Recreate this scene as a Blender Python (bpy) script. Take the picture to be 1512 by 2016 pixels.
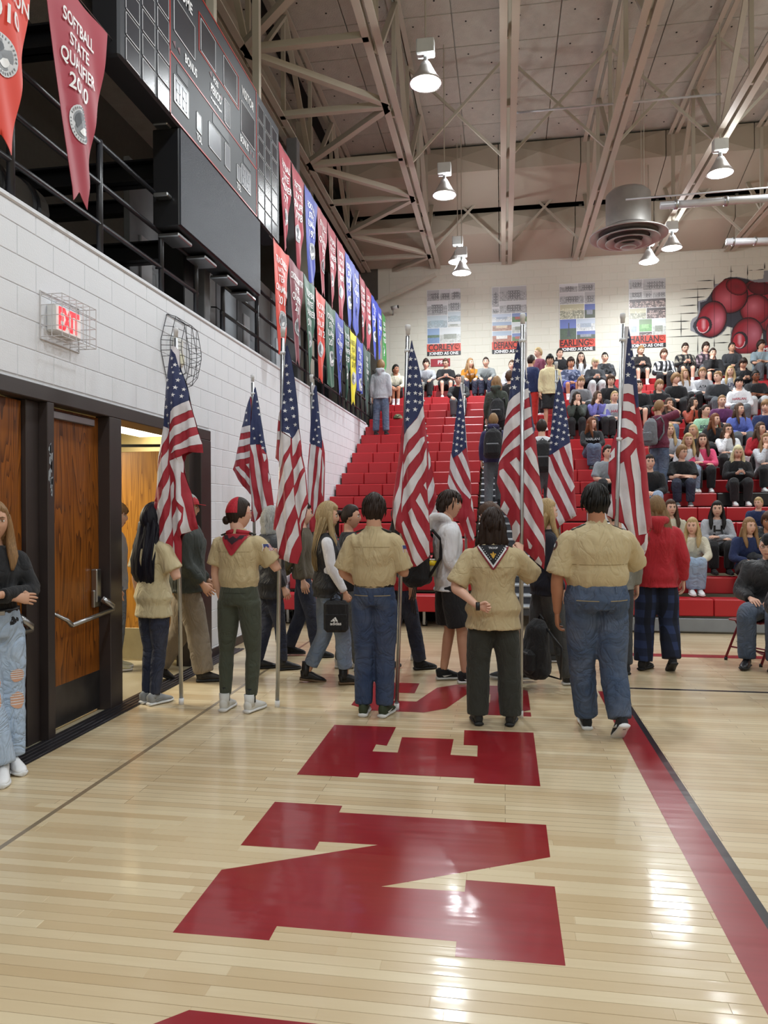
import bpy, math, random
import numpy as np
from mathutils import Vector, Matrix, Euler, noise
from mathutils.bvhtree import BVHTree
random.seed(7); rng = np.random.RandomState(7)
for o in list(bpy.data.objects): bpy.data.objects.remove(o)
SC = bpy.context.scene; COL = SC.collection
# ------------------------------------------------------------------ camera
H = 1.62; F = 1452.35; YAW = .1607; PIT = .0002; ROL = -.0054
_cy, _sy, _cp, _sp, _cr, _sr = math.cos(YAW), math.sin(YAW), math.cos(PIT), math.sin(PIT), math.cos(ROL), math.sin(ROL)
_R = Vector((_cy, _sy, 0)); _Fh = Vector((-_sy, _cy, 0)); _Z = Vector((0, 0, 1))
_Fw = _Fh * _cp + _Z * _sp; _U = -_Fh * _sp + _Z * _cp
CR = _R * _cr + _U * _sr; CU = -_R * _sr + _U * _cr
cam_d = bpy.data.cameras.new('camera'); cam = bpy.data.objects.new('camera', cam_d); COL.objects.link(cam)
cam_d.sensor_fit = 'VERTICAL'; cam_d.sensor_height = 36; cam_d.lens = 36 * F / 2016; cam_d.clip_end = 200
_m = Matrix((CR, CU, -_Fw)).transposed().to_4x4(); _m.translation = Vector((0, 0, H)); cam.matrix_world = _m
SC.camera = cam
# ------------------------------------------------------------------ world and exposure
w = bpy.data.worlds.new('world'); SC.world = w; w.use_nodes = True
w.node_tree.nodes['Background'].inputs[0].default_value = (.55, .6, .7, 1); w.node_tree.nodes['Background'].inputs[1].default_value = .25
vs = SC.view_settings; vs.view_transform = 'Standard'; vs.look = 'None'; vs.exposure = -0.17; vs.gamma = 1; vs.use_curve_mapping = False
LAMP_W = 118.0; LAMP_COL = (.90, .97, 1.0)
# ------------------------------------------------------------------ measuring: a ray through the lens, met with a plane of the room
def ray(px, py):
    xr = (px - 756) / F; ur = -(py - 1008) / F
    return CR * xr + CU * ur + _Fw
def at_z(px, py, z=0.0):
    r = ray(px, py); k = (z - H) / r.z; return Vector((r.x * k, r.y * k, z))
def at_X(px, py, X):
    r = ray(px, py); k = X / r.x; return Vector((X, r.y * k, H + r.z * k))
def at_Y(px, py, Y):
    r = ray(px, py); k = Y / r.y; return Vector((r.x * k, Y, H + r.z * k))
# ------------------------------------------------------------------ materials
def lin(c):
    if isinstance(c, str): c = tuple(int(c[i:i+2], 16) / 255 for i in (0, 2, 4))
    return tuple((x / 12.92 if x <= .04045 else ((x + .055) / 1.055) ** 2.4) for x in c)
MC = {}
class NT:
    def __init__(s, m): s.t = m.node_tree; s.n = s.t.nodes; s.l = s.t.links
    def new(s, t, **k):
        n = s.n.new(t)
        for a, b in k.items():
            if a.startswith('i_'): n.inputs[a[2:].replace('_', ' ')].default_value = b
            elif a[:1] == 'n' and a[1:].isdigit(): n.inputs[int(a[1:])].default_value = b
            else: setattr(n, a, b)
        return n
    def link(s, a, b): s.l.new(a, b)
    def math(s, op, a, b=None, c=None):
        n = s.n.new('ShaderNodeMath'); n.operation = op
        for i, x in enumerate((a, b, c)):
            if x is None: continue
            if isinstance(x, (int, float)): n.inputs[i].default_value = x
            else: s.l.new(x, n.inputs[i])
        return n.outputs[0]
    def mix(s, f, a, b):
        n = s.n.new('ShaderNodeMix'); n.data_type = 'RGBA'
        for i, x in ((0, f), (6, a), (7, b)):
            if isinstance(x, (int, float)): n.inputs[i].default_value = x
            elif isinstance(x, tuple): n.inputs[i].default_value = x if len(x) == 4 else x + (1,)
            else: s.l.new(x, n.inputs[i])
        return n.outputs[2]
def mat(name, col, rough=.6, metal=0.0, var=.12, vscale=8.0, bump=0.0, bscale=60.0, stretch=None, coat=0.0, emit=None, estr=0, obj_var=0.0, sheen=0.0, spec=.5):
    key = (name, str(col), rough, metal)
    if key in MC: return MC[key]
    m = bpy.data.materials.new(name); m.use_nodes = True; MC[key] = m
    t = NT(m); b = t.n['Principled BSDF']
    c = lin(col); b.inputs['Roughness'].default_value = rough; b.inputs['Metallic'].default_value = metal
    b.inputs['Coat Weight'].default_value = coat; b.inputs['Specular IOR Level'].default_value = spec
    if sheen: b.inputs['Sheen Weight'].default_value = sheen
    tc = t.new('ShaderNodeTexCoord'); mp = t.new('ShaderNodeMapping')
    t.link(tc.outputs['Object'], mp.inputs[0])
    if stretch: mp.inputs['Scale'].default_value = stretch
    nz = t.new('ShaderNodeTexNoise', i_Scale=vscale, i_Detail=3.0); t.link(mp.outputs[0], nz.inputs['Vector'])
    f = nz.outputs[0]
    lo = tuple(x * (1 - var) for x in c); hi = tuple(min(1, x * (1 + var)) for x in c)
    colr = t.mix(f, lo, hi)
    if obj_var:
        oi = t.new('ShaderNodeObjectInfo'); g = t.math('MULTIPLY_ADD', oi.outputs['Random'], 2 * obj_var, 1 - obj_var)
        vm = t.new('ShaderNodeVectorMath', operation='SCALE'); t.link(colr, vm.inputs[0]); t.link(g, vm.inputs['Scale']); colr = vm.outputs[0]
    t.link(colr, b.inputs['Base Color'])
    if bump:
        nb = t.new('ShaderNodeTexNoise', i_Scale=bscale, i_Detail=4.0); t.link(mp.outputs[0], nb.inputs['Vector'])
        bp = t.new('ShaderNodeBump', i_Strength=min(1, bump), i_Distance=.004 if bump < 1 else .012); t.link(nb.outputs[0], bp.inputs['Height']); t.link(bp.outputs[0], b.inputs['Normal'])
    if emit: b.inputs['Emission Color'].default_value = lin(emit) + (1,); b.inputs['Emission Strength'].default_value = estr
    return m
# ------------------------------------------------------------------ mesh building
class MB:
    def __init__(s): s.v = []; s.f = []; s.m = []
    def add(s, vs_, fs, mi=0):
        n = len(s.v); s.v.extend([tuple(p) for p in vs_]); s.f.extend([tuple(i + n for i in f) for f in fs])
        if isinstance(mi, int): s.m.extend([mi] * len(fs))
        else: s.m.extend(mi)
        return s
    def box(s, lo, hi, mi=0, M=None):
        x0, y0, z0 = lo; x1, y1, z1 = hi
        p = [Vector(q) for q in ((x0,y0,z0),(x1,y0,z0),(x1,y1,z0),(x0,y1,z0),(x0,y0,z1),(x1,y0,z1),(x1,y1,z1),(x0,y1,z1))]
        if M: p = [M @ q for q in p]
        return s.add(p, [(0,3,2,1),(4,5,6,7),(0,1,5,4),(1,2,6,5),(2,3,7,6),(3,0,4,7)], mi)
    def bbox(s, lo, hi, b=.004, mi=0, M=None):
        # box with chamfered edges
        c = [(l + h) / 2 for l, h in zip(lo, hi)]; h = [(h_ - l) / 2 for l, h_ in zip(lo, hi)]; b = min(b, min(h) * .8)
        vs_ = []; idx = {}
        for sx in (-1, 1):
            for sy in (-1, 1):
                for sz in (-1, 1):
                    for ax in range(3):
                        q = [sx * (h[0] - b), sy * (h[1] - b), sz * (h[2] - b)]; sg = (sx, sy, sz)[ax]; q[ax] = sg * h[ax]
                        idx[(sx, sy, sz, ax)] = len(vs_); vs_.append(Vector([c[i] + q[i] for i in range(3)]))
        if M: vs_ = [M @ q for q in vs_]
        I = lambda a, b_, c_, d: idx[(a, b_, c_, d)]
        fs = []
        for sg in (-1, 1):
            fs += [(I(sg,-1,-1,0), I(sg,1,-1,0), I(sg,1,1,0), I(sg,-1,1,0))[::sg], (I(-1,sg,-1,1), I(-1,sg,1,1), I(1,sg,1,1), I(1,sg,-1,1))[::sg], (I(-1,-1,sg,2), I(1,-1,sg,2), I(1,1,sg,2), I(-1,1,sg,2))[::sg]]
        for a in (-1, 1):
            for b_ in (-1, 1):
                fs += [(I(-1,a,b_,1), I(1,a,b_,1), I(1,a,b_,2), I(-1,a,b_,2))[::-1 if a*b_ > 0 else 1][::-1], (I(a,-1,b_,0), I(a,1,b_,0), I(a,1,b_,2), I(a,-1,b_,2))[::-1 if a*b_ > 0 else 1], (I(a,b_,-1,0), I(a,b_,1,0), I(a,b_,1,1), I(a,b_,-1,1))[::-1 if a*b_ > 0 else 1][::-1]]
        for sx in (-1, 1):
            for sy in (-1, 1):
                for sz in (-1, 1): fs.append((I(sx,sy,sz,0), I(sx,sy,sz,1), I(sx,sy,sz,2))[::sx*sy*sz])
        return s.add(vs_, fs, mi)
    def tube(s, pts, r, n=10, mi=0, cap=True):
        pts = [Vector(p) for p in pts]; k = len(pts); R = r if isinstance(r, (list, tuple)) else [r] * k
        vs_ = []; up = None
        for i, p in enumerate(pts):
            d = (pts[min(i+1, k-1)] - pts[max(i-1, 0)]).normalized()
            if up is None:
                up = Vector((0, 0, 1)) if abs(d.z) < .9 else Vector((1, 0, 0))
            a = d.cross(up).normalized(); b = a.cross(d).normalized(); up = b
            for j in range(n):
                t = 2 * math.pi * j / n; vs_.append(p + (a * math.cos(t) + b * math.sin(t)) * R[i])
        fs = [(i*n+j, i*n+(j+1) % n, (i+1)*n+(j+1) % n, (i+1)*n+j) for i in range(k-1) for j in range(n)]
        if cap: fs += [tuple(range(n))[::-1], tuple((k-1)*n+j for j in range(n))]
        return s.add(vs_, fs, mi)
    def beam(s, a, b, w_, h_, mi=0, up=(0, 0, 1)):
        a = Vector(a); b = Vector(b); d = b - a; L = d.length; d.normalize(); u = Vector(up)
        if abs(d.dot(u)) > .98: u = Vector((0, 1, 0))
        x = d.cross(u).normalized(); z = x.cross(d)
        M = Matrix((x, d, z)).transposed().to_4x4(); M.translation = a
        return s.box((-w_/2, 0, -h_/2), (w_/2, L, h_/2), mi, M)
    def prism(s, poly, d, mi=0, side=None):
        # polygon of 3-D points pushed along d
        p = [Vector(q) for q in poly]; n = len(p); d = Vector(d)
        s.add(p + [q + d for q in p], [tuple(range(n))[::-1], tuple(range(n, 2*n))], mi)
        k = len(s.v) - 2 * n
        fs = [(i, (i+1) % n, (i+1) % n + n, i + n) for i in range(n)]
        s.f.extend([tuple(a + k for a in f) for f in fs]); s.m.extend([mi if side is None else side] * n); return s
    def lathe(s, prof, c=(0, 0, 0), n=24, mi=0, M=None):
        vs_ = []; k = len(prof)
        for r, z in prof:
            for j in range(n):
                t = 2*math.pi*j/n; vs_.append(Vector((c[0]+r*math.cos(t), c[1]+r*math.sin(t), c[2]+z)))
        if M: vs_ = [M @ q for q in vs_]
        return s.add(vs_, [(i*n+j, i*n+(j+1) % n, (i+1)*n+(j+1) % n, (i+1)*n+j) for i in range(k-1) for j in range(n)], mi)
    def mesh(s, name='m', smooth=False):
        me = bpy.data.meshes.new(name); me.from_pydata(s.v, [], s.f)
        if s.m: me.polygons.foreach_set('material_index', s.m)
        if smooth: me.polygons.foreach_set('use_smooth', [True] * len(s.f))
        me.update(); return me
    def obj(s, name, mats, parent=None, smooth=False, loc=None, **k):
        me = s.mesh(name, smooth)
        for m in (mats if isinstance(mats, (list, tuple)) else [mats]): me.materials.append(m)
        return link(name, me, parent, loc, **k)
def link(name, data, parent=None, loc=None, label=None, cat=None, group=None, kind=None, rot=None, scale=None):
    o = bpy.data.objects.new(name, data); COL.objects.link(o)
    if loc is not None: o.location = loc
    if rot is not None: o.rotation_euler = rot
    if scale is not None: o.scale = scale
    if parent is not None: o.parent = parent
    tag(o, label, cat, group, kind); return o
def tag(o, label=None, cat=None, group=None, kind=None):
    if label: o['label'] = label
    if cat: o['category'] = cat
    if group: o['group'] = group
    if kind: o['kind'] = kind
    return o
def thing(name, loc, label, cat, group=None, rz=0): return link(name, None, None, loc, label, cat, group, rot=(0, 0, rz))
def off(parent, p): return Vector(p) - parent.location
WS = bpy.data.scenes.new('workshop')
def evaluated(o):
    WS.collection.objects.link(o); vl = WS.view_layers[0]; vl.update(); dg = vl.depsgraph
    return bpy.data.meshes.new_from_object(o.evaluated_get(dg))
def text_mesh(s, size, M, ext=.0, bold=.0, align='CENTER', sx=1.0):
    c = bpy.data.curves.new('t', 'FONT'); c.body = s; c.size = size; c.extrude = ext; c.offset = bold; c.align_x = align; c.align_y = 'CENTER'; c.resolution_u = 3
    o = bpy.data.objects.new('t', c); me = evaluated(o); bpy.data.objects.remove(o); bpy.data.curves.remove(c)
    vs_ = [M @ Vector((v.co.x * sx, v.co.y, v.co.z)) for v in me.vertices]; fs = [tuple(p.vertices) for p in me.polygons]
    bpy.data.meshes.remove(me); return vs_, fs
TXT = {}
def text(mb, s, size, M, mi=0, bold=.0, sx=1.0, align='CENTER'):
    k = (s, bold, align)
    if k not in TXT: TXT[k] = text_mesh(s, 1.0, Matrix(), 0, bold, align)
    vs_, fs = TXT[k]; mb.add([M @ Vector((v.x * size * sx, v.y * size, v.z)) for v in vs_], fs, mi)
def frame_M(o, x, y):
    x = Vector(x).normalized(); y = Vector(y).normalized(); z = x.cross(y)
    M = Matrix((x, y, z)).transposed().to_4x4(); M.translation = Vector(o); return M
# common materials
M_white_wall = mat('painted_block_white', 'e4e6ec', .55, var=.03, vscale=3, bump=.5, bscale=90)
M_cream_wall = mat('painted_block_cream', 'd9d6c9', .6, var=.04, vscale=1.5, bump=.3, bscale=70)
M_brown_frame = mat('brown_painted_steel', '38302f', .42, var=.12, vscale=6)
M_black = mat('black_painted_metal', '16161a', .4)
M_steel = mat('brushed_steel', 'a9a9aa', .32, 1.0, var=.1, vscale=20, stretch=(1, 30, 1))
M_alum = mat('aluminium', 'b9bbbd', .35, 1.0)
M_truss = mat('beige_painted_steel', 'c0b9aa', .55, var=.1, vscale=1.2)
M_deck = mat('roof_deck_fibre', 'bdbab0', .9, var=.16, vscale=5, bump=1.0, bscale=40, obj_var=.06)
M_dark = mat('dark_recess', '191716', .9)  # near-black: deck fasteners, and shade painted into gaps and voids
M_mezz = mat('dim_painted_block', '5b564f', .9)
M_rail = mat('railing_paint', '2b2b30', .35)
M_redseat = mat('red_plastic_seat', 'b5242c', .33, var=.06, vscale=3)
M_whiteseat = mat('white_plastic_seat', 'e2e2e4', .4, var=.04)
M_blackseat = mat('black_plastic_seat', '1d1d20', .4)
M_step = mat('aluminium_tread', 'b4b8bd', .4, .6, var=.12, vscale=14, bump=.6, bscale=60)
M_greypanel = mat('grey_steel_panel', '8d9299', .45, .3)
M_lampglass = mat('lamp_lens', 'ffffff', .3, emit='fffaf2', estr=28)
M_galv = mat('galvanised_sheet', 'aaa6a2', .5, .5, var=.25, vscale=4)
# ================================================================== FLOOR
def tilt(t, g, rv, bp, k=.014):
    # every board sits at a slightly different angle
    cx = t.new('ShaderNodeCombineXYZ'); t.link(t.math('MULTIPLY', t.math('SUBTRACT', rv, .5), k), cx.inputs[1]); t.link(t.math('MULTIPLY', t.math('SUBTRACT', t.math('FRACT', t.math('MULTIPLY', rv, 7.3)), .5), k*.6), cx.inputs[0])
    va = t.new('ShaderNodeVectorMath', operation='ADD'); t.link(g.outputs['Normal'], va.inputs[0]); t.link(cx.outputs[0], va.inputs[1]); vn = t.new('ShaderNodeVectorMath', operation='NORMALIZE'); t.link(va.outputs[0], vn.inputs[0]); t.link(vn.outputs[0], bp.inputs['Normal'])
def boards(t, g):
    br = t.new('ShaderNodeTexBrick', offset=.37, offset_frequency=3, squash=1.0); t.link(g.outputs['Position'], br.inputs['Vector'])
    br.inputs['Scale'].default_value = 1.0; br.inputs['Mortar Size'].default_value = .0012; br.inputs['Brick Width'].default_value = 1.05; br.inputs['Row Height'].default_value = .0572
    br.inputs['Color1'].default_value = (0, 0, 0, 1); br.inputs['Color2'].default_value = (1, 1, 1, 1); br.inputs['Mortar'].default_value = (.5, .5, .5, 1)
    rnd = t.new('ShaderNodeSeparateColor'); t.link(br.outputs['Color'], rnd.inputs[0]); return rnd.outputs[0], br
def floor_mat(name, far):
    m = bpy.data.materials.new(name); m.use_nodes = True; t = NT(m); b = t.n['Principled BSDF']
    g = t.new('ShaderNodeNewGeometry')
    mp = t.new('ShaderNodeMapping'); t.link(g.outputs['Position'], mp.inputs[0]); mp.inputs['Scale'].default_value = (1.5, 22, 1)
    nz = t.new('ShaderNodeTexNoise', i_Scale=1.6, i_Detail=5.0, i_Roughness=.6); t.link(mp.outputs[0], nz.inputs['Vector'])
    big = t.new('ShaderNodeTexNoise', i_Scale=.6, i_Detail=2.0); t.link(g.outputs['Position'], big.inputs['Vector'])
    A, B, Cc = lin('c8b08a'), lin('e4d4b2'), lin('b2926c')
    if far:
        br = t.new('ShaderNodeTexBrick', offset=.37, offset_frequency=3, squash=1.0); t.link(g.outputs['Position'], br.inputs['Vector'])
        br.inputs['Scale'].default_value = 1.0; br.inputs['Mortar Size'].default_value = .0012; br.inputs['Brick Width'].default_value = 1.05; br.inputs['Row Height'].default_value = .0572
        br.inputs['Color1'].default_value = (0, 0, 0, 1); br.inputs['Color2'].default_value = (1, 1, 1, 1); br.inputs['Mortar'].default_value = (.5, .5, .5, 1)
        rnd = t.new('ShaderNodeSeparateColor'); t.link(br.outputs['Color'], rnd.inputs[0]); rv = rnd.outputs[0]
    else:
        oi = t.new('ShaderNodeObjectInfo'); rv = oi.outputs['Random']
    c = t.mix(rv, A, B)
    c = t.mix(t.math('MULTIPLY', nz.outputs[0], .35), c, Cc)
    c = t.mix(t.math('MULTIPLY', big.outputs[0], .2), c, B)
    if far: c = t.mix(t.math('MULTIPLY', br.outputs['Fac'], .85), c, lin('5c4630'))
    t.link(c, b.inputs['Base Color'])
    ro = t.math('MULTIPLY_ADD', big.outputs[0], .12, .24); b.inputs['Specular IOR Level'].default_value = .35
    t.link(ro, b.inputs['Roughness']); b.inputs['Coat Weight'].default_value = .42; b.inputs['Coat Roughness'].default_value = .10
    wv = t.new('ShaderNodeTexNoise', i_Scale=1.0, i_Detail=2.0); mp2 = t.new('ShaderNodeMapping'); mp2.inputs['Scale'].default_value = (.9, 9, 1)
    t.link(g.outputs['Position'], mp2.inputs[0]); t.link(mp2.outputs[0], wv.inputs['Vector'])
    bp = t.new('ShaderNodeBump', i_Strength=.35, i_Distance=.004); t.link(wv.outputs[0], bp.inputs['Height']); tilt(t, g, rv, bp); t.link(bp.outputs[0], b.inputs['Normal']); t.link(bp.outputs[0], b.inputs['Coat Normal'])
    return m
M_floor = floor_mat('maple_floor', True); M_plank = floor_mat('maple_board', False)
def paint(name, col):
    m = bpy.data.materials.new(name); m.use_nodes = True; t = NT(m); b = t.n['Principled BSDF']; g = t.new('ShaderNodeNewGeometry')
    mp = t.new('ShaderNodeMapping'); t.link(g.outputs['Position'], mp.inputs[0]); mp.inputs['Scale'].default_value = (1, 17.5, 1)
    nz = t.new('ShaderNodeTexNoise', i_Scale=2.0, i_Detail=4.0); t.link(mp.outputs[0], nz.inputs['Vector'])
    c = lin(col); t.link(t.mix(nz.outputs[0], tuple(x*.82 for x in c), tuple(min(1, x*1.18) for x in c)), b.inputs['Base Color'])
    b.inputs['Roughness'].default_value = .28; b.inputs['Coat Weight'].default_value = .5; b.inputs['Coat Roughness'].default_value = .09
    mp2 = t.new('ShaderNodeMapping'); mp2.inputs['Scale'].default_value = (.9, 9, 1); wv = t.new('ShaderNodeTexNoise', i_Scale=1.0, i_Detail=2.0)
    t.link(g.outputs['Position'], mp2.inputs[0]); t.link(mp2.outputs[0], wv.inputs['Vector'])
    bp = t.new('ShaderNodeBump', i_Strength=.35, i_Distance=.004); t.link(wv.outputs[0], bp.inputs['Height']); rv, br_ = boards(t, g); tilt(t, g, rv, bp); t.link(bp.outputs[0], b.inputs['Normal']); t.link(bp.outputs[0], b.inputs['Coat Normal'])
    return m
M_pred = paint('red_floor_paint', '8f1620'); M_pblk = paint('black_floor_paint', '15161e'); M_pgrey = paint('grey_floor_paint', '8b7c66')
XL, YB, ZC = -3.23, 20.9, 10.7
XR, YN = 24.0, -12.0
fl = MB().box((XL-.02, YN, -.12), (XR, YB, 0)).obj('floor', M_floor, kind='structure')
# the boards nearest the lens, each its own piece
PW = .0572; y0 = 36 * PW; pm = {}
row = 0; cnt = 0
while True:
    ya = y0 + row * PW
    if ya > 3.72: break
    xl = max(XL + .3, at_z(-60, 1007 + F * H / ya * .985).x - .5); xr_ = 2.55 + (ya - 2.0) * .35
    x = xl - random.uniform(0, .9) if xl > XL + .35 else XL + .06
    while x < xr_:
        L = random.choice([.6, .8, 1.0, 1.2, 1.5, 1.9])
        if L not in pm:
            me = MB().bbox((0, 0, -.01), (L - .0016, PW - .0018, .0014), .0011).mesh('board'); me.materials.append(M_plank); pm[L] = me
        if cnt < 298: link('board', pm[L], fl, (x, ya, 0)); cnt += 1
        x += L
    row += 1
ZP = .0016
def flat(name, pts, m, label=None, z=ZP):
    mb = MB(); mb.prism([(p[0], p[1], z - .001) for p in pts], (0, 0, .0011)); return mb.obj(name, m, fl, label=label)
xa, xb = -1.275, .208
def X_(u): return xa + u * (xb - xa)
# block capitals, read from the right-hand side of the court: S, E, N and the top of O
def L(pts, y_lo, name, lab): return flat(name, [(X_(a), y_lo + b) for a, b in pts], M_pred, lab)
flat('painted_letter', [(-1.281,5.49),(-.808,5.495),(-.808,5.05),(-.886,5.07),(-.885,4.915),(-.712,4.915),(-.73,5.255),(-.36,5.262),(-.358,4.92),(-.18,4.91),(-.185,5.143),(-.282,5.143),(-.296,5.49),(.207,5.5),(.205,4.436),(-.184,4.432),(-.184,4.51),(-.89,4.508),(-.888,4.42),(-1.27,4.416)], M_pred, 'red letter E painted on the floor')
flat('painted_letter', [(-1.273,3.979),(-.887,3.978),(-.885,3.889),(.208,3.892),(.207,3.531),(-.532,3.145),(-.172,3.155),(-.172,3.257),(.209,3.257),(.209,2.695),(-.183,2.69),(-.184,2.786),(-.885,2.783),(-.885,2.687),(-1.27,2.68),(-1.272,3.185),(-.612,3.536),(-.903,3.53),(-.904,3.438),(-1.273,3.434)], M_pred, 'large red letter N painted on the floor')
SS = [(0,0),(.12,0),(.12,.08),(.2,0),(.85,0),(1,.2),(1,.65),(.85,.82),(.33,.95),(.33,1.15),(.62,1.15),(.62,1.0),(1,1.0),(1,1.48),(.88,1.48),(.88,1.4),(.78,1.48),(.15,1.48),(0,1.3),(0,.85),(.15,.68),(.67,.53),(.67,.33),(.38,.33),(.38,.5),(0,.5)]
flat('painted_letter', [(.207-v, 5.93+u) for u, v in SS], M_pred, 'red letter S painted on the floor')
flat('painted_letter', [(-1.02,2.27),(-.05,2.27),(.205,2.0),(.205,1.4),(-1.275,1.4),(-1.275,2.03)], M_pred, 'red letter edge at the bottom of the picture')
flat('painted_border', [(.827,-1),(.998,-1),(.998,6.85),(.827,6.85)], M_pred, 'red court border stripe')
flat('painted_border', [(.998,-1),(1.04,-1),(1.04,6.85),(.998,6.85)], M_pblk, 'black court border stripe')
flat('painted_line', [(-2.435,-1),(-2.405,-1),(-2.405,10.2),(-2.435,10.2)], M_pgrey, 'faded grey court line')
flat('painted_line', [(.998,6.985),(14,6.985),(14,7.03),(.998,7.03)], M_pblk, 'thin black court line')
flat('painted_line', [(.6,8.57),(14,8.57),(14,8.74),(.6,8.74)], M_pred, 'red court line near the bleachers')
a_, b_ = at_z(1448, 1262), at_z(1500, 1290)
flat('painted_line', [(a_.x,a_.y,0),(a_.x+.05,a_.y,0),(b_.x+.05,b_.y,0),(b_.x,b_.y,0)], M_pblk, 'thin angled black court line')
# ================================================================== LEFT WALL (concrete block) with the door bank
ZW = 3.74; DY0, DY1 = 2.1, 7.77; DZ = 2.53
wl = MB()
wl.box((XL-.22, YN, DZ), (XL-.006, YB, ZW-.012)); wl.box((XL-.22, DY1, 0), (XL-.006, YB, DZ)); wl.box((XL-.22, YN, 0), (XL-.006, DY0, DZ))
wl.bbox((XL-.26, YN, ZW-.03), (XL+.012, 17.3, ZW+.012), .01)
wl = wl.obj('wall_left', M_white_wall, kind='structure')
BL, BH, J = .4064, .2032, .004
def blk(L_, h_, d=.012, m_=M_white_wall, ax=0):
    b = MB()
    if ax == 0: b.bbox((-.02, J/2, J/2), (.0, L_-J/2, h_-J/2), .004)
    else: b.bbox((J/2, 0, J/2), (L_-J/2, .02, h_-J/2), .004)
    me = b.mesh('block'); me.materials.append(m_); return me
bmc = {}
def wall_blocks(parent, axis, fixed, u0, u1, z0, z1, hole, m_, zoff, maxn, near):
    cells = []
    k = int((z0 - zoff) // BH)
    while zoff + k*BH < z1 - .02:
        za, zb = max(z0, zoff + k*BH), min(z1, zoff + (k+1)*BH)
        u = u0 - (BL/2 if k % 2 else 0)
        while u < u1 - .01:
            a, b = max(u, u0), min(u + BL, u1)
            segs = [(a, b)]
            if hole and zb > hole[2] - 9 and za < hole[3] - .001:
                if za >= hole[2]:
                    segs = []
                    if a < hole[0]: segs.append((a, min(b, hole[0])))
                    if b > hole[1]: segs.append((max(a, hole[1]), b))
            for (p, q) in segs:
                if q - p > .03 and zb - za > .03: cells.append((p, q, za, zb))
            u += BL
        k += 1
    cells.sort(key=near); st = MB()
    for i, (p, q, za, zb) in enumerate(cells):
        if i < maxn:
            key = (round(q-p, 3), round(zb-za, 3), m_.name, axis)
            if key not in bmc: bmc[key] = blk(q-p, zb-za, m_=m_, ax=axis)
            link('block', bmc[key], parent, (fixed, p, za) if axis == 0 else (p, fixed, za))
        elif axis == 0: st.bbox((fixed-.02, p+J/2, za+J/2), (fixed, q-J/2, zb-J/2), .004)
        else: st.bbox((p+J/2, fixed, za+J/2), (q-J/2, fixed+.02, zb-J/2), .004)
    if st.f: st.obj('block_courses', m_, parent, kind='stuff')
wall_blocks(wl, 0, XL, 3.3, 17.4, 0, ZW-.03, (DY0, DY1, 0, DZ), M_white_wall, .12, 298, lambda c: c[0])
MB().box((XL-.01, 7.79, 0), (XL+.008, 11.0, .1)).obj('baseboard_left', mat('dark_vinyl_base', '2c2224', .4), kind='structure')
# threshold strip along the doors
th = MB()
for i in range(4): th.bbox((XL+.0+i*.045, 1.5, 0), (XL+.035+i*.045, 8.4, .012), .004)
th.box((XL-.02, 1.5, 0), (XL+.18, 8.4, .006)); th.obj('trim_1', mat('dark_rubber_threshold', '343236', .35, .4), kind='structure')
# door frame
fr = MB()
XF = XL + .03
fr.bbox((XL-.24, DY0, 2.42), (XF, DY1, DZ), .006)          # head
for (a, b) in ((2.1, 2.2), (3.3, 3.42), (4.80, 4.88), (5.64, 5.83), (7.5, 7.77)):
    fr.bbox((XL-.10, a, 0), (XF, b, 2.42), .005)
for (a, b) in ((4.66, 4.80), (7.36, 7.5)): fr.bbox((XL-.2, a, 0), (XL-.04, b, 2.42), .005)
fr = fr.obj('door_frame', M_brown_frame, label='dark brown steel frame around the row of gym doors', cat='door frame')
chips = MB()
random.seed(3)
for _ in range(16):
    z = random.uniform(1.75, 2.12); y = random.uniform(4.812, 4.85); hgt = random.uniform(.02, .09)
    chips.prism([(XF+.0005, y-.008, z), (XF+.0005, y+.006, z-.01), (XF+.0005, y+.010, z+hgt), (XF+.0005, y-.004, z+hgt*.8)], (.0006, 0, 0))
chips.obj('chipped_paint', mat('bare_primer', '9aa1a8', .6), fr, label='patch of chipped pale paint')
# oak veneer
def wood(name, a, b, dark, sc=1.0):
    m = bpy.data.materials.new(name); m.use_nodes = True; t = NT(m); bs = t.n['Principled BSDF']
    tc = t.new('ShaderNodeTexCoord'); mp = t.new('ShaderNodeMapping'); t.link(tc.outputs['Object'], mp.inputs[0]); mp.inputs['Scale'].default_value = (6*sc, 6*sc, .55*sc)
    n1 = t.new('ShaderNodeTexNoise', i_Scale=1.0, i_Detail=2.0, i_Distortion=.4); t.link(mp.outputs[0], n1.inputs['Vector'])
    rg = t.math('FRACT', t.math('MULTIPLY', n1.outputs[0], 16.0))
    rg = t.math('POWER', rg, 2.2)
    mp2 = t.new('ShaderNodeMapping'); t.link(tc.outputs['Object'], mp2.inputs[0]); mp2.inputs['Scale'].default_value = (120, 120, 3)
    n2 = t.new('ShaderNodeTexNoise', i_Scale=1.0, i_Detail=2.0); t.link(mp2.outputs[0], n2.inputs['Vector'])
    c = t.mix(n2.outputs[0], lin(a), lin(b)); c = t.mix(t.math('MULTIPLY', rg, .85), c, lin(dark))
    t.link(c, bs.inputs['Base Color']); bs.inputs['Roughness'].default_value = .38; bs.inputs['Coat Weight'].default_value = .15
    return m
M_oak = wood('oak_veneer', '7c4210', 'a05e1c', '361804'); M_oak2 = wood('oak_veneer_hall', '9a6420', 'b9822e', '70430f')
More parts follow.
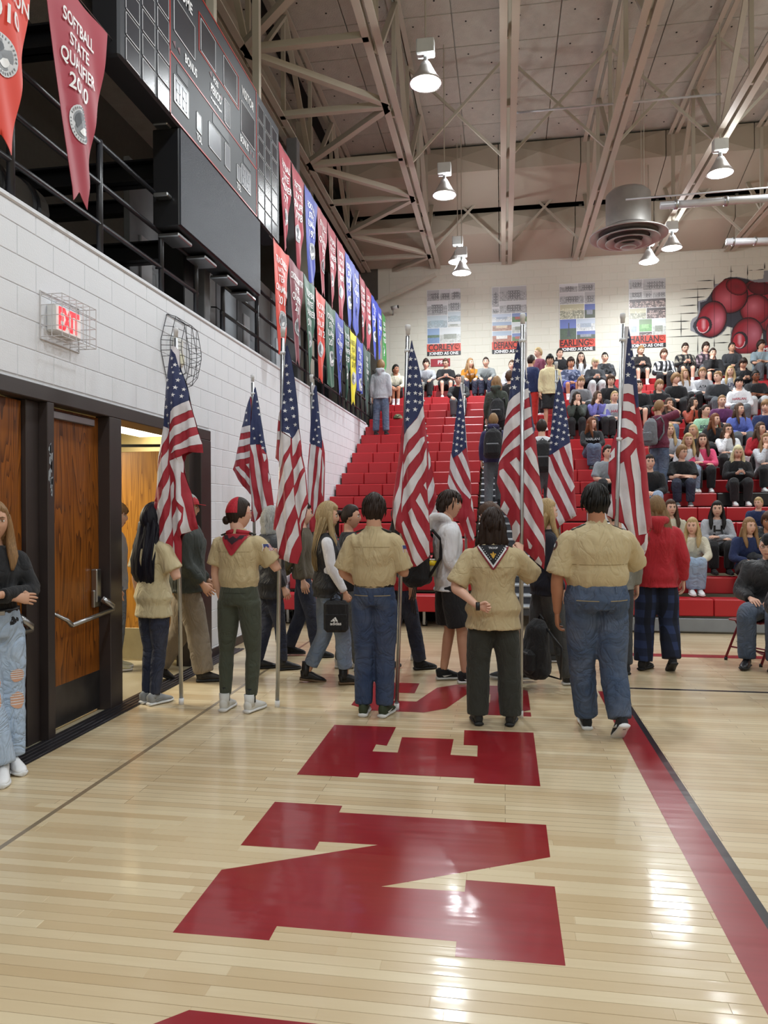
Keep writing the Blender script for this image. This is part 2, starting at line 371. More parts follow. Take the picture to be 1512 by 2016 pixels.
def door(y0_, y1_, n, lab, x=-.075, knob=True, bar=True):
    X = XL + x; t_ = link('door_%d' % n, None, None, (X, y0_, 0), label=lab, kind='structure')
    W = y1_ - y0_
    MB().bbox((-.045, .004, .02), (0, W-.004, 2.41), .004).obj('door_leaf', M_oak, t_)
    MB().bbox((0, .012, .02), (.003, W-.012, .33), .001).obj('kick_plate', mat('worn_kick_plate', '5b5859', .35, .85, var=.3, vscale=9), t_)
    MB().bbox((0, .04, 2.325), (.035, W*.78, 2.385), .006).obj('door_closer', M_steel, t_)
    if bar:
        bx = MB(); bx.bbox((0, W-.20, .90), (.055, W-.13, 1.17), .008); bx.bbox((.01, W-.215, .86), (.04, W-.115, 1.0), .006)
        b_ = bx.obj('panic_bar', M_steel, t_)
        MB().tube([(.075, W-.16, .93), (.11, W-.14, .90), (.135, W-.10, .86), (.13, W-.09, .83)], [.03, .026, .022, .017], 8).obj('bar_arm', M_steel, b_, True)
        MB().tube([(.012, .04, .90), (.06, .07, .88), (.115, .13, .83), (.13, .16, .79)], [.012, .013, .016, .018], 8).obj('bar_arm', M_steel, b_, True)
        MB().tube([(.13, W-.09, .83), (.13, .16, .79)], .017, 10).obj('push_bar', M_steel, b_, True)
    return t_
door(3.42, 4.66, 1, 'brown oak gym door at the left edge of the picture')
door(4.885, 5.72, 2, 'closed oak gym door with a panic bar beside the open doorway')
# the hall behind the open doorway
M_hall = mat('hall_wall', 'cdbf97', .7)
hw = MB(); hw.box((-9, 9.6, 0), (XL-.22, 9.7, 3)); hw.box((-9, 1.0, 0), (-8.9, 9.6, 3)); hw.box((-9, 1.0, 0), (XL-.22, 1.1, 3))
hw.obj('wall_hall', M_hall, kind='structure')
MB().box((-9, 1, -.1), (XL-.02, 9.6, .001)).obj('floor_hall', mat('terrazzo', 'a59c86', .3, var=.35, vscale=120), kind='structure')
MB().box((-9, 1, 2.72), (XL-.22, 9.6, 2.8)).obj('ceiling_hall', mat('hall_ceiling', 'd8cfae', .8), kind='structure')
hl = thing('ceiling_light', (at_z(272, 852, 2.66).x, at_z(272, 852, 2.66).y, 2.72), 'glowing ceiling light in the hall seen through the open doorway', 'light')
MB().bbox((-.3, -.6, -.05), (.3, .6, 0), .02).obj('diffuser', mat('hall_diffuser', 'fff3d0', .5, emit='fff1cf', estr=9), hl)
ld = bpy.data.lights.new('hall_light', 'AREA'); ld.energy = 150; ld.color = (1, .9, .68); ld.size = .9; lo_ = bpy.data.objects.new('hall_light', ld); COL.objects.link(lo_); lo_.location = (-5.2, 6.6, 2.6)
# open leaf standing back in the hall
d3 = link('door_3', None, None, (-3.5, 7.62, 0), label='open oak door leaf standing back inside the hall', kind='structure')
MB().bbox((-1.05, -.045, .02), (0, 0, 2.30), .004).obj('door_leaf', M_oak2, d3)
MB().bbox((-1.04, -.048, .02), (-.01, -.045, .36), .001).obj('kick_plate', mat('hall_kick_plate', 'a39a80', .35, .7, var=.25, vscale=6), d3)
MB().bbox((-.12, -.06, 1.62), (-.03, -.045, 1.74), .004).obj('door_latch', M_steel, d3)
MB().beam((-1.05, -.2, 2.36), (0, -.02, 2.36), .03, .03).obj('closer_arm', M_black, d3)
# ================================================================== exit sign in its wire cage, strobe in its cage
def wires(mb, pts, r): mb.tube(pts, r, 5)
ex = thing('exit_sign', (XL, 5.0, 3.03), 'lit red EXIT sign inside a white wire cage above the doors', 'exit sign')
MB().bbox((0, -.17, -.10), (.07, .17, .10), .012).obj('sign_box', mat('exit_housing', 'd9dadb', .4), ex)
MB().bbox((.07, -.155, -.085), (.073, .155, .085), .001).obj('sign_face', mat('exit_face', 'e6dcda', .4, emit='f0dcd8', estr=.25), ex)
tx = MB(); text(tx, 'EXIT', .21, frame_M((.0745, 0, 0), (0, 1, 0), (0, 0, 1)), bold=.045, sx=.6); tx.obj('sign_letters', mat('exit_red', 'ff2a30', .4, emit='ff2430', estr=1.6), ex, label='glowing red letters EXIT')
def cage(parent, hw_, hh, dep, nx, nz, nd, m, r=.0032, name='wire_cage', lab=None, bx=0):
    mb = MB()
    for i in range(nz+1):
        z = -hh + 2*hh*i/nz; wires(mb, [(bx, -hw_, z), (dep, -hw_, z), (dep, hw_, z), (bx, hw_, z)], r)
    for j in range(nx+1):
        y = -hw_ + 2*hw_*j/nx; wires(mb, [(bx, y, -hh), (dep, y, -hh), (dep, y, hh), (bx, y, hh)], r)
    for k in range(1, nd):
        x = bx + (dep-bx)*k/nd; wires(mb, [(x, -hw_, -hh), (x, hw_, -hh), (x, hw_, hh), (x, -hw_, hh), (x, -hw_, -hh)], r)
    wires(mb, [(.004, -hw_-.02, -hh-.02), (.004, hw_+.02, -hh-.02), (.004, hw_+.02, hh+.02), (.004, -hw_-.02, hh+.02), (.004, -hw_-.02, -hh-.02)], r*1.8)
    return mb.obj(name, m, parent, label=lab)
cage(ex, .22, .15, .16, 5, 4, 2, mat('white_wire', 'c9c6c8', .4))
sb = thing('strobe_alarm', (XL, 6.95, 3.23), 'white wall strobe and horn inside a black domed wire cage', 'alarm')
MB().bbox((0, -.09, -.15), (.05, .09, .15), .02).obj('horn_body', mat('alarm_white', 'dddcd6', .4), sb)
MB().bbox((.05, -.03, -.13), (.085, .03, -.02), .01).obj('strobe_lens', mat('strobe_lens', 'efead2', .2), sb)
mb = MB(); M_bw = mat('black_wire', '2a2a2e', .4)
OC = [(-.20, .33), (.20, .33), (.33, .05), (.33, -.05), (.20, -.33), (-.20, -.33), (-.33, -.05), (-.33, .05)]
for x_, s_ in ((.006, 1.0), (.09, .93), (.17, .72)): wires(mb, [(x_, a*s_, b*s_) for a, b in OC+OC[:1]], .0035)
for a, b in OC: wires(mb, [(.006, a, b), (.09, a*.93, b*.93), (.17, a*.72, b*.72)], .0032)
for z_ in (-.16, -.08, 0, .08, .16):
    h_ = .33-abs(z_)*.42; wires(mb, [(.006, -h_, z_*1.25), (.09, -h_*.93, z_*1.2), (.17, -h_*.72, z_), (.17, h_*.72, z_), (.09, h_*.93, z_*1.2), (.006, h_, z_*1.25)], .003)
for y_ in (-.12, 0, .12): wires(mb, [(.006, y_*1.4, .33), (.17, y_, .238), (.17, y_, -.238), (.006, y_*1.4, -.33)], .003)
mb.obj('wire_cage', M_bw, sb, label='black wire cage')
# ================================================================== BACK WALL
wb = MB().box((XL-.3, YB+.005, 3.6), (14, YB+.3, 11.2)); wb.box((XL-.3, YB+.005, 0), (14, YB+.3, 3.6)); wb = wb.obj('wall_back', M_cream_wall, kind='structure')
wall_blocks(wb, 1, YB, -3.2, 8.2, 4.86, 9.0, None, M_cream_wall, .0, 298, lambda c: abs((c[0]+c[1])/2-1.6)/1.9+abs((c[2]+c[3])/2-6.6))
M_room = mat('room_wall', 'cfccc2', .8)
MB().box((XR, YN, 0), (XR+.2, YB, ZC+.3)).obj('wall_right', M_room, kind='structure')
MB().box((14, YB+.01, 0), (XR, YB+.2, ZC+.3)).obj('wall_back_right', M_room, kind='structure')
MB().box((-9, YN-.2, 0), (XR, YN, ZC+.3)).obj('wall_near', M_room, kind='structure')
# ================================================================== UPPER LEVEL on the left
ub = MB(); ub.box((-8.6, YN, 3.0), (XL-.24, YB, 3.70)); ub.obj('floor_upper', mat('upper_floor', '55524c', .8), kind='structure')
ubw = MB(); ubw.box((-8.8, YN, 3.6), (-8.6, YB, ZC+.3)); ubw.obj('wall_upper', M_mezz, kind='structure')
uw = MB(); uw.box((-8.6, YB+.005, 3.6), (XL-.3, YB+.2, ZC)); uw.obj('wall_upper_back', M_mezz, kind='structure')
# back part of the upper level: pale store-room partition with panels
M_pale = mat('store_partition', '8f9196', .7, var=.25, vscale=2.5)
sr = thing('store_partition', (-4.6, 8.6, 3.7), 'pale store-room partition with shelves behind the upper railing', 'partition')
for i in range(9):
    y = i * .95; b = MB(); b.bbox((-.08, y, 0), (0, y+.9, 2.4), .01)
    b.obj('panel', mat('store_panel_%d' % (i % 3), ['8b8f95', '77797e', 'a4a6a8'][i % 3], .6, var=.3, vscale=3), sr)
    if i % 2 == 0:
        MB().bbox((.0, y+.25, .55), (.03, y+.55, 1.5), .005).obj('notice', mat('paper_white', 'c9cbd0', .6), sr)
        MB().tube([(.02, y+.65, 1.2), (.1, y+.68, 1.2), (.1, y+.85, 1.2), (.1, y+.85, .9)], .012, 6).obj('bracket', M_black, sr)
def column(x, y, z0, z1, w_, m, lab):
    c = thing('column', (x, y, z0), lab, 'column'); MB().bbox((-w_/2, -w_/2, 0), (w_/2, w_/2, z1-z0), .01).obj('shaft', m, c)
    MB().bbox((-w_/2-.04, -w_/2-.04, 0), (w_/2+.04, w_/2+.04, .03), .005).obj('base_plate', m, c); return c
column(-3.62, 7.85, 3.7, 6.2, .30, M_black, 'wide black column on the upper level under the scoreboard')
column(-3.55, 8.35, 3.7, 6.4, .16, mat('grey_column', '77787c', .5), 'slim grey column behind the scoreboard corner')
column(-3.75, 13.0, 3.7, 8.4, .2, mat('grey_column', '77787c', .5), 'grey column behind the green and blue banners')
column(-4.4, 16.2, 3.7, 10.4, .32, M_truss, 'tall beige column rising to the roof behind the banners')
column(-3.7, 15.0, 3.7, 6.6, .3, M_black, 'black column near the far end of the upper railing')
# big round ducts behind the near railing
M_duct = mat('dull_duct', '6d6862', .6, .2, var=.2, vscale=3)
for k, (x, z, r, lab) in enumerate([(-4.6, 4.5, .30, 'large round grey duct behind the near railing'), (-4.15, 4.05, .16, 'smaller grey pipe below the large duct'), (-5.2, 5.0, .2, 'round grey pipe high behind the near railing')]):
    d = thing('duct', (x, 3.2, z), lab, 'duct'); MB().tube([(0, 0, 0), (0, 3.3 - k*.3, 0)], r, 20).obj('pipe', M_duct, d, True)
    for q in (2.6, 3.05): MB().tube([(0, q - k*.3, 0), (0, q+.1 - k*.3, 0)], r+.015, 20).obj('collar', M_black, d, True)
for k, (y, z) in enumerate([(6.2, 5.85), (7.3, 5.1), (8.2, 4.6), (11, 6.4)]):
    b = thing('steel_beam', (-8.5, y, z), 'black cross beam on the upper level, %s' % ['highest and nearest', 'second from the near end', 'third, just behind the video panel', 'farthest, behind the banners'][k], 'beam')
    mb = MB(); mb.box((0, -.1, 0), (5.0, .1, .02)); mb.box((0, -.1, .2), (5.0, .1, .22)); mb.box((0, -.01, 0), (5.0, .01, .22)); mb.obj('beam', M_black, b)
# railing
def railing(y0_, y1_, posts, xx, zb, lab, rails=(.30, .64, .98)):
    t_ = thing('railing', (xx, y0_, zb), lab, 'railing')
    for z in rails: MB().tube([(0, 0, z), (0, y1_-y0_, z)], .022, 8).obj('rail', M_rail, t_, True)
    for p in posts: MB().tube([(0, p-y0_, 0), (0, p-y0_, rails[-1]+.02)], .028, 8).obj('post', M_rail, t_, True)
railing(1.0, 7.7, [2.3, 3.45, 4.58, 5.71, 6.83, 7.66], -3.32, 3.74, 'three-rail black railing above the doors')
railing(8.45, 14.9, [8.5, 9.75, 11.0, 12.25, 13.5, 14.85], -3.34, 3.74, 'black railing under the hanging banners')
railing(15.1, 18.6, [15.15, 15.6, 16.1, 16.6, 17.2, 17.8, 18.55], -3.34, 3.74, 'far black railing beside the top of the bleachers')
gt = thing('scissor_gate', (-3.31, 18.6, 3.76), 'folded black scissor gate at the top left of the bleachers', 'gate')
for i in range(9):
    MB().beam((0, i*.14, 0), (0, i*.14+.3, 1.5), .025, .03).obj('gate_bar', M_black, gt); MB().beam((.03, i*.14+.3, 0), (.03, i*.14, 1.5), .025, .03).obj('gate_bar', M_black, gt)
# ================================================================== ROOF
rf = MB().box((-8.8, YN, ZC+.03), (XR, YB+.3, ZC+.3)).obj('ceiling', M_deck, kind='structure')
pmz = MB().bbox((.008, .008, -.03), (.972, .982, .03), .008).mesh('deck_panel'); pmz.materials.append(M_deck)
for i in range(16):
    for j in range(7):
        x = -7.75 + i*.98; y = 11.45 + j*.99
        link('ceiling_panel', pmz, rf, (x, y, ZC))
dots = MB()
for i in range(16):
    for j in range(7):
        for dx, dy in ((.25, .25), (.7, .6)):
            cx, cy = -7.75+i*.98+dx, 11.45+j*.99+dy; dots.tube([(cx, cy, ZC-.036), (cx, cy, ZC-.028)], .018, 6)
dots.obj('deck_fasteners', M_dark, rf, kind='stuff')
# stepped soffits at the far end
M_soff = mat('soffit_panel', 'b6ad9d', .7, var=.08, vscale=1.0)
def soffit(ya, za, yb, zb, yc, zc, lab):
    s = thing('soffit', (0, ya, za), lab, 'ceiling panel')
    x = -4.0
    while x < 12:
        mb = MB(); xm = x + .98/2+.49
        # pyramid facets on the upright band
        A, B, C_, D = (x+.01, 0, 0), (x+1.95, 0, 0), (x+1.95, yb-ya, zb-za), (x+.01, yb-ya, zb-za); m_ = (x+.98, (yb-ya)/2-.10, (zb-za)/2)
        mb.add([A, B, C_, D, m_], [(0, 1, 4), (1, 2, 4), (2, 3, 4), (3, 0, 4)])
        mb.add([(p[0], p[1]+.05, p[2]) for p in (A, B, C_, D)], [(3, 2, 1, 0)])
        mb.obj('facet_panel', M_soff, s)
        b2 = MB(); b2.add([(x+.01, yb-ya, zb-za), (x+1.95, yb-ya, zb-za), (x+1.95, yc-ya, zc-za), (x+.01, yc-ya, zc-za), (x+.01, yb-ya, zb-za+.06), (x+1.95, yb-ya, zb-za+.06), (x+1.95, yc-ya, zc-za+.06), (x+.01, yc-ya, zc-za+.06)], [(0,1,2,3),(7,6,5,4),(0,4,5,1),(2,6,7,3),(0,3,7,4),(1,5,6,2)])
        b2.obj('soffit_panel', M_soff, s); x += 1.96
soffit(18.3, 10.62, 18.3, 10.0, 19.62, 9.62, 'upper stepped acoustic soffit with faceted panels before the back wall')
soffit(19.75, 9.55, 19.75, 9.0, 20.88, 8.6, 'lower stepped acoustic soffit with faceted panels above the posters')
MB().box((-8.6, 19.62, 9.75), (12, 20.88, 9.8)).obj('trim_2', M_dark, kind='structure')  # dark sheet painted as the shade in the gap between the soffits
MB().box((-4.35, 9, ZC-.07), (-4.15, 19, ZC-.045)).obj('trim_3', M_dark, kind='structure')  # dark strip standing in for the shade of a roof slot
gd = thing('roof_girder', (-4.75, 8.0, 10.1), 'wide beige girder running along the roof above the upper level', 'girder')
mb = MB(); mb.box((-.15, 0, 0), (.15, 12.8, .03)); mb.box((-.15, 0, .45), (.15, 12.8, .48)); mb.box((-.02, 0, 0), (.02, 12.8, .45)); mb.obj('girder_beam', M_truss, gd)
TX = [(-3.85, 'first roof truss, the one above the banners'), (-1.85, 'second roof truss from the left, with bracing on its left side'), (.12, 'third roof truss, pointing straight away from the viewer'), (2.05, 'fourth roof truss from the left'), (4.0, 'fifth roof truss, right of the round air diffuser'), (5.95, 'sixth roof truss, at the right edge')]
ZB, ZT = 8.5, 10.5
for x, lab in TX:
    t_ = thing('roof_truss', (x, 4.0, ZB), lab, 'truss'); Lt = 16.8
    for s in (-1, 1):
        MB().box((s*.085-.055, 0, -.01), (s*.085+.055, Lt, .012)).obj('bottom_chord', M_truss, t_)
        MB().box((s*.035-.006, 0, .012), (s*.035+.006, Lt, .12)).obj('bottom_chord', M_truss, t_)
        MB().box((s*.075-.045, 0, 2.0), (s*.075+.045, Lt, 2.02)).obj('top_chord', M_truss, t_)
    for q in range(9):
        y = 1.35 + q*1.85
        MB().beam((0, y, .02), (0, y, 2.0), .07, .06).obj('web_member', M_truss, t_)
        if q < 8: MB().beam((.03, y if q % 2 else y+1.85, .02), (.03, y+1.85 if q % 2 else y, 2.0), .09, .05).obj('web_member', M_truss, t_)
# horizontal lattice in the left bay
lt = thing('roof_bracing', (-1.85, 4, ZB), 'flat zigzag bracing between the first and second roof trusses', 'bracing')
for q in range(9):
    y = 1.35 + q*1.85 - .35
    MB().beam((-.05, y, .04), (-1.95, y, .04), .11, .1).obj('brace', M_truss, lt)
    MB().beam((-.05, y+.05, .04) if q % 2 == 0 else (-.05, y+1.8, .04), (-1.95, y+1.8, .04) if q % 2 == 0 else (-1.95, y+.05, .04), .11, .1).obj('brace', M_truss, lt)
    MB().beam((-2.05, y, .1), (-2.9, y, 1.75), .1, .08).obj('brace', M_truss, lt)
for i in range(1, 5):
    for k, yy in enumerate((14.6, 19.5)):
        b = thing('cross_brace', (TX[i][0], yy, ZB), 'X-shaped brace %s, between the %s and %s trusses' % (['nearer the lens', 'by the back wall'][k], ['first','second','third','fourth','fifth'][i], ['second','third','fourth','fifth','sixth'][i]), 'brace')
        z1 = 1.95
        MB().beam((.05, 0, .05), (1.9, 0, z1), .045, .05).obj('brace', M_truss, b); MB().beam((.05, .05, z1), (1.9, .05, .05), .045, .05).obj('brace', M_truss, b)
# ================================================================== high-bay lamps
def lamp(x, y, z, lab=None, light=True, vis=True):
    if vis:
        l = thing('high_bay_lamp', (x, y, z), lab, 'lamp')
        MB().lathe([(.0, .30), (.06, .30), (.10, .22), (.17, .10), (.235, .015), (.24, 0), (.22, .0), (.15, .09), (.0, .12)], n=28).obj('reflector', mat('lamp_reflector', 'c9c6c4', .35, .3), l, True)
        MB().lathe([(.0, -.015), (.12, -.012), (.20, -.004), (.225, .006), (.2, .02), (.0, .03)], n=28).obj('lens', M_lampglass, l, True)
        MB().bbox((-.03, -.03, .30), (.03, .03, .42), .01).obj('neck', M_alum, l)
        MB().bbox((-.13, -.08, .40), (.13, .08, .62), .015).obj('ballast_box', mat('ballast_paint', 'd5d9d8', .5), l)
        MB().tube([(0, 0, .6), (0, 0, 10.7 - z)], .012, 6).obj('stem', M_truss, l)
    if light:
        u = bpy.data.lights.new('lamp_glow', 'POINT'); u.shadow_soft_size = .06; u.energy = LAMP_W * .26; u.color = (.95, .98, 1)
        o = bpy.data.objects.new('lamp_glow', u); COL.objects.link(o); o.location = (x + .14, y, z + .32)
        d = bpy.data.lights.new('lamp_light', 'AREA'); d.shape = 'DISK'; d.size = .44; d.energy = LAMP_W; d.color = LAMP_COL; d.spread = math.radians(178)
        o = bpy.data.objects.new('lamp_light', d); COL.objects.link(o); o.location = (x, y, z - .03)
LP = [((838, 165), 'the nearest hanging high-bay lamp, left of centre'), ((875, 385), 'high-bay lamp hanging second in the left row'), ((901, 516), 'high-bay lamp third in the left row, touching the one behind it'), ((909, 538), 'farthest high-bay lamp in the left row, lowest in view'),
      ((1418, 342), 'high-bay lamp hanging at the far right'), ((1323, 489), 'middle high-bay lamp of the right row'), ((1277, 516), 'farthest high-bay lamp of the right row, under the round diffuser')]
for (p, lab) in LP:
    q = at_z(p[0], p[1], 7.75) if p[1] != 538 else at_z(p[0], p[1], 7.35); q = at_z(p[0], p[1], 7.6) if p[1] == 516 and p[0] > 1000 else q
    lamp(q.x, q.y, q.z, lab)
for x, y in [(-.9, 5.8), (-.9, 1.0), (-.9, -4), (-.9, -9), (5.2, 7.5), (5.2, 2), (5.2, -4), (5.2, -9), (11.5, 12), (11.5, 5), (11.5, -3), (17.5, 13), (17.5, 4), (17.5, -5), (11.5, 18), (5.2, 12.6)]: lamp(x, y, 7.75, vis=False)
# round air diffuser with its duct
q = at_Y(1237, 474, 15.6)
df = thing('air_diffuser', (q.x, q.y, q.z), 'large round ceiling air diffuser with concentric rings on a short duct', 'diffuser')
MB().lathe([(.44, .1), (.44, .92), (.36, 1.0), (.0, 1.0)], n=32).obj('duct', M_galv, df, True)
for i, (r0, r1, z) in enumerate([(.58, .77, .10), (.44, .62, .02), (.30, .45, -.03), (.16, .27, -.06)]):
    MB().lathe([(r0, z+.10), (r1-.02, z+.01), (r1, z), (r1, z-.02), (r1-.03, z-.02), (r0-.02, z+.06)], n=40).obj('diffuser_ring', M_galv, df, True)
for a_ in range(4): MB().tube([(.4*math.cos(a_*1.57+.7), .4*math.sin(a_*1.57+.7), .98), (.4*math.cos(a_*1.57+.7), .4*math.sin(a_*1.57+.7), 10.72-q.z)], .008, 6).obj('hanger_rod', M_truss, df)
MB().lathe([(.0, -.16), (.14, -.15), (.16, -.13), (.0, -.10)], n=24).obj('centre_cone', M_galv, df, True)
MB().lathe([(.0, .12), (.57, .10), (.58, .16), (.46, .26), (.44, .26)], n=32).obj('plenum', mat('dark_grey_plenum', '6a6462', .8), df, True)  # plenum in a darker grey than the rings
for k, (a, b, Y_, r, lab) in enumerate([((1300, 405), (1530, 389), 12.5, .06, 'thick pale pipe under the trusses at the right'), ((1232, 393), (1530, 368), 12.8, .014, 'thin conduit just above the thick pale pipe'), ((1430, 476), (1530, 474), 16.0, .07, 'shorter pale pipe low at the right edge'), ((1015, 222), (1420, 185), 14.2, .02, 'long thin conduit crossing below the roof deck')]):
    A = at_Y(*a, Y_); B = at_Y(*b, Y_); p_ = thing('pipe', A, lab, 'pipe'); MB().tube([(0, 0, 0), B-A], r, 12).obj('pipe_run', mat('pale_pipe', 'cfcfd2', .4, .2), p_, True)
    if r > .05:
        for s in (.12, .55): MB().tube([(B-A)*s, (B-A)*(s+.03)], r+.02, 12).obj('pipe_collar', M_alum, p_, True)
# junction box with cage and a security camera
q = at_Y(771, 607, 20.5); sc_ = thing('security_camera', q, 'white security camera on the back wall beside the last banner', 'camera')
MB().tube([(0, 0, 0), (.18, -.05, .02)], .055, 12).obj('camera_body', mat('cam_white', 'c9cac8', .4), sc_, True); MB().tube([(.18, -.05, .02), (.2, -.055, .022)], .045, 12).obj('camera_lens', M_black, sc_, True)
MB().tube([(.05, 0, .0), (-.02, .42, -.08)], .02, 8).obj('camera_arm', M_alum, sc_, True)
A = at_Y(742, 596, 20.4); B = at_Y(858, 541, 20.4); p_ = thing('roof_strut', A, 'single diagonal beige strut by the top left corner of the back wall', 'strut'); MB().beam((0, 0, 0), B-A, .1, .1).obj('strut_bar', M_truss, p_)
# ================================================================== BLEACHERS
Z0, RR, WW, Y0 = .45, .244, .522, 10.25
NR = 20
def row_z(n): return Z0 + n*RR
def row_y(n): return Y0 + n*WW
XA0, XA1 = -.452, .50
bank = {}
for nm, x0, x1, lab in (('left', -3.2, XA0, 'left block of red plastic bleachers, nearly empty'), ('right', XA1, 8.5, 'right block of bleachers where the crowd sits')):
    bk = thing('bleachers', (x0, Y0, 0), lab, 'bleachers'); bank[nm] = bk
    w_ = (x1-x0); n_ = max(1, round(w_/.457)) ; sw = w_/n_
    under = MB()
    for r in range(NR):
        y = r*WW; zt = row_z(r)
        under.box((0, y+.30, zt-RR*.5-.03), (w_, min(y+.30+WW-.02, YB-Y0-.01), zt-RR*.5))        # foot deck
        under.box((0, y+.26, zt-RR-.0), (w_, y+.275, zt-.04))
    under.obj('deck', mat('bleacher_deck', '4a4341', .6), bk)
    me = {}
    for key, m_ in (('r', M_redseat), ('w', M_whiteseat), ('b', M_blackseat)):
        b = MB(); b.bbox((.004, 0, -.225), (sw-.004, .07, 0), .012); b.bbox((.004, .01, -.045), (sw-.004, .285, .002), .012)
        # moulded contour under the lip
        b.prism([(sw*.12, -.004, -.2), (sw*.5, -.004, -.2), (sw*.5, -.004, -.05)], (0, .01, 0)) if False else None
        me[key] = b.mesh('seat_module', True)
        for p in me[key].polygons: p.use_smooth = False
        me[key].materials.append(m_)
    for r in range(NR):
        for c in range(n_):
            key = 'r'
            X = x0 + c*sw
            if nm == 'right':
                if r in (3, 4) and 1.6 < X+sw/2 < 2.6: key = 'w'
                if r in (5, 6) and 1.2 < X+sw/2 < 2.2: key = 'w'
                if r in (6,) and X+sw/2 > 3.6: key = 'b'
                if r in (9, 10) and 3.2 < X+sw/2 < 5.6: key = 'w'
            link('seat_module', me[key], bk, (c*sw, r*WW, row_z(r)))
    fs = MB()
    if nm == 'right': fs.bbox((0, -.02, .02), (w_, .02, .20), .01); fs.bbox((0, -.015, .165), (w_, .03, .2), .004); fs.obj('skirt_panel', M_greypanel, bk)
    else:
        MB().box((0, .7, 0), (w_, .75, .42)).obj('understructure', M_dark, bk)  # dark slab painted as the shaded void under the front rows
        for i in range(6):
            MB().bbox((.06+i*.5, .15, .02), (.10+i*.5, .22, .3), .004).obj('support_leg', M_alum, bk); MB().tube([(.05+i*.5, .2, .05), (.12+i*.5, .2, .05)], .05, 14).obj('wheel', M_black, bk, True)
# aisle with half steps
ai = thing('aisle_stair', (XA0, Y0, 0), 'silver aluminium aisle steps between the two bleacher blocks', 'stairs'); wA = XA1-XA0
for r in range(NR):
    for h in (0, 1):
        y = r*WW + h*WW/2; z = row_z(r)-RR + (h+1)*RR/2 - .0
        MB().bbox((.03, y-.02, z-.03), (wA-.03, y+WW/2+.02, z), .006).obj('tread', M_step, ai)
        MB().box((.04, y, z-RR/2-.01), (wA-.04, y+.012, z-.03)).obj('riser', mat('stair_riser', '3a3c42', .5), ai)
# ================================================================== SCOREBOARD
XS = -3.05
sb_ = thing('scoreboard', (XS-.25, 5.55, 5.33), 'large black scoreboard with HOME and VISITOR panels hanging over the railing', 'scoreboard')
M_sb = mat('scoreboard_face', '24252c', .55, var=.05); M_sbf = mat('scoreboard_window', '34363d', .25); M_sbg = mat('scoreboard_window_grey', '75777f', .35)
M_line = mat('scoreboard_white_line', 'd8d9dd', .4); M_rline = mat('scoreboard_red_line', 'b8332c', .4); M_ltr = mat('white_vinyl_letter', 'f2f2f4', .4)
M_grill = mat('speaker_grille', '3c3d42', .5)
def SBp(y, z, x=.25): return (x, y-5.55, z-5.33)
MB().bbox((-.0, 0, 0), (.25, 4.33, 1.62), .02).obj('cabinet', M_sb, sb_)
def win(y0_, y1_, z0_, z1_, m=M_sbf, name='display_window', lw=.010, parent=sb_, line=M_line):
    w_ = MB(); w_.bbox(SBp(y0_, z0_, .25), SBp(y1_, z1_, .254), .001); o = w_.obj(name, m, parent)
    if line:
        l = MB()
        for (a, b, c, d) in ((y0_, y0_+lw, z0_, z1_), (y0_, y1_, z0_, z0_+lw), (y0_, y1_, z1_-lw*.6, z1_), (y1_-lw*.5, y1_, z0_, z1_)): l.box(SBp(a, c, .2535), SBp(b, d, .2565))
        l.obj('window_outline', line, o)
    return o
for c in range(3):
    for r in range(7):
        win(5.652+c*.283, 5.885+c*.283, 5.352+r*.213, 5.352+r*.213+.19, name='player_window', lw=.007)
        win(8.972+c*.283, 9.205+c*.283, 5.352+r*.213, 5.352+r*.213+.19, name='player_window', lw=.005)
win(6.555, 7.04, 6.178, 6.52); win(7.185, 7.58, 6.374, 6.716); win(7.81, 8.227, 6.376, 6.717); win(8.36, 8.85, 6.14, 6.52)
for yy in (6.552, 8.36):
    o = win(yy, yy+.33, 5.508, 5.769, M_sbg)
    sg = MB()
    for d in (0, 1):
        y = yy+.045+d*.145
        for (a, b, c, e) in ((0, .09, 0, .018), (0, .09, .095, .113), (0, .09, .19, .208), (0, .018, 0, .2), (.075, .093, 0, .2)): sg.box(SBp(y+a, 5.535+c, .2535), SBp(y+b, 5.535+e, .2565))
    sg.obj('unlit_digits', mat('unlit_digit', '9a9ba2', .4), o)
win(7.073, 7.195, 5.506, 5.692, M_sbg); win(8.215, 8.335, 5.506, 5.692, M_sbg); win(7.383, 7.718, 5.488, 5.757, M_sbg); win(7.838, 7.995, 5.494, 5.76, M_sbg); win(7.828, 8.0, 5.98, 6.25, M_sbf)
for (a, b, c, d) in ((6.622, 6.868, 5.808, 5.896), (7.495, 7.963, 5.795, 5.907), (8.43, 8.69, 5.808, 5.896)): win(a, b, c, d, M_grill, 'speaker_grille', line=None)
rl = MB(); q = .012
for (a, b, c, d) in ((6.47, 6.485, 5.345, 6.93), (8.91, 8.925, 5.345, 6.93), (6.47, 8.925, 5.345, 5.36), (6.47, 8.925, 5.935, 5.95), (6.47, 8.925, 6.925, 6.94), (7.14, 7.152, 6.36, 6.745), (8.28, 8.292, 6.36, 6.745), (7.14, 8.29, 6.352, 6.364), (7.14, 8.29, 6.74, 6.752)): rl.box(SBp(a, c, .2505), SBp(b, d, .255))
rl.obj('border_lines', M_rline, sb_, label='thin red border lines')
def sbt(s, y, z, size, sx=.62, x=.256, bold=.02, lab=None):
    mb = MB(); text(mb, s, size, frame_M(SBp(y, z, x), (0, 1, 0), (0, 0, 1)), bold=bold, sx=sx); mb.obj('lettering', M_ltr, sb_, label=lab or 'white lettering %s' % s)
sbt('HOME', 6.80, 6.64, .15, .85); sbt('VISITOR', 8.60, 6.65, .15, .78); sbt('BONUS', 6.94, 6.065, .12, .72, lab='white lettering BONUS under HOME'); sbt('BONUS', 8.47, 6.055, .12, .72, lab='white lettering BONUS under VISITOR')
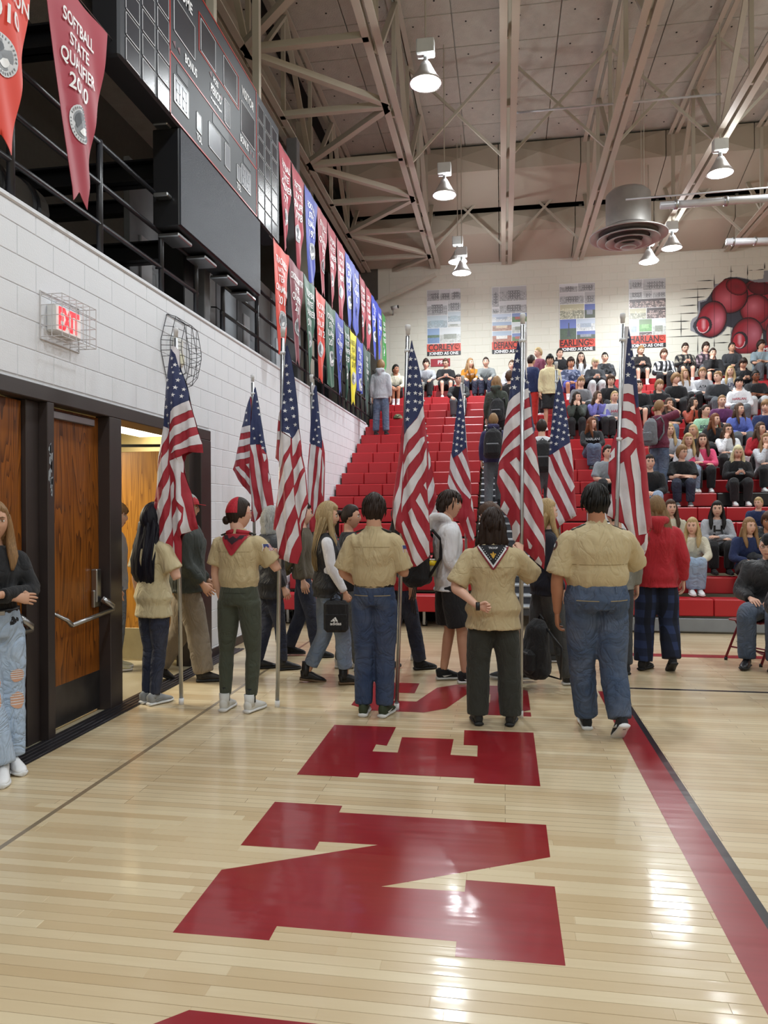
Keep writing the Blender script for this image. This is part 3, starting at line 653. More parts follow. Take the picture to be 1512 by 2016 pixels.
sbt('POSS', 7.58, 6.27, .085, .75); sbt('PERIOD', 7.59, 6.145, .13, .68); sbt('TOL', 7.135, 5.44, .1, .7, lab='white lettering TOL on the home side'); sbt('TOL', 8.275, 5.44, .1, .7, lab='white lettering TOL on the visitor side')
mb = MB()
for k in range(7): mb.box(SBp(7.44+k*.045, 6.03-.006*(k % 3), .2545), SBp(7.475+k*.045, 6.05-.004*(k % 2), .2555))
mb.obj('script_mark', M_ltr, sb_, label='small white script under PERIOD')
for (y, z, s) in ((6.56, 6.06, -1), (6.66, 6.06, -1), (8.70, 6.05, 1), (8.79, 6.05, 1), (7.44, 6.29, -1), (7.76, 6.2, 1)):
    MB().prism([SBp(y-.03*s, z+.035, .2505), SBp(y-.03*s, z-.035, .2505), SBp(y+.03*s, z, .2505)], (.004, 0, 0)).obj('arrow_mark', mat('dim_arrow', '6b4a50', .5), sb_)
for y in (2.35, 3.9): MB().beam((.08, y, 1.6), (.08, y, 3.25), .09, .09).obj('hanger', M_truss, sb_)
# video panel below
vp = thing('video_panel', (XS-.28, 6.68, 4.385), 'black textured video screen mounted under the scoreboard', 'screen')
m = mat('led_panel', '3c3f47', .40, .6, var=.3, vscale=160, bump=1.0, bscale=420)
MB().bbox((0, 0, 0), (.27, 2.37, .945), .01).obj('screen_cabinet', M_black, vp); MB().bbox((.27, .01, .01), (.285, 2.36, .94), .002).obj('screen_face', m, vp)
for y in (.1, .75, 1.4, 2.05): MB().bbox((.0, y, -.06), (.22, y+.32, -.02), .01).obj('mounting_bracket', M_alum, vp)
for z in (.25, .93): MB().bbox((.05, -.10, z), (.2, 0, z+.04), .01).obj('mounting_bracket', M_alum, vp)
# ================================================================== BANNERS
XB = -3.10
PAL = {'red': 'a3243a', 'orange': 'e2402c', 'maroon': '7f2036', 'blue': '2a3fae', 'green': '1d5a44', 'lime': '2f8c3c', 'yellow': 'ecdf1c', 'dgreen': '16443a'}
def cloth_m(c): return mat('banner_cloth_' + c, PAL[c], .55, var=.07, vscale=3, sheen=.2)
M_seal = mat('seal_ring', 'd5d6da', .5); M_seal2 = mat('seal_grey', '8d9096', .5); M_seal3 = mat('seal_dark', '5d6167', .5)
wn = [0]
def banner(ya, yb, ztop, colr, lines, lab, X=XB, length=1.43, style='tail', lc='w', grp=None, sag=0.0):
    wn[0] += 1; W = yb - ya; yc = (ya+yb)/2; ph = wn[0]*1.7
    t_ = thing('pennant_banner', (X, yc, ztop), lab, 'banner', grp)
    def wv(u, v): return .018*math.sin(u*16/W*.6+ph+v*1.5)*(.4+.6*min(1, -v)) + .012*math.sin(u*40/W*.5+v*6+ph*2)*min(1, -v*1.2)
    half = (lambda v: W/2*(1 - .78*(min(1, -v/length))**1.15)) if style == 'tail' else (lambda v: W/2*(1-.25*(-v/length)) * (1 if -v < length*.86 else math.sqrt(max(.02, 1-((-v-length*.86)/(length*.14))**2)))) if style == 'round' else (lambda v: W/2*.92)
    mb = MB(); nu, nv = 26, 36; vs_ = []; fs = []
    for j in range(nv+1):
        v = -length*j/nv
        for i in range(nu+1):
            s = -1+2*i/nu; u = s*half(v); dz = 0
            if j == nv and style == 'tail': dz = .10*abs(s)*-1 + .05
            if j == 0: dz = -sag*(1-s*s)
            vs_.append((wv(u, v), u, v+dz))
    fs = [(j*(nu+1)+i, (j+1)*(nu+1)+i, (j+1)*(nu+1)+i+1, j*(nu+1)+i+1) for j in range(nv) for i in range(nu)]
    n = len(vs_); mb.add(vs_ + [(p[0]-.004, p[1], p[2]) for p in vs_], fs + [tuple(a+n for a in f)[::-1] for f in fs])
    mb.obj('cloth', cloth_m(colr), t_, True)
    mt = M_ltr if lc == 'w' else mat('olive_print', '7a7a20', .5)
    z = -.17
    tb = MB()
    for s, size, sx in lines:
        z -= size*.6; k = MB(); text(k, s, size*1.28, frame_M((0, 0, z), (0, 1, 0), (0, 0, 1)), bold=.018, sx=sx*1.12)
        tb.add([(wv(p[1], p[2])+.010, p[1], p[2]) for p in k.v], k.f); z -= size*.78
    tb.obj('lettering', mt, t_, label='%s lettering' % ('white' if lc == 'w' else 'olive'))
    r = .135; zc = min(z-.17, -.90) if style == 'tail' else z-.18
    def disc(r0, r1, m_, nm, off_, par, a0=0, a1=2*math.pi, cy_=0, cz=0, lab=None):
        k = MB(); N = 24; vs2 = []
        for i in range(N+1):
            a = a0+(a1-a0)*i/N
            for rr in (r0, r1):
                y, zz = cy_+rr*math.cos(a)*.9, zc+cz+rr*math.sin(a); vs2.append((wv(y, zz)+off_, y, zz))
        k.add(vs2, [(2*i, 2*i+1, 2*i+3, 2*i+2) for i in range(N)]); return k.obj(nm, m_, par, label=lab)
    sl = disc(0, r, M_seal, 'seal', .0055, t_, lab='round white and grey seal')
    disc(0, r*.72, M_seal2, 'seal_field', .007, sl); disc(0, r*.5, M_seal3, 'seal_figure', .0085, sl, math.pi*.25, math.pi*1.3, -.01, .01)
    disc(0, r*.42, M_ltr, 'seal_figure', .0095, sl, -math.pi*.75, math.pi*.1, .01, -.02)
    tk = MB()
    for i in range(30):
        if i in (14, 29): continue
        a = 2*math.pi*i/30; c_ = Vector((0, r*.86*.9*math.cos(a), zc+r*.86*math.sin(a))); ra = Vector((0, math.cos(a), math.sin(a))); ta = Vector((0, -math.sin(a), math.cos(a)))
        x0 = wv(c_.y, c_.z)+.008; tk.add([Vector((x0, 0, 0))+c_+ra*sr_+ta*st_ for sr_, st_ in ((-.009, -.004), (-.009, .005), (.009, .004), (.009, -.005))], [(0, 1, 2, 3)])
    tk.obj('seal_lettering', M_seal3, sl, kind='stuff')
    return t_
SQ = lambda a, y: [(a, .105, .62), ('STATE', .10, .7), ('QUALIFIER', .105, .62), (y, .12, .8)]
banner(3.82, 4.56, 5.46, 'orange', [('TRACK & FIELD', .09, .55), ('TEAM', .11, .8), ('CHAMPION', .11, .68), ('2010', .13, .9)], 'orange TEAM CHAMPION 2010 pennant cut by the left edge of the picture', length=1.5, grp=None)
banner(4.64, 5.45, 5.44, 'red', SQ('SOFTBALL', '2010'), 'red SOFTBALL STATE QUALIFIER 2010 pennant hanging near the scoreboard', length=1.48)
mb = MB(); mb.tube([(XB-.01, 3.0, 5.5), (XB-.01, 5.6, 5.46)], .004, 5); mb.obj('wire', M_steel, label='near steel wire holding the first two pennants', cat='wire')
UP = [(10.02, 10.63, 'red', 'SOFTBALL', '1977', 'red SOFTBALL 1977 pennant, first in the upper row beside the scoreboard'), (10.65, 11.38, 'red', 'SOFTBALL', '1978', 'red 1978 pennant, second in the upper row'),
      (11.40, 12.2, 'blue', 'FOOTBALL', '1978', 'blue pennant, third in the upper row between red ones'), (12.22, 12.9, 'red', 'SOFTBALL', '1979', 'red pennant, first after the blue one in the upper row'),
      (12.92, 13.65, 'red', 'SOFTBALL', '1980', 'red pennant, fifth in the upper row'), (13.67, 14.45, 'red', 'SOFTBALL', '1981', 'red pennant just before the pair of blue ones, upper row'),
      (14.47, 15.15, 'blue', 'FOOTBALL', '1982', 'narrow blue pennant, seventh in the upper row'), (15.18, 15.86, 'blue', 'FOOTBALL', '1982', 'blue pennant with a full rounded tail, eighth in the upper row'),
      (15.9, 16.66, 'red', 'SOFTBALL', '1983', 'red pennant, ninth in the upper row'), (16.68, 17.4, 'red', 'SOFTBALL', '1984', 'red pennant, tenth in the upper row'),
      (17.42, 18.15, 'blue', 'FOOTBALL', '1984', 'blue pennant, eleventh in the upper row'), (18.17, 18.9, 'blue', 'FOOTBALL', '1985', 'last blue pennant at the far end of the upper row')]
for i, (a, b, c, s, y, lab) in enumerate(UP): banner(a, b, 6.85, c, SQ(s, y), lab, style='round' if i == 7 else 'tail', length=1.42 + .03*(i % 3))
banner(18.95, 19.6, 6.83, 'lime', SQ('GOLF', '1993'), 'bright green 1993 pennant at the end of the upper row by the camera', style='round', length=1.5)
mb = MB(); mb.tube([(XB-.01, 9.9, 6.87), (XB-.01, 19.9, 6.84)], .005, 5); mb.obj('wire', M_steel, label='upper steel wire holding the far row of pennants', cat='wire')
LO = [(9.45, 10.16, 'orange', [('TRACK&FIELD', .10, .55), ('NATIONAL', .07, .6), ('TEAM', .10, .7), ('CHAMPION', .10, .65), ('2011', .12, .8)], 'orange TRACK&FIELD TEAM CHAMPION 2011 pennant, first in the lower row', 'tail'),
      (10.19, 10.90, 'maroon', [('CROSS COUNTRY', .10, .5), ('STATE', .10, .7), ('QUALIFIER', .105, .62), ('2011', .12, .8)], 'maroon CROSS COUNTRY 2011 pennant in the lower row', 'tail'),
      (10.93, 11.63, 'green', SQ('VOLLEYBALL', '2011'), 'dark green VOLLEYBALL 2011 pennant in the lower row', 'tail'), (11.66, 12.35, 'orange', SQ('TRACK&FIELD', '2012'), 'orange 2012 pennant in the lower row between green ones', 'tail'),
      (12.38, 13.08, 'green', SQ('VOLLEYBALL', '2012'), 'green VOLLEYBALL 2012 pennant with a wide rounded bottom', 'round'), (13.10, 13.78, 'blue', SQ('FOOTBALL', '2013'), 'narrow blue pennant, sixth in the lower row', 'tail'),
      (13.80, 14.36, 'green', SQ('VOLLEYBALL', '2013'), 'green pennant just before the yellow one', 'tail'), (14.4, 15.05, 'yellow', SQ('BASKETBALL', '2013'), 'bright yellow pennant with olive lettering', 'tail'),
      (15.08, 15.75, 'blue', SQ('BASEBALL', '2014'), 'square blue banner after the yellow pennant', 'square'), (15.8, 16.7, 'dgreen', SQ('GOLF', '2014'), 'dark green pennant, last in the lower row by the scissor gate', 'tail')]
for a, b, c, ls, lab, st in LO: banner(a, b, 5.28, c, ls, lab, X=-3.0, style=st, length=1.1 if st == 'square' else 1.45, lc='o' if c == 'yellow' else 'w', sag=.03)
mb = MB(); mb.tube([(-3.01, 9.3, 5.25), (-3.01, 17.4, 5.31)], .005, 5); mb.obj('wire', M_steel, label='lower steel wire holding the second row of pennants', cat='wire')
A = at_Y(196, 12, 5.5); cn = thing('round_sign', (-3.6, 5.6, 6.12), 'dark canister with a small bird mark, cut by the top edge', 'sign')
MB().tube([(0, -.1, 0), (0, .42, .0)], .10, 20).obj('canister', M_galv, cn, True)
# ================================================================== colour-per-cell prints
def attr_mat(name, rough=.5):
    m = bpy.data.materials.new(name); m.use_nodes = True; t = NT(m); b = t.n['Principled BSDF']; a = t.new('ShaderNodeAttribute'); a.attribute_name = 'ink'
    t.link(a.outputs['Color'], b.inputs['Base Color']); b.inputs['Roughness'].default_value = rough; return m
M_print = attr_mat('printed_vinyl', .4)
def print_grid(name, parent, x0, z0, w_, h_, img, y=0.0, mask=None, thick=.004):
    # img: rows from the top, linear rgb; one small flat cell of vinyl per ink cell
    n, m_ = img.shape[:2]; xs = np.linspace(x0, x0+w_, m_+1); zs = np.linspace(z0+h_, z0, n+1)
    vs_ = np.array([(x, y, z) for z in zs for x in xs]); j, i = np.mgrid[0:n, 0:m_]; a = (j*(m_+1)+i)
    fs = np.stack([a+m_+1, a+m_+2, a+1, a], -1).reshape(-1, 4); colr = img.reshape(-1, 3)
    if mask is not None: k = mask.reshape(-1); fs = fs[k]; colr = colr[k]
    me = bpy.data.meshes.new(name); me.from_pydata(vs_.tolist(), [], fs.tolist()); me.materials.append(M_print)
    at = me.color_attributes.new('ink', 'FLOAT_COLOR', 'CORNER'); c4 = np.ones((len(fs)*4, 4), np.float32); c4[:, :3] = np.repeat(colr, 4, 0); at.data.foreach_set('color', c4.ravel())
    return link(name, me, parent)
def L3(c): return np.array(lin(c))
def tile(img, x0, y0_, x1, y1_, kind, seed):
    r = np.random.RandomState(seed); H_, W_ = img.shape[:2]; X0, X1, Y0_, Y1 = int(x0*W_), int(x1*W_), int(y0_*H_), int(y1_*H_)
    h, w_ = Y1-Y0_, X1-X0; yy, xx = np.mgrid[0:h, 0:w_]; v = yy/max(1, h-1); u = xx/max(1, w_-1)
    nz = r.rand(h, w_)*.5 + .5*np.repeat(np.repeat(r.rand(h//3+1, w_//3+1), 3, 0), 3, 1)[:h, :w_]
    if kind in ('bw', 'bwd', 'bwl'):
        sky = {'bw': .55, 'bwd': .4, 'bwl': .62}[kind]; g = np.where(v < .35, sky+.1*(1-v), .25+.35*nz)
        bx = (u > .15+.2*r.rand()) & (u < .75+.2*r.rand()) & (v > .25+.15*r.rand()) & (v < .85); g = np.where(bx, .14+.22*nz, g); g = np.where(bx & (xx % 5 < 2) & (yy % 6 < 3), .5, g)
        c = np.stack([g, g, g*1.03], -1)
    else:
        S, G, B_ = {'lake': ('7aa8e0', '4f7a4a', '4e84c0'), 'blue': ('3f62c8', '46563c', '8b93a8'), 'teal': ('c6d8e4', 'a9bfcb', '9bb8c6'), 'snow': ('dfe6ea', 'c7cbc4', '8d9484'), 'barn': ('9db8dc', 'c28b70', 'e3c9a2'),
                    'brick': ('a8c0dc', 'c06a48', 'e6e2da'), 'red': ('6a88cc', '5f8a48', 'b8503c'), 'crowd': ('cfc89a', 'a8a888', 'd8d4b4'), 'green': ('7aa06a', '6cba58', '8ccc74'), 'night': ('4a3436', '6c5450', 'c8a8a0'), 'steeple': ('4a6ad0', '3c5a3c', '2e3c48'), 'white': ('c4d4ec', 'd8dce0', '9fb0c8')}[kind]
        c = np.where((v < .45)[..., None], L3(S)[None, None]*(.85+.3*v[..., None]), L3(G)[None, None]*(.55+.7*nz[..., None]))
        bx = (u > .2) & (u < .8) & (v > .42) & (v < .75)
        if kind == 'steeple': bx = (abs(u-.55) < .03+.10*np.clip(v-.45, 0, 1)*2) & (v > .18) & (v < .85)
        if kind in ('crowd', 'night'): bx = (nz > .62) & (v > .3)
        if kind == 'lake': bx = v > .62
        c = np.where(bx[..., None], L3(B_)[None, None]*(.8+.4*nz[..., None]), c); gq = c.mean(-1, keepdims=True); c = (c*.72+gq*.28)*.85+.06
    img[Y0_:Y1, X0:X1] = c
    img[Y0_:Y0_+1, X0:X1] = .8; img[Y0_:Y1, X0:X0+1] = .8
PO = [('CORLEY', 840, 571, [(0,0,.38,.17,'bwd'),(.38,0,.72,.17,'bw'),(.72,0,1,.17,'bwl'),(0,.17,.62,.39,'bwl'),(.62,.17,1,.34,'bw'),(.62,.34,1,.5,'teal'),(0,.39,.62,.58,'teal'),(.62,.5,1,.58,'snow'),(0,.58,.38,.82,'lake'),(.38,.58,1,.82,'snow')]),
      ('DEFIANCE', 968, 565, [(0,0,.22,.3,'bwd'),(.22,0,1,.22,'bwd'),(.22,.22,1,.4,'bw'),(0,.3,.22,.4,'bw'),(0,.4,.58,.52,'white'),(.58,.4,1,.54,'red'),(0,.52,.58,.66,'barn'),(.58,.54,1,.7,'snow'),(0,.66,.58,.83,'brick'),(.58,.7,1,.83,'red')]),
      ('EARLING', 1101, 559, [(0,0,.52,.13,'bwl'),(.52,0,1,.13,'bwd'),(0,.13,.7,.30,'bw'),(.7,.13,1,.31,'bwd'),(0,.30,.7,.52,'crowd'),(.7,.31,1,.52,'blue'),(0,.52,.48,.83,'steeple'),(.48,.52,1,.7,'white'),(.48,.7,1,.83,'blue')]),
      ('HARLAN', 1238, 550, [(0,0,.38,.14,'bwd'),(.38,0,1,.17,'bwd'),(0,.14,.38,.29,'bw'),(.38,.17,.65,.29,'bwd'),(.65,.17,1,.29,'bw'),(0,.29,1,.42,'night'),(0,.42,.48,.58,'crowd'),(.48,.42,1,.58,'night'),(0,.58,.27,.84,'white'),(.27,.58,.63,.77,'green'),(.63,.58,1,.84,'snow'),(.27,.77,.63,.84,'night')])]
M_pred2 = mat('poster_red', 'cf4838', .45); M_pblk2 = mat('poster_black', '1c1a1e', .45); M_pdk = mat('poster_dark_letter', '3a1c1c', .45)
for k, (nm, px, py, tiles) in enumerate(PO):
    A = at_Y(px, py, YB-.03); w_, h_ = .955, 1.87
    t_ = thing('wall_poster', (A.x, YB-.012, A.z-h_), 'tall photo collage poster reading %s JOINED AS ONE' % nm, 'poster')
    MB().bbox((0, 0, 0), (w_, .008, h_), .001).obj('backing', mat('poster_backing', 'd8d8dc', .5), t_)
    img = np.full((150, 72, 3), .75)
    for q, (a, b, c, d, kd) in enumerate(tiles): tile(img, a, b, c, d, kd, k*20+q)
    print_grid('photo_collage', t_, 0, 0, w_, h_, img, -.0015)
    MB().box((0, -.003, .115), (w_, -.0016, .33)).obj('red_band', M_pred2, t_); MB().box((0, -.003, 0), (w_, -.0016, .115)).obj('black_band', M_pblk2, t_)
    mb = MB(); text(mb, nm, .25, frame_M((.40, -.0035, .222), (1, 0, 0), (0, 0, 1)), bold=.03, sx=.78 if len(nm) < 8 else .62); mb.obj('lettering', M_pdk, t_, label='town name %s in dark letters' % nm)
    mb = MB(); text(mb, 'JOINED AS ONE', .115, frame_M((w_/2, -.0035, .055), (1, 0, 0), (0, 0, 1)), bold=.025, sx=1.0); mb.obj('lettering', M_ltr, t_, label='white words JOINED AS ONE')
    mb = MB(); c0 = Vector((.845, -.0035, .23))
    for (r0, a0, a1, dx, dz) in ((.075, -.5, 2.6, 0, .01), (.05, .3, 3.6, -.01, 0), (.03, 2.2, 5.6, .0, -.02), (.06, 3.6, 5.6, .01, .0)):
        mb.tube([c0+Vector((dx+r0*math.cos(a0+(a1-a0)*i/10), 0, dz+r0*math.sin(a0+(a1-a0)*i/10))) for i in range(11)], .006, 4)
    mb.obj('swirl_mark', M_pdk, t_, label='swirling storm mark')
# ------------------------------------------------------------------ mural of a giant red hand gripping the wall
def inpoly(x, y, P):
    r = np.zeros(x.shape, bool); n = len(P)
    for i in range(n):
        x1, y1 = P[i]; x2, y2 = P[(i+1) % n]; c = ((y1 > y) != (y2 > y)) & (x < (x2-x1)*(y-y1)/(y2-y1+1e-9)+x1); r ^= c
    return r
YM = YB-.006
A = at_Y(1356, 700, YM); B = at_Y(1560, 520, YM); mw, mh = B.x-A.x, B.z-A.z
NX, NZ = 230, 205
gx, gy = np.meshgrid(np.linspace(0, 1, NX), np.linspace(0, 1, NZ)); mx = (1356 + gx*204 - 1300)*7.13; my = (520 + gy*180 - 500)*7.13
grey = [(420,1050),(425,930),(450,880),(520,840),(535,800),(525,620),(640,600),(760,480),(760,375),(870,365),(900,310),(985,280),(1090,285),(1230,320),(1300,345),(1455,330),(1465,215),(1560,215),(1560,60),(1850,60),(1850,1500),(1600,1500),(1460,1320),(1440,1110),(1400,1500),(960,1500),(1000,1100),(1020,1030),(940,1020),(920,1060),(860,1130),(720,1190),(560,1150),(480,1080)]
dark = [(455,1000),(470,940),(520,880),(560,780),(560,640),(650,620),(760,440),(840,370),(920,300),(1000,285),(1100,295),(1230,330),(1340,380),(1560,390),(1850,380),(1850,1500),(1560,1500),(1450,1330),(1440,1120),(1330,1500),(975,1500),(1010,1100),(1025,1040),(940,1010),(900,1080),(800,1160),(700,1180),(580,1150),(500,1090)]
img = np.zeros((NZ, NX, 3)); img[:] = L3('8a8b92'); md = inpoly(mx, my, dark); mg = inpoly(mx, my, grey)
img[md] = L3('33323c')
def blob(cx, cy, rx, ry, rot=0, c0='c0505a', c1='8e1f2c', c2='4a121a', hx=-.1, hy=-.2):
    dx, dy = mx-cx, my-cy; a = math.radians(rot); ex = (dx*math.cos(a)+dy*math.sin(a))/rx; ey = (-dx*math.sin(a)+dy*math.cos(a))/ry
    d = np.sqrt(ex**2+ey**2); h = np.sqrt((ex-hx)**2+(ey-hy)**2); k = np.clip(h*1.1, 0, 1)[..., None]
    c = L3(c0)*(1-k)**1.5 + L3(c1)*(1-(1-k)**1.5); e = np.clip((d-.72)/.28, 0, 1)[..., None]; c = c*(1-e)+L3(c2)*e
    c = np.where((d > .94)[..., None], L3('241318'), c); s = (d < 1) & md; img[s] = c[s]
blob(1640, 760, 330, 420, 0, 'a83a46'); blob(1380, 600, 260, 300, 10, 'a03040'); blob(1340, 780, 220, 230, 0, 'c46a78'); blob(980, 560, 260, 270, -20, 'c0606c', hx=-.2, hy=.1)
blob(1080, 430, 160, 120, 30, '7a2430', hx=0, hy=0); blob(1400, 470, 170, 100, 15, '6a1c26', c1='5a1420', hx=0, hy=0); blob(730, 900, 210, 280, 12, 'c87080', hx=.4, hy=0); blob(1220, 1180, 230, 290, 12, 'b86878', hx=.4, hy=-.2)
blob(1640, 1180, 160, 300, 0, 'a84858')
for (cx, cy, rx, ry) in ((615, 980, 115, 130), (1125, 1230, 110, 130)):
    d = np.sqrt(((mx-cx)/rx)**2+((my-cy)/ry)**2); img[(d < 1) & md] = L3('2e1f26'); d2 = np.sqrt(((mx-cx+15)/(rx*.78))**2+((my-cy-10)/(ry*.85))**2); s = (d2 < 1) & md; img[s] = L3('a82432')
    gl_ = np.clip(1-np.abs((mx-cx+5)/38)-np.clip((my-cy-40)/60, 0, 1), 0, 1)*np.clip((my-cy+100)/40, 0, 1)
    img[s] = (img*(1-.75*gl_[..., None])+L3('e0a8b0')*.75*gl_[..., None])[s]
    img[(d2 > .9) & (d2 < 1.0) & (my > cy+20) & md] = L3('e0b8bc')
t_ = thing('wall_mural', (A.x, YM, A.z), 'painted mural of giant red fingers breaking through the back wall', 'mural')
print_grid('painted_hand', t_, 0, 0, mw, mh, img**.98, -.003, mask=(mg | md))
mb = MB()
def mp(px, py): q = at_Y(1300+px/7.13, 500+py/7.13, YM-.005); return q - Vector((A.x, YM, A.z))
for (x0, y0_, x1, y1_, t1) in [(525,430,525,860,.012),(525,1150,525,1420,.012),(757,270,757,480,.012),(757,1180,757,1320,.012),(292,800,292,1180,.012),(992,150,992,280,.008),(1225,150,1225,320,.012),(1465,110,1465,220,.014),(500,380,757,370,.012),(280,505,757,480,.012),(270,620,640,600,.012),(260,730,525,715,.012),(240,838,540,825,.012),(120,950,425,940,.014),(80,1062,420,1050,.008),(80,1165,620,1145,.012),(720,1250,960,1240,.012),(860,1140,990,1130,.012),(960,245,1030,243,.006),(1230,230,1300,228,.006),(1340,225,1465,215,.01)]:
    a, b = mp(x0, y0_), mp(x1, y1_); d = (b-a).normalized(); n_ = Vector((-d.z, 0, d.x))*t1
    k = .72; c_ = a.lerp(b, k); mb.add([a, c_+n_, b, c_-n_], [(0, 1, 2, 3)])
for (c_, z0_, z1_) in [(757, 480, 1180), (992, 280, 1250), (1225, 320, 1400), (1465, 390, 1400)]:
    a, b = mp(c_, z0_), mp(c_, z1_); mb.add([a+Vector((-.004, 0, 0)), b+Vector((-.004, 0, 0)), b+Vector((.004, 0, 0)), a+Vector((.004, 0, 0))], [(0, 1, 2, 3)])
mb.obj('painted_cracks', mat('mural_black', '1b1a20', .5), t_, label='black painted cracks around the hand')
A = at_Y(848, 722, YB-.02); t_ = thing('small_sign', A, 'small red sign low on the back wall behind the seated boys', 'sign'); MB().bbox((0, 0, 0), (.55, .01, .22), .002).obj('plate', mat('sign_red', 'a01f30', .5), t_)
mb = MB(); text(mb, 'PR', .15, frame_M((.28, -.002, .11), (1, 0, 0), (0, 0, 1)), bold=.02); mb.obj('lettering', M_ltr, t_)
A = at_Y(1494, 697, YB-.02); t_ = thing('small_sign', A, 'small red sign at the right edge under the mural', 'sign'); MB().bbox((0, 0, 0), (.5, .01, .22), .002).obj('plate', mat('sign_red', 'a01f30', .5), t_)
mb = MB(); text(mb, 'MR', .13, frame_M((.2, -.002, .11), (1, 0, 0), (0, 0, 1)), bold=.02); mb.obj('lettering', M_ltr, t_)
# ================================================================== PEOPLE
import bmesh
from mathutils.geometry import tessellate_polygon
V = Vector
def catmull(P, n=4):
    P = [V(p) for p in P]; out = []
    for i in range(len(P)-1):
        a = P[max(0, i-1)]; b = P[i]; c = P[i+1]; d = P[min(len(P)-1, i+2)]
        for k in range(n):
            t = k/n; out.append(.5*((2*b)+(c-a)*t+(2*a-5*b+4*c-d)*t*t+(3*b-a-3*c+d)*t**3))
    return out + [P[-1]]
def loft(mb, pts, ra, rb, side=(1, 0, 0), n=14, mi=0, mod=None):
    k = len(pts); pts = [V(p) for p in pts]; s = V(side); vs_ = []
    for i, p in enumerate(pts):
        d = (pts[min(i+1, k-1)]-pts[max(i-1, 0)]).normalized(); a = s-d*s.dot(d)
        if a.length < .15: a = V((0, 0, 1))-d*d.z
        a.normalize(); b = d.cross(a)
        for j in range(n):
            t = 2*math.pi*j/n; q = mod(i/(k-1), t) if mod else 1; vs_.append(p+a*(ra[i]*math.cos(t)*q)+b*(rb[i]*math.sin(t)*q))
    fs = [(i*n+j, i*n+(j+1) % n, (i+1)*n+(j+1) % n, (i+1)*n+j) for i in range(k-1) for j in range(n)]
    fs += [tuple(range(n))[::-1], tuple((k-1)*n+j for j in range(n))]
    return mb.add(vs_, fs, mi)
def limb(mb, P, R, n=12, flat=1.0, side=(1, 0, 0), sub=4, mi=0):
    pts = catmull(P, sub); rr = np.interp(np.linspace(0, len(P)-1, len(pts)), range(len(P)), R); return loft(mb, pts, list(rr), list(rr*flat), side, n, mi)
def ball(mb, c, r, n=10, mi=0):
    vs_ = []; fs = []; c = V(c); m = n*2; r = V(r) if hasattr(r, '__len__') else V((r, r, r))
    for i in range(1, n):
        a = math.pi*i/n
        for j in range(m): b = 2*math.pi*j/m; vs_.append(c+V((r.x*math.sin(a)*math.cos(b), r.y*math.sin(a)*math.sin(b), r.z*math.cos(a))))
    k = len(vs_); vs_ += [c+V((0, 0, r.z)), c-V((0, 0, r.z))]
    fs = [(i*m+j, (i+1)*m+j, (i+1)*m+(j+1) % m, i*m+(j+1) % m) for i in range(n-2) for j in range(m)]
    fs += [(k, j, (j+1) % m) for j in range(m)] + [(k+1, (n-2)*m+(j+1) % m, (n-2)*m+j) for j in range(m)]
    return mb.add(vs_, fs, mi)
def remesh(mb, vox, it=4):
    me = mb.mesh('r'); o = bpy.data.objects.new('r', me)
    m = o.modifiers.new('r', 'REMESH'); m.mode = 'VOXEL'; m.voxel_size = vox; m.use_smooth_shade = True
    if it: s = o.modifiers.new('s', 'SMOOTH'); s.factor = .5; s.iterations = it
    r = evaluated(o); bpy.data.objects.remove(o); bpy.data.meshes.remove(me); return r
def arr(me): a = np.empty(len(me.vertices)*3); me.vertices.foreach_get('co', a); return a.reshape(-1, 3)
def setarr(me, a): me.vertices.foreach_set('co', a.ravel()); me.update()
def wrinkle(me, amp, k=1.0, seed=0, vert=.35):
    r = np.random.RandomState(seed); co = arr(me); nn = np.empty(len(me.vertices)*3); me.vertices.foreach_get('normal', nn); nn = nn.reshape(-1, 3); d = np.zeros(len(co))
    warp = .05*np.sin(co[:, [2]]*9+r.rand()*6)+.04*np.sin(co[:, [0]]*13+r.rand()*6)
    for q in range(5):
        dr = r.randn(3); dr[2] *= vert; dr /= np.linalg.norm(dr); f = (22+26*r.rand())*k; w_ = np.sin((co@dr+warp[:, 0])*f+r.rand()*6.3); d += (1-abs(w_))**2*.7-.2
    msk = .55+.45*np.sin(co[:, 2]*11+co[:, 0]*6+r.rand()*6)
    setarr(me, co+nn*(d*amp*msk)[:, None]); return me
def mesh_to_mb(mb, me, M=None, mi=0):
    co = arr(me); n = len(mb.v); mb.v.extend(map(tuple, co)); f = [tuple(v+n for v in p.vertices) for p in me.polygons]; mb.f.extend(f); mb.m.extend([mi]*len(f))
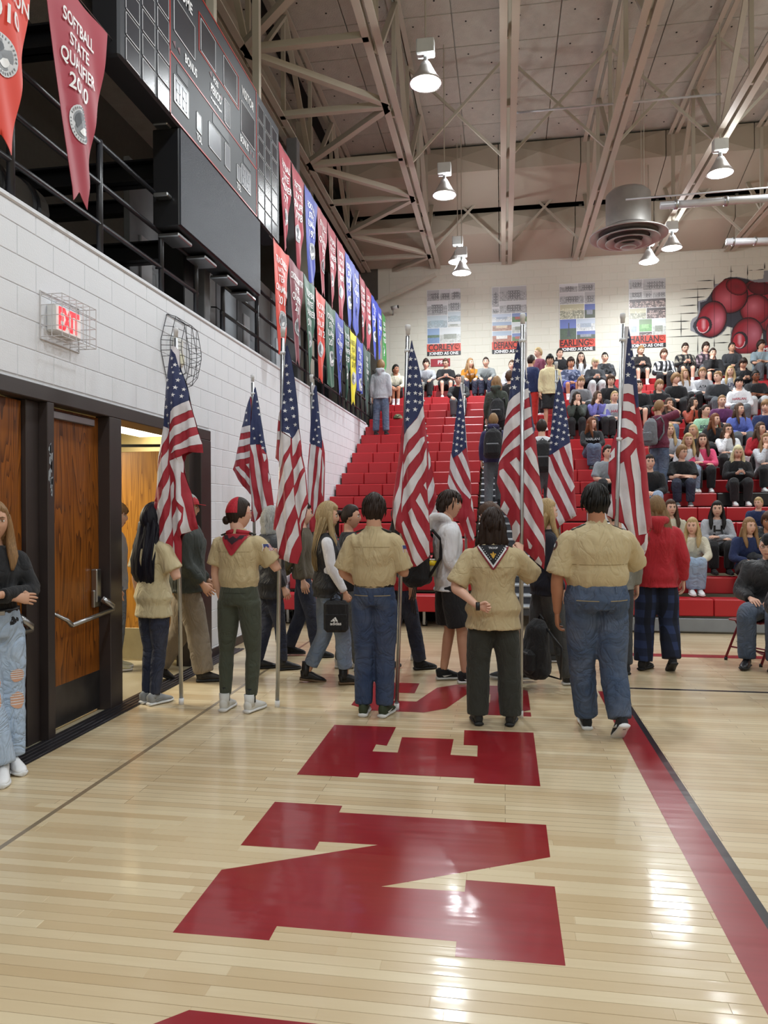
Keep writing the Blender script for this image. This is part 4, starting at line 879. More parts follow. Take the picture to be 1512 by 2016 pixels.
# ---- head: 0 skin, 1 lips, 2 white of the eye, 3 iris and brow
def g(x, s): return math.exp(-(x/s)**2)
def head(mb, M, fem=0, nlat=26, nlon=36, eyes=True):
    vs_ = []; mi = []
    for i in range(nlat+1):
        a = math.pi*i/nlat
        for j in range(nlon):
            b = 2*math.pi*j/nlon; d = V((math.sin(a)*math.sin(b), math.sin(a)*math.cos(b), math.cos(a)))
            x, y, z = d.x*.074, d.y*.094, d.z*.117
            t = max(0, -z/.117)
            x *= 1-.30*t**1.6; 
            if y < 0: y *= 1-.45*t**1.5
            else: y *= 1-.06*t
            if y > 0:
                f = y/.094
                y -= .006*g(x, .05)*f*(1 if z < .05 else .3)
                y += f*(.014*g(x, .011)*g(z+.014-.0, .020)+.008*g(x, .007)*g(z-.012, .02)+.008*g(x, .013)*g(z+.026, .009))   # nose
                y += f*(.006*g(abs(x)-.025, .02)*g(z-.033, .010)-.011*g(abs(x)-.031, .014)*g(z-.012, .012))   # brow, socket
                y += f*(.005*g(x, .02)*g(z+.052, .007)+.005*g(x, .018)*g(z+.062, .007)-.004*g(x, .02)*g(z+.045, .004)+.007*g(x, .018)*g(z+.098, .014))
                y += f*.003*g(abs(x)-.04, .02)*g(z+.02, .02)
            vs_.append(V((x, y, z)))
    fs = []
    for i in range(nlat):
        for j in range(nlon):
            q = (i*nlon+j, i*nlon+(j+1) % nlon, (i+1)*nlon+(j+1) % nlon, (i+1)*nlon+j); fs.append(q[::-1]); c = sum((vs_[k] for k in q), V())/4
            mi.append(1 if c.y > .05 and abs(c.x) < .023 and -.066 < c.z < -.049 else 0)
    mb.add([M@v for v in vs_], fs, mi)
    for s in (-1, 1):
        # ear
        e = MB(); ball(e, (s*.074, -.005, .0), (.009, .019, .031), 5); ball(e, (s*.078, -.008, .004), (.006, .015, .024), 4); mb.add([M@V(v) for v in e.v], e.f, 0)
        if eyes:
            e = MB(); ball(e, (s*.031, .0745, .0105), (.0145, .010, .0085), 5); mb.add([M@V(v) for v in e.v], e.f, 2)
            e = MB(); ball(e, (s*.030, .0820, .0105), (.0066, .004, .0070), 4); mb.add([M@V(v) for v in e.v], e.f, 3)
            e = MB(); e.tube([(s*.014, .088, .0285), (s*.03, .088, .034), (s*.047, .078, .029)], [.0034, .0044, .002], 5); mb.add([M@V(v) for v in e.v], e.f, 3)
            e = MB(); e.tube([(s*.018, .0815, .0155), (s*.031, .0845, .0192), (s*.045, .077, .0145)], [.0012, .002, .0012], 4); mb.add([M@V(v) for v in e.v], e.f, 3)
def hand(mb, wrist, d, back, side, curl=.35, mi=0, sc=1.0, spread=1.0, thumb=.5):
    # wrist: joint, d: pointing direction, back: normal of the back of the hand, side: +1 right, -1 left hand
    d = V(d).normalized(); back = V(back); back = (back-d*back.dot(d)).normalized(); x = d.cross(back)*side   # x: towards the little finger for the palm facing -back
    M = Matrix((x, d, back)).transposed().to_4x4(); M.translation = V(wrist)
    h = MB()
    loft(h, [(0, -.02, 0), (0, .0, 0), (-.002, .03, 0), (0, .065, 0), (0, .09, 0)], [.024, .026, .033, .041, .038], [.019, .018, .016, .014, .010], (1, 0, 0), 12)
    for q, (fx, L_, r) in enumerate(((-.031, .070, .0088), (-.0105, .079, .0092), (.0105, .073, .0088), (.030, .057, .0076))):
        p = V((fx, .084-.006*abs(q-1.3), 0)); a = 0; pts = [p-V((0, .02, 0)), p]; rr = [r*1.05, r*1.08]; sp = (q-1.5)*.07*spread
        for k, f in enumerate((.46, .30, .24)):
            a += curl*(.9, 1.15, .8)[k]; pts.append(pts[-1]+V((math.sin(sp)*math.cos(a), math.cos(a), -math.sin(a)))*L_*f); rr.append(r*(1.0, .93, .72)[k])
        loft(h, catmull(pts, 2), list(np.interp(np.linspace(0, 4, 9), range(5), rr)), list(np.interp(np.linspace(0, 4, 9), range(5), rr)*.92), (1, 0, 0), 8)
    pts = [V((-.016, .012, -.004)), V((-.036, .036, -.012)), V((-.046-.006*(1-thumb), .062, -.016-.014*thumb)), V((-.044+.016*thumb, .087, -.020-.026*thumb))]
    rr = list(np.interp(np.linspace(0, 3, 7), range(4), [.013, .0125, .0105, .0078])); loft(h, catmull(pts, 2), rr, rr, (0, 0, 1), 8)
    mb.add([M@(V(v)*sc) for v in h.v], h.f, mi)
STAND = dict(pel=(0, 0, .95), waist=(0, 0, 1.09), chest=(0, -.005, 1.29), neck=(0, -.012, 1.46), head=(0, .015, 1.632), hyaw=0, hpit=0, hrol=0,
    Rs=(.165, -.01, 1.385), Re=(.215, -.03, 1.13), Rw=(.225, .02, .885), Ls=(-.165, -.01, 1.385), Le=(-.215, -.03, 1.13), Lw=(-.225, .02, .885),
    Rh=(.088, 0, .91), Rk=(.093, .01, .49), Ra=(.095, -.03, .09), Lh=(-.088, 0, .91), Lk=(-.093, .01, .49), La=(-.095, -.03, .09), Rt=0, Lt=0, Rp=0, Lp=0, Rb=(1, 0, 0), Lb=(-1, 0, 0), curl=.35)
SIT = dict(STAND, pel=(0, -.03, .11), waist=(0, -.045, .23), chest=(0, .0, .43), neck=(0, .05, .595), head=(0, .085, .76),
    Rs=(.165, .03, .55), Re=(.235, .10, .29), Rw=(.07, .29, .26), Ls=(-.165, .03, .55), Le=(-.235, .10, .29), Lw=(-.07, .29, .25),
    Rh=(.09, -.0, .10), Rk=(.12, .38, .20), Ra=(.11, .36, -.16), Lh=(-.09, .0, .10), Lk=(-.12, .38, .20), La=(-.11, .36, -.16), Rb=(.3, .2, 1), Lb=(-.3, .2, 1))
def P(base, **k): return dict(base, **k)
def head_M(J):
    M = Matrix.Translation(V(J['head']))@Matrix.Rotation(math.radians(J['hyaw']), 4, 'Z')@Matrix.Rotation(math.radians(J['hpit']), 4, 'X')@Matrix.Rotation(math.radians(J['hrol']), 4, 'Y')@Matrix.Scale(1.06, 4); return M
def torso_path(J, hem=None, n=5):
    pel, wa, ch, ne = V(J['pel']), V(J['waist']), V(J['chest']), V(J['neck']); lo = pel+(pel-wa)*(.45)
    return [lo, pel, wa, wa.lerp(ch, .5), ch, ch.lerp(ne, .55), ch.lerp(ne, .88), ne+(ne-ch)*.12]
TW = [.150, .165, .142, .148, .166, .168, .125, .060]; TD = [.10, .112, .098, .104, .115, .098, .080, .058]
def foot_dir(J, s): a = math.radians(J[s+'t']); return V((math.sin(a), math.cos(a), 0))
def body_mesh(J, vox, bw=1, bd=1, fem=0, arms=True, legs=True, bare_legs=False, eyes=True, hands=True):
    mb = MB(); tp = torso_path(J); k = .86
    loft(mb, tp, [w_*k*bw for w_ in TW], [d*k*bd for d in TD], n=16)
    ne = V(J['neck']); hd = V(J['head']); hm = head_M(J)
    nb = hm@V((0, -.032, -.045)); limb(mb, [ne-V((0, 0, .05)), ne.lerp(nb, .35), nb], [.075, .056 if fem else .062, .055 if fem else .06], 14)
    fa = 1+.5*(bw-1)
    for s in 'RL':
        S, E_, W_ = V(J[s+'s']), V(J[s+'e']), V(J[s+'w'])
        limb(mb, [S, S.lerp(E_, .45), E_, E_.lerp(W_, .35), W_], [.05*fa, .045*fa, .038*fa, .040*fa, .0265], 12)
        h_, K, A = V(J[s+'h']), V(J[s+'k']), V(J[s+'a']); c = 1.0 if bare_legs else .86
        limb(mb, [h_, h_.lerp(K, .5), K, K.lerp(A, .3), A], [.085*fa*c, .075*fa*c, .054*fa*c, .053*fa*c, .036*c], 12)
    me = remesh(mb, vox, 5); out = MB(); mesh_to_mb(out, me); bpy.data.meshes.remove(me)
    head(out, hm, fem, eyes=eyes)
    if hands:
        for s, sg in (('R', 1), ('L', -1)): E_, W_ = V(J[s+'e']), V(J[s+'w']); hd_ = V(J.get(s+'hd', W_-E_)); hand(out, W_, hd_, J[s+'b'], sg, J.get(s+'curl', J['curl']), sc=.95 if fem else 1.03, thumb=J.get(s+'th', .5))
    return out.mesh('body', True)
def top_mesh(J, vox, sleeve='long', hem=.0, ease=1.0, bw=1, bd=1, hood=False, collar=False, amp=.004, seed=0, bulk=0, fem=0, vest=False):
    mb = MB(); tp = torso_path(J); lo = tp[0]; down = (V(J['pel'])-V(J['waist'])).normalized()
    if J['pel'][2] < .5: down = V((0, .15, -1)).normalized()
    pts = [lo+down*hem] + tp if hem > .02 else tp if hem >= 0 else tp[1:]
    w_ = TW[:]; d = TD[:]
    if hem == 0:
        pe, wa_, ch_ = V(J['pel']), V(J['waist']), V(J['chest']); pts = [pe.lerp(wa_, .15), pe.lerp(wa_, .62), wa_.lerp(ch_, .0), wa_.lerp(ch_, .25)] + tp[3:]
        w_ = [.112, .138, .156, .158] + TW[3:]; d = [.075, .095, .108, .110] + TD[3:]
    if fem and hem != 0: w_[2] -= .012; w_[3] -= .012; d[4] += .008; w_[5] -= .012; w_[0] += .008; w_[1] += .016; d[1] += .012
    if hem > .02: w_ = [w_[0]*1.08+.01] + w_; d = [d[0]*1.1+.01] + d
    elif hem < 0: w_ = w_[1:]; d = d[1:]
    e = .012*ease+bulk
    loft(mb, pts, [q*bw+e for q in w_], [q*bd+e for q in d], n=18)
    fa = 1+.5*(bw-1)
    if not vest:
        for s in 'RL':
            S, E_, W_ = V(J[s+'s']), V(J[s+'e']), V(J[s+'w']); ch = V(J['chest']).lerp(V(J['neck']), .65)
            r0 = (.060*fa+e*.6)
            if sleeve == 'long': limb(mb, [ch.lerp(S, .55), S, S.lerp(E_, .5), E_, E_.lerp(W_, .5), E_.lerp(W_, .93)], [r0*.80, r0*.92, r0*.92, r0*.82, r0*.74, r0*.58], 14)
            elif sleeve == 'elbow': limb(mb, [ch.lerp(S, .55), S, S.lerp(E_, .5), S.lerp(E_, .92)], [r0*.80, r0*.94, r0*1.08, r0*1.16], 14)
            else: limb(mb, [ch.lerp(S, .55), S, S.lerp(E_, .4), S.lerp(E_, .72)], [r0*.80, r0*.94, r0*1.08, r0*1.2], 14)
    if hood:
        ne = V(J['neck']); hm = head_M(J); R_ = ne+V((0, -.055, .045))
        limb(mb, [R_+V((.085, .07, -.02)), R_+V((.085, -.0, .02)), R_+V((.045, -.055, .02)), R_+V((0, -.072, .0)), R_+V((-.045, -.055, .02)), R_+V((-.085, -.0, .02)), R_+V((-.085, .07, -.02))], [.022, .036, .045, .052, .045, .036, .022], 10, side=(0, 0, 1))
        limb(mb, [R_+V((0, -.03, .05)), R_+V((0, -.085, -.01)), R_+V((0, -.085, -.10))], [.05, .07, .03], 10, .5)
    if collar:
        ne = V(J['neck']); limb(mb, [ne+V((0, .0, -.02)), ne+V((0, .004, .055))], [.078, .066], 16)
    me = remesh(mb, vox, 3); wrinkle(me, amp, seed=seed)
    return me
def pants_mesh(J, vox, kind='jeans', ease=1.0, bw=1, bd=1, amp=.003, seed=1, cuff=0.0, fem=0, under=False):
    mb = MB(); pel, wa = V(J['pel']), V(J['waist']); e = .008*ease
    if under: bw_, bd_ = bw, bd; e0 = e; bw, bd, e = bw*.90, bd*.82, .0
    top = pel.lerp(wa, .1 if under else .75); up = (wa-pel).normalized()
    loft(mb, [top, pel.lerp(wa, .02) if under else pel.lerp(wa, .35), pel-up*(.03 if under else 0), pel-up*.07], [.148*bw+e, .158*bw+e, .168*bw+e, .16*bw+e], [.103*bd+e, .112*bd+e, .122*bd+e, .11*bd+e], n=18)
    if under: bw, bd, e = bw_, bd_, e0
    fa = 1+.45*(bw-1)
    for s in 'RL':
        h_, K, A = V(J[s+'h']), V(J[s+'k']), V(J[s+'a'])
        r = [(.086*fa+e*.5 if under else .095*fa+e), .090*fa+e, .069*fa+e, .066*fa+e*1.2, .053*fa+e*1.3]
        if kind == 'shorts': limb(mb, [h_, h_.lerp(K, .45), h_.lerp(K, .92)], [r[0], r[1]+.01, r[1]+.016], 14)
        elif kind == 'slim': limb(mb, [h_, h_.lerp(K, .5), K, K.lerp(A, .35), K.lerp(A, 1-cuff)], [r[0], .089*fa, .063*fa, .062*fa, .048], 14)
        elif kind == 'wide': limb(mb, [h_, h_.lerp(K, .5), K, K.lerp(A, .5), K.lerp(A, 1.03-cuff)], [r[0], r[1]+.004, r[2]+.012, r[3]+.012, r[4]+.016], 14)
        else: limb(mb, [h_, h_.lerp(K, .5), K, K.lerp(A, .4), K.lerp(A, 1.0-cuff)], [r[0], r[1], r[2]+.004, r[3]+.004, r[4]+.008], 14)
    me = remesh(mb, vox, 3); wrinkle(me, amp, seed=seed, vert=1.6); return me
def shoe_mesh(J, s, kind='sneaker', sc=1.0):
    A = V(J[s+'a']); f = foot_dir(J, s); pit = math.radians(J[s+'p']); f = V((f.x*math.cos(pit), f.y*math.cos(pit), -math.sin(pit))); r = V((f.y, -f.x, 0)).normalized(); u = r.cross(f)
    M = Matrix((r, f, u)).transposed().to_4x4(); M.translation = A-u*.09
    mb = MB(); out = [(-.07, .028), (-.062, .036), (-.03, .036), (.02, .036), (.08, .044), (.13, .046), (.165, .038), (.188, .022), (.195, .006)]
    loft(mb, [(0, y, .016) for y, w_ in out], [w_*1.03+.003 for _, w_ in out], [.016]*9, (1, 0, 0), 12, 1)
    up = [(-.066, .026, .045, .052), (-.045, .036, .058, .056), (0, .036, .055, .056), (.05, .036, .044, .05), (.09, .041, .034, .042), (.135, .042, .024, .036), (.17, .032, .016, .03), (.188, .014, .008, .025)]
    loft(mb, [(0, y, z-.0) for y, _, _, z in up], [a for _, a, _, _ in up], [b for _, _, b, _ in up], (1, 0, 0), 14, 0)
    if kind in ('high', 'boot'):
        h_ = .15 if kind == 'high' else .19
        loft(mb, [(0, -.015, .05), (0, -.02, .09), (0, -.022, h_)], [.040, .040, .043], [.05, .045, .048], (1, 0, 0), 14, 0)
    elif kind == 'sneaker':
        loft(mb, [(0, -.018, .06), (0, -.022, .10)], [.037, .036], [.045, .042], (1, 0, 0), 12, 0)
        for q in range(4): mb.tube([(-.018, .035+q*.016, .098-q*.010), (0, .035+q*.016, .102-q*.010), (.018, .035+q*.016, .098-q*.010)], .0035, 5, 1)
        for sd in (-1, 1): mb.prism([(sd*.037, -.02, .045), (sd*.043, .07, .052), (sd*.036, .0, .03)], (sd*.003, 0, 0), 2)
    m2 = MB(); m2.add([M@(V(v)*sc) for v in mb.v], mb.f, mb.m); return m2.mesh('shoe', True)
# ---- hair in the head's own frame
def hair_mesh(style, seed=0, hi=False):
    r = np.random.RandomState(seed); mb = MB(); nlat, nlon = (40, 96) if hi else (18, 32)
    ph = r.rand(12)*6.28
    T = dict(short=.16, buzz=.07, mop=.25, curly=.36, long=.16, bob=.20, pony=.12, bun=.12, afro=.5, tousled=.27)[style]
    lines = {'short': (.055, -.02, -.075), 'buzz': (.06, .0, -.07), 'mop': (.035, -.025, -.085), 'curly': (.04, -.03, -.085), 'tousled': (.048, -.03, -.09), 'long': (.058, -.12, -.12), 'bob': (.045, -.12, -.12), 'pony': (.06, -.02, -.06), 'bun': (.06, -.03, -.07), 'afro': (.05, -.03, -.08)}[style]
    vs_ = []
    for i in range(nlat+1):
        a = math.pi*i/nlat
        for j in range(nlon):
            b = 2*math.pi*j/nlon; d = V((math.sin(a)*math.sin(b), math.sin(a)*math.cos(b), math.cos(a))); x, y, z = d.x*.074, d.y*.094, d.z*.117
            fr = d.y/max(.05, math.hypot(d.x, d.y)); lim = lines[0] if fr > .55 else (lines[1]+(lines[0]-lines[1])*max(0, (fr-.1)/.45) if fr > .1 else (lines[1] if fr > -.2 else lines[2]+(lines[1]-lines[2])*max(0, 1-(-.2-fr)/.4)))
            lim += .006*math.sin(b*9+ph[0])+.004*math.sin(b*17+ph[1])
            c = min(1, max(0, (z-lim)/.014)); t = max(0, -z/.117)
            if z < 0: x *= 1-.12*t; y *= (1-.25*t if y < 0 else 1)
            st = .35*math.sin(b*23+ph[2]+3*math.sin(a*3+ph[3]))+.3*math.sin(b*41+ph[4]+a*2)+.25*math.sin(b*11+a*4+ph[5])
            if style in ('curly', 'afro', 'tousled'): st = .8*math.sin(b*13+ph[6]+2*math.sin(a*9))*math.sin(a*14+ph[7])+.5*math.sin(b*29+a*21)
            k = (.90 if c < .5 else .93)+c*(.09+T*(1+.22*st)); 
            if style == 'mop' and fr > .5: k += .05*c
            vs_.append(V((x*k, y*k-.002, z*k+.003*c)))
    fs = [(i*nlon+j, (i+1)*nlon+j, (i+1)*nlon+(j+1) % nlon, i*nlon+(j+1) % nlon) for i in range(nlat) for j in range(nlon)]; mb.add(vs_, fs)
    md = lambda u, t: 1+.12*math.sin(t*9+ph[8]+u*4)+.09*math.sin(t*17+ph[9]-u*6)+.07*math.sin(t*29+ph[10]+u*9)
    n = 64 if hi else 24
    if style == 'long':
        Ls = [(.0, -.02, .0), (0, -.035, -.03), (0, -.055, -.10), (0, -.085, -.19), (0, -.105, -.29), (0, -.105, -.39), (0, -.095, -.45), (0, -.09, -.475)]
        loft(mb, [V(p) for p in Ls], [.082, .096, .104, .116, .122, .118, .10, .06], [.07, .062, .050, .040, .036, .032, .022, .008], n=n, mod=md)
        for s in (-1, 1): loft(mb, catmull([(s*.07, .02, .05), (s*.083, .02, -.03), (s*.088, .03, -.12), (s*.09, .06, -.21), (s*.085, .075, -.30)], 3), list(np.interp(np.linspace(0, 4, 13), range(5), [.012, .02, .028, .03, .008])), list(np.interp(np.linspace(0, 4, 13), range(5), [.02, .025, .024, .02, .006])), n=14, mod=md)
    if style == 'bob':
        loft(mb, [(0, -.02, .05), (0, -.022, -.02), (0, -.025, -.08), (0, -.03, -.13), (0, -.032, -.165), (0, -.032, -.175)], [.080, .093, .10, .108, .105, .08], [.085, .086, .082, .078, .07, .05], n=n, mod=md)
    if style == 'pony':
        loft(mb, catmull([(0, -.085, .04), (0, -.13, .05), (0, -.155, -.01), (0, -.15, -.10), (0, -.13, -.19)], 3), list(np.interp(np.linspace(0, 4, 13), range(5), [.018, .03, .036, .03, .008])), list(np.interp(np.linspace(0, 4, 13), range(5), [.018, .03, .034, .028, .008])), n=18, mod=md)
    if style == 'bun':
        b2 = MB(); ball(b2, (-.035, -.098, -.045), (.036, .026, .034), 10)
        for i, v in enumerate(b2.v): q = 1+.07*math.sin(v[0]*300+v[2]*200); b2.v[i] = tuple(V((-.035, -.098, -.045))+(V(v)-V((-.035, -.098, -.045)))*q)
        mb.add(b2.v, b2.f)
    if style in ('mop', 'tousled', 'short', 'bob') and hi:
        for q in range(70):
            b = r.rand()*6.28; a = .5+.9*r.rand(); fr = math.cos(b)
            if fr > .5 and a > 1.0: a = .9
            d0 = V((math.sin(a)*math.sin(b), math.sin(a)*math.cos(b), math.cos(a))); a1 = a+.35; d1 = V((math.sin(a1)*math.sin(b+.1), math.sin(a1)*math.cos(b+.1), math.cos(a1))); a2 = a1+.25; d2 = V((math.sin(a2)*math.sin(b+.16), math.sin(a2)*math.cos(b+.16), math.cos(a2)))
            sc_ = lambda d, k: V((d.x*.074*k, d.y*.094*k, d.z*.117*k)); mb.tube([sc_(d0, 1.08+T), sc_(d1, 1.10+T), sc_(d2, 1.05+T*.9)], [.003, .007, .001], 6)
    return mb.mesh('hair', True)
def hair_mat(name, col):
    key = ('hair', name)
    if key in MC: return MC[key]
    m = bpy.data.materials.new('hair_'+name); m.use_nodes = True; MC[key] = m; t = NT(m); b = t.n['Principled BSDF']
    tc = t.new('ShaderNodeTexCoord'); mp = t.new('ShaderNodeMapping'); mp.inputs['Scale'].default_value = (160, 160, 14); t.link(tc.outputs['Object'], mp.inputs[0]); nz = t.new('ShaderNodeTexNoise', i_Scale=1.0, i_Detail=2.0); t.link(mp.outputs[0], nz.inputs['Vector'])
    c = lin(col); t.link(t.mix(nz.outputs[0], tuple(x*.45 for x in c), tuple(min(1, x*1.6) for x in c)), b.inputs['Base Color']); b.inputs['Roughness'].default_value = .55; b.inputs['Specular IOR Level'].default_value = .3
    bp = t.new('ShaderNodeBump', i_Strength=.9, i_Distance=.003); t.link(nz.outputs[0], bp.inputs['Height']); t.link(bp.outputs[0], b.inputs['Normal']); return m
HC = dict(black='14110f', dark='2a1c15', brown='4a3324', light='8a6a48', blond='b0966a', grey='9a9a98', auburn='6a3c20', red='7a1c24', navy='15152c', platinum='d8c8a0')
SK = dict(fair='ddb09a', light='cb9c82', tan='b07c60', brown='7c4a32')
def skin_mat(k): return mat('skin_'+k, SK[k], .5, var=.06, vscale=12, spec=.35)
def fab(name, col, rough=.85, **k):
    m = mat('fabric_'+name, col, rough, var=k.pop('var', .10), vscale=k.pop('vscale', 14), bump=k.pop('bump', .35), bscale=k.pop('bscale', 220), sheen=.1, **k)
    return creases(m)
def creases(m, sc=(7, 7, 3.2), dist=.02, st=.45):
    if m.get('creased'): return m
    m['creased'] = 1; t = NT(m); b = t.n['Principled BSDF']; tc = t.new('ShaderNodeTexCoord'); mp = t.new('ShaderNodeMapping'); mp.inputs['Scale'].default_value = sc; t.link(tc.outputs['Object'], mp.inputs[0])
    nz = t.new('ShaderNodeTexNoise', i_Scale=1.0, i_Detail=3.0, i_Distortion=1.4); t.link(mp.outputs[0], nz.inputs['Vector'])
    r_ = t.math('ABSOLUTE', t.math('SUBTRACT', nz.outputs[0], .5)); r_ = t.math('POWER', t.math('MULTIPLY', r_, 4.0), .6)
    bp = t.new('ShaderNodeBump', i_Strength=st, i_Distance=dist); t.link(r_, bp.inputs['Height'])
    if b.inputs['Normal'].links: t.link(b.inputs['Normal'].links[0].from_socket, bp.inputs['Normal'])
    t.link(bp.outputs[0], b.inputs['Normal']); return m
def denim(col, name='denim', fade=.35):
    key = ('den', col)
    if key in MC: return MC[key]
    m = bpy.data.materials.new(name); m.use_nodes = True; MC[key] = m; t = NT(m); b = t.n['Principled BSDF']; tc = t.new('ShaderNodeTexCoord')
    n1 = t.new('ShaderNodeTexNoise', i_Scale=4.5, i_Detail=3.0); t.link(tc.outputs['Object'], n1.inputs['Vector']); n2 = t.new('ShaderNodeTexNoise', i_Scale=180.0); t.link(tc.outputs['Object'], n2.inputs['Vector'])
    mp = t.new('ShaderNodeMapping'); mp.inputs['Scale'].default_value = (5, 5, 55); t.link(tc.outputs['Object'], mp.inputs[0]); n3 = t.new('ShaderNodeTexNoise', i_Scale=1.0, i_Detail=1.0); t.link(mp.outputs[0], n3.inputs['Vector'])
    c = lin(col); w_ = tuple(x*(1-fade)+fade*.55 for x in c); f = t.math('MULTIPLY', t.math('POWER', n1.outputs[0], 2.0), 1.6); c1 = t.mix(f, c, w_); c1 = t.mix(t.math('MULTIPLY', n3.outputs[0], .35), c1, tuple(x*.6 for x in c)); c1 = t.mix(t.math('MULTIPLY', n2.outputs[0], .3), c1, tuple(x*.7 for x in c))
    t.link(c1, b.inputs['Base Color']); b.inputs['Roughness'].default_value = .85; bp = t.new('ShaderNodeBump', i_Strength=.4, i_Distance=.002); t.link(n2.outputs[0], bp.inputs['Height']); t.link(bp.outputs[0], b.inputs['Normal']); return creases(m, (6, 6, 5), .022, .6)
def plaid(name, a, b_, c_, sc=9.0):
    key = ('plaid', name)
    if key in MC: return MC[key]
    m = bpy.data.materials.new('plaid_'+name); m.use_nodes = True; MC[key] = m; t = NT(m); bs = t.n['Principled BSDF']; tc = t.new('ShaderNodeTexCoord'); sp = t.new('ShaderNodeSeparateXYZ'); t.link(tc.outputs['Object'], sp.inputs[0])
    X1 = t.math('GREATER_THAN', t.math('SINE', t.math('MULTIPLY', t.math('ADD', sp.outputs[0], sp.outputs[1]), sc*6.28)), 0.0); Z1 = t.math('GREATER_THAN', t.math('SINE', t.math('MULTIPLY', sp.outputs[2], sc*6.28)), 0.0)
    c = t.mix(X1, lin(a), lin(b_)); c = t.mix(t.math('MULTIPLY', Z1, .6), c, lin(c_)); t.link(c, bs.inputs['Base Color']); bs.inputs['Roughness'].default_value = .9; return m
def camo(name, a, b_, c_):
    key = ('camo', name)
    if key in MC: return MC[key]
    m = bpy.data.materials.new('camo_'+name); m.use_nodes = True; MC[key] = m; t = NT(m); bs = t.n['Principled BSDF']; tc = t.new('ShaderNodeTexCoord'); n1 = t.new('ShaderNodeTexNoise', i_Scale=12.0); t.link(tc.outputs['Object'], n1.inputs['Vector']); n2 = t.new('ShaderNodeTexNoise', i_Scale=17.0); t.link(tc.outputs['Object'], n2.inputs['Vector'])
    c = t.mix(t.math('GREATER_THAN', n1.outputs[0], .5), lin(a), lin(b_)); c = t.mix(t.math('GREATER_THAN', n2.outputs[0], .56), c, lin(c_)); t.link(c, bs.inputs['Base Color']); bs.inputs['Roughness'].default_value = .9; return m
PC = {}
def cached(key, fn):
    if key not in PC: PC[key] = fn()
    return PC[key]
def put(name, me, mats, parent, label=None, M=None):
    o = bpy.data.objects.new(name, me); COL.objects.link(o); o.parent = parent
    while len(me.materials) < len(mats): me.materials.append(None)
    for i, m in enumerate(mats): o.material_slots[i].link = 'OBJECT'; o.material_slots[i].material = m
    if M is not None: o.matrix_local = M
    if label: o['label'] = label
    return o
M_lip = mat('lips', 'a8605a', .5); M_eye = mat('eye_white', 'e4e2de', .25); M_iris = mat('dark_iris', '2a1c16', .3); M_browl = mat('light_brow', '7a5a3c', .6)
def person(loc, rz, J, label, key, top=None, bottom=None, shoes=None, hair=None, skin='fair', sc=1.0, bw=1.0, bd=1.0, fem=0, hi=False, group=None, glasses=False, seed=0, bare=False, gcol=None):
    t_ = thing('person', loc, label, 'person', group, rz); t_.scale = (sc, sc, sc)
    vb, vt = (.014, .0125) if hi else (.024, .022)
    b = cached(('body', key, bw, bd, fem, bare), lambda: body_mesh(J, vb, bw, bd, fem, bare_legs=bare))
    light = hair and hair[1] in ('blond', 'platinum', 'light', 'grey')
    body = put('body', b, [skin_mat(skin), M_lip, M_eye, M_browl if light else M_iris], t_)
    res = {'root': t_, 'body': body}
    if top:
        kw = {k: v for k, v in top.items() if k not in ('m', 'name')}; kk = ('top', key, bw, bd, fem, tuple(sorted(kw.items())))
        me = cached(kk, lambda: top_mesh(J, vt, bw=bw, bd=bd, fem=fem, **kw)); res['top'] = put(top.get('name', 'shirt'), me, [top['m']], t_)
    if bottom:
        bottom = dict(bottom); bottom.setdefault('under', bool(top and top.get('hem', 0) > 0))
        kw = {k: v for k, v in bottom.items() if k not in ('m', 'name')}; kk = ('bot', key, bw, bd, tuple(sorted(kw.items())))
        me = cached(kk, lambda: pants_mesh(J, vt, bw=bw, bd=bd, **kw)); res['bottom'] = put(bottom.get('name', 'trousers'), me, [bottom['m']], t_)
    if shoes:
        for s in 'RL':
            me = cached(('shoe', key, s, shoes[0]), lambda: shoe_mesh(J, s, shoes[0])); put('shoe', me, [shoes[1], shoes[2], shoes[3] if len(shoes) > 3 else shoes[1]], t_)
            if len(shoes) > 4:
                def sock():
                    m_ = MB(); A, K = V(J[s+'a']), V(J[s+'k']); limb(m_, [A-V((0, 0, .02)), A.lerp(K, .14), A.lerp(K, .3)], [.040, .042, .047], 12); return m_.mesh('sock', True)
                put('sock', cached(('sock', key, s), sock), [shoes[4]], t_)
    if hair:
        hm = head_M(J); me = cached(('hair', hair[0], hi, seed % 3 if not hi else seed), lambda: hair_mesh(hair[0], seed % 3 if not hi else seed, hi)); res['hair'] = put('hair', me, [hair_mat(hair[1], HC[hair[1]])], t_, M=hm)
    if glasses:
        def gl():
            m_ = MB()
            for s in (-1, 1):
                m_.tube([(s*.032+.019*math.cos(a), .094, .010+.015*math.sin(a)) for a in np.linspace(0, 6.283, 13)], .0016, 5); m_.tube([(s*.051, .092, .013), (s*.076, .05, .014), (s*.08, -.01, .008)], .0016, 5)
            m_.tube([(-.013, .095, .012), (.013, .095, .012)], .0016, 5); return m_.mesh('glasses')
        put('glasses', cached(('glasses',), gl), [gcol or M_black], t_, M=head_M(J))
    return res
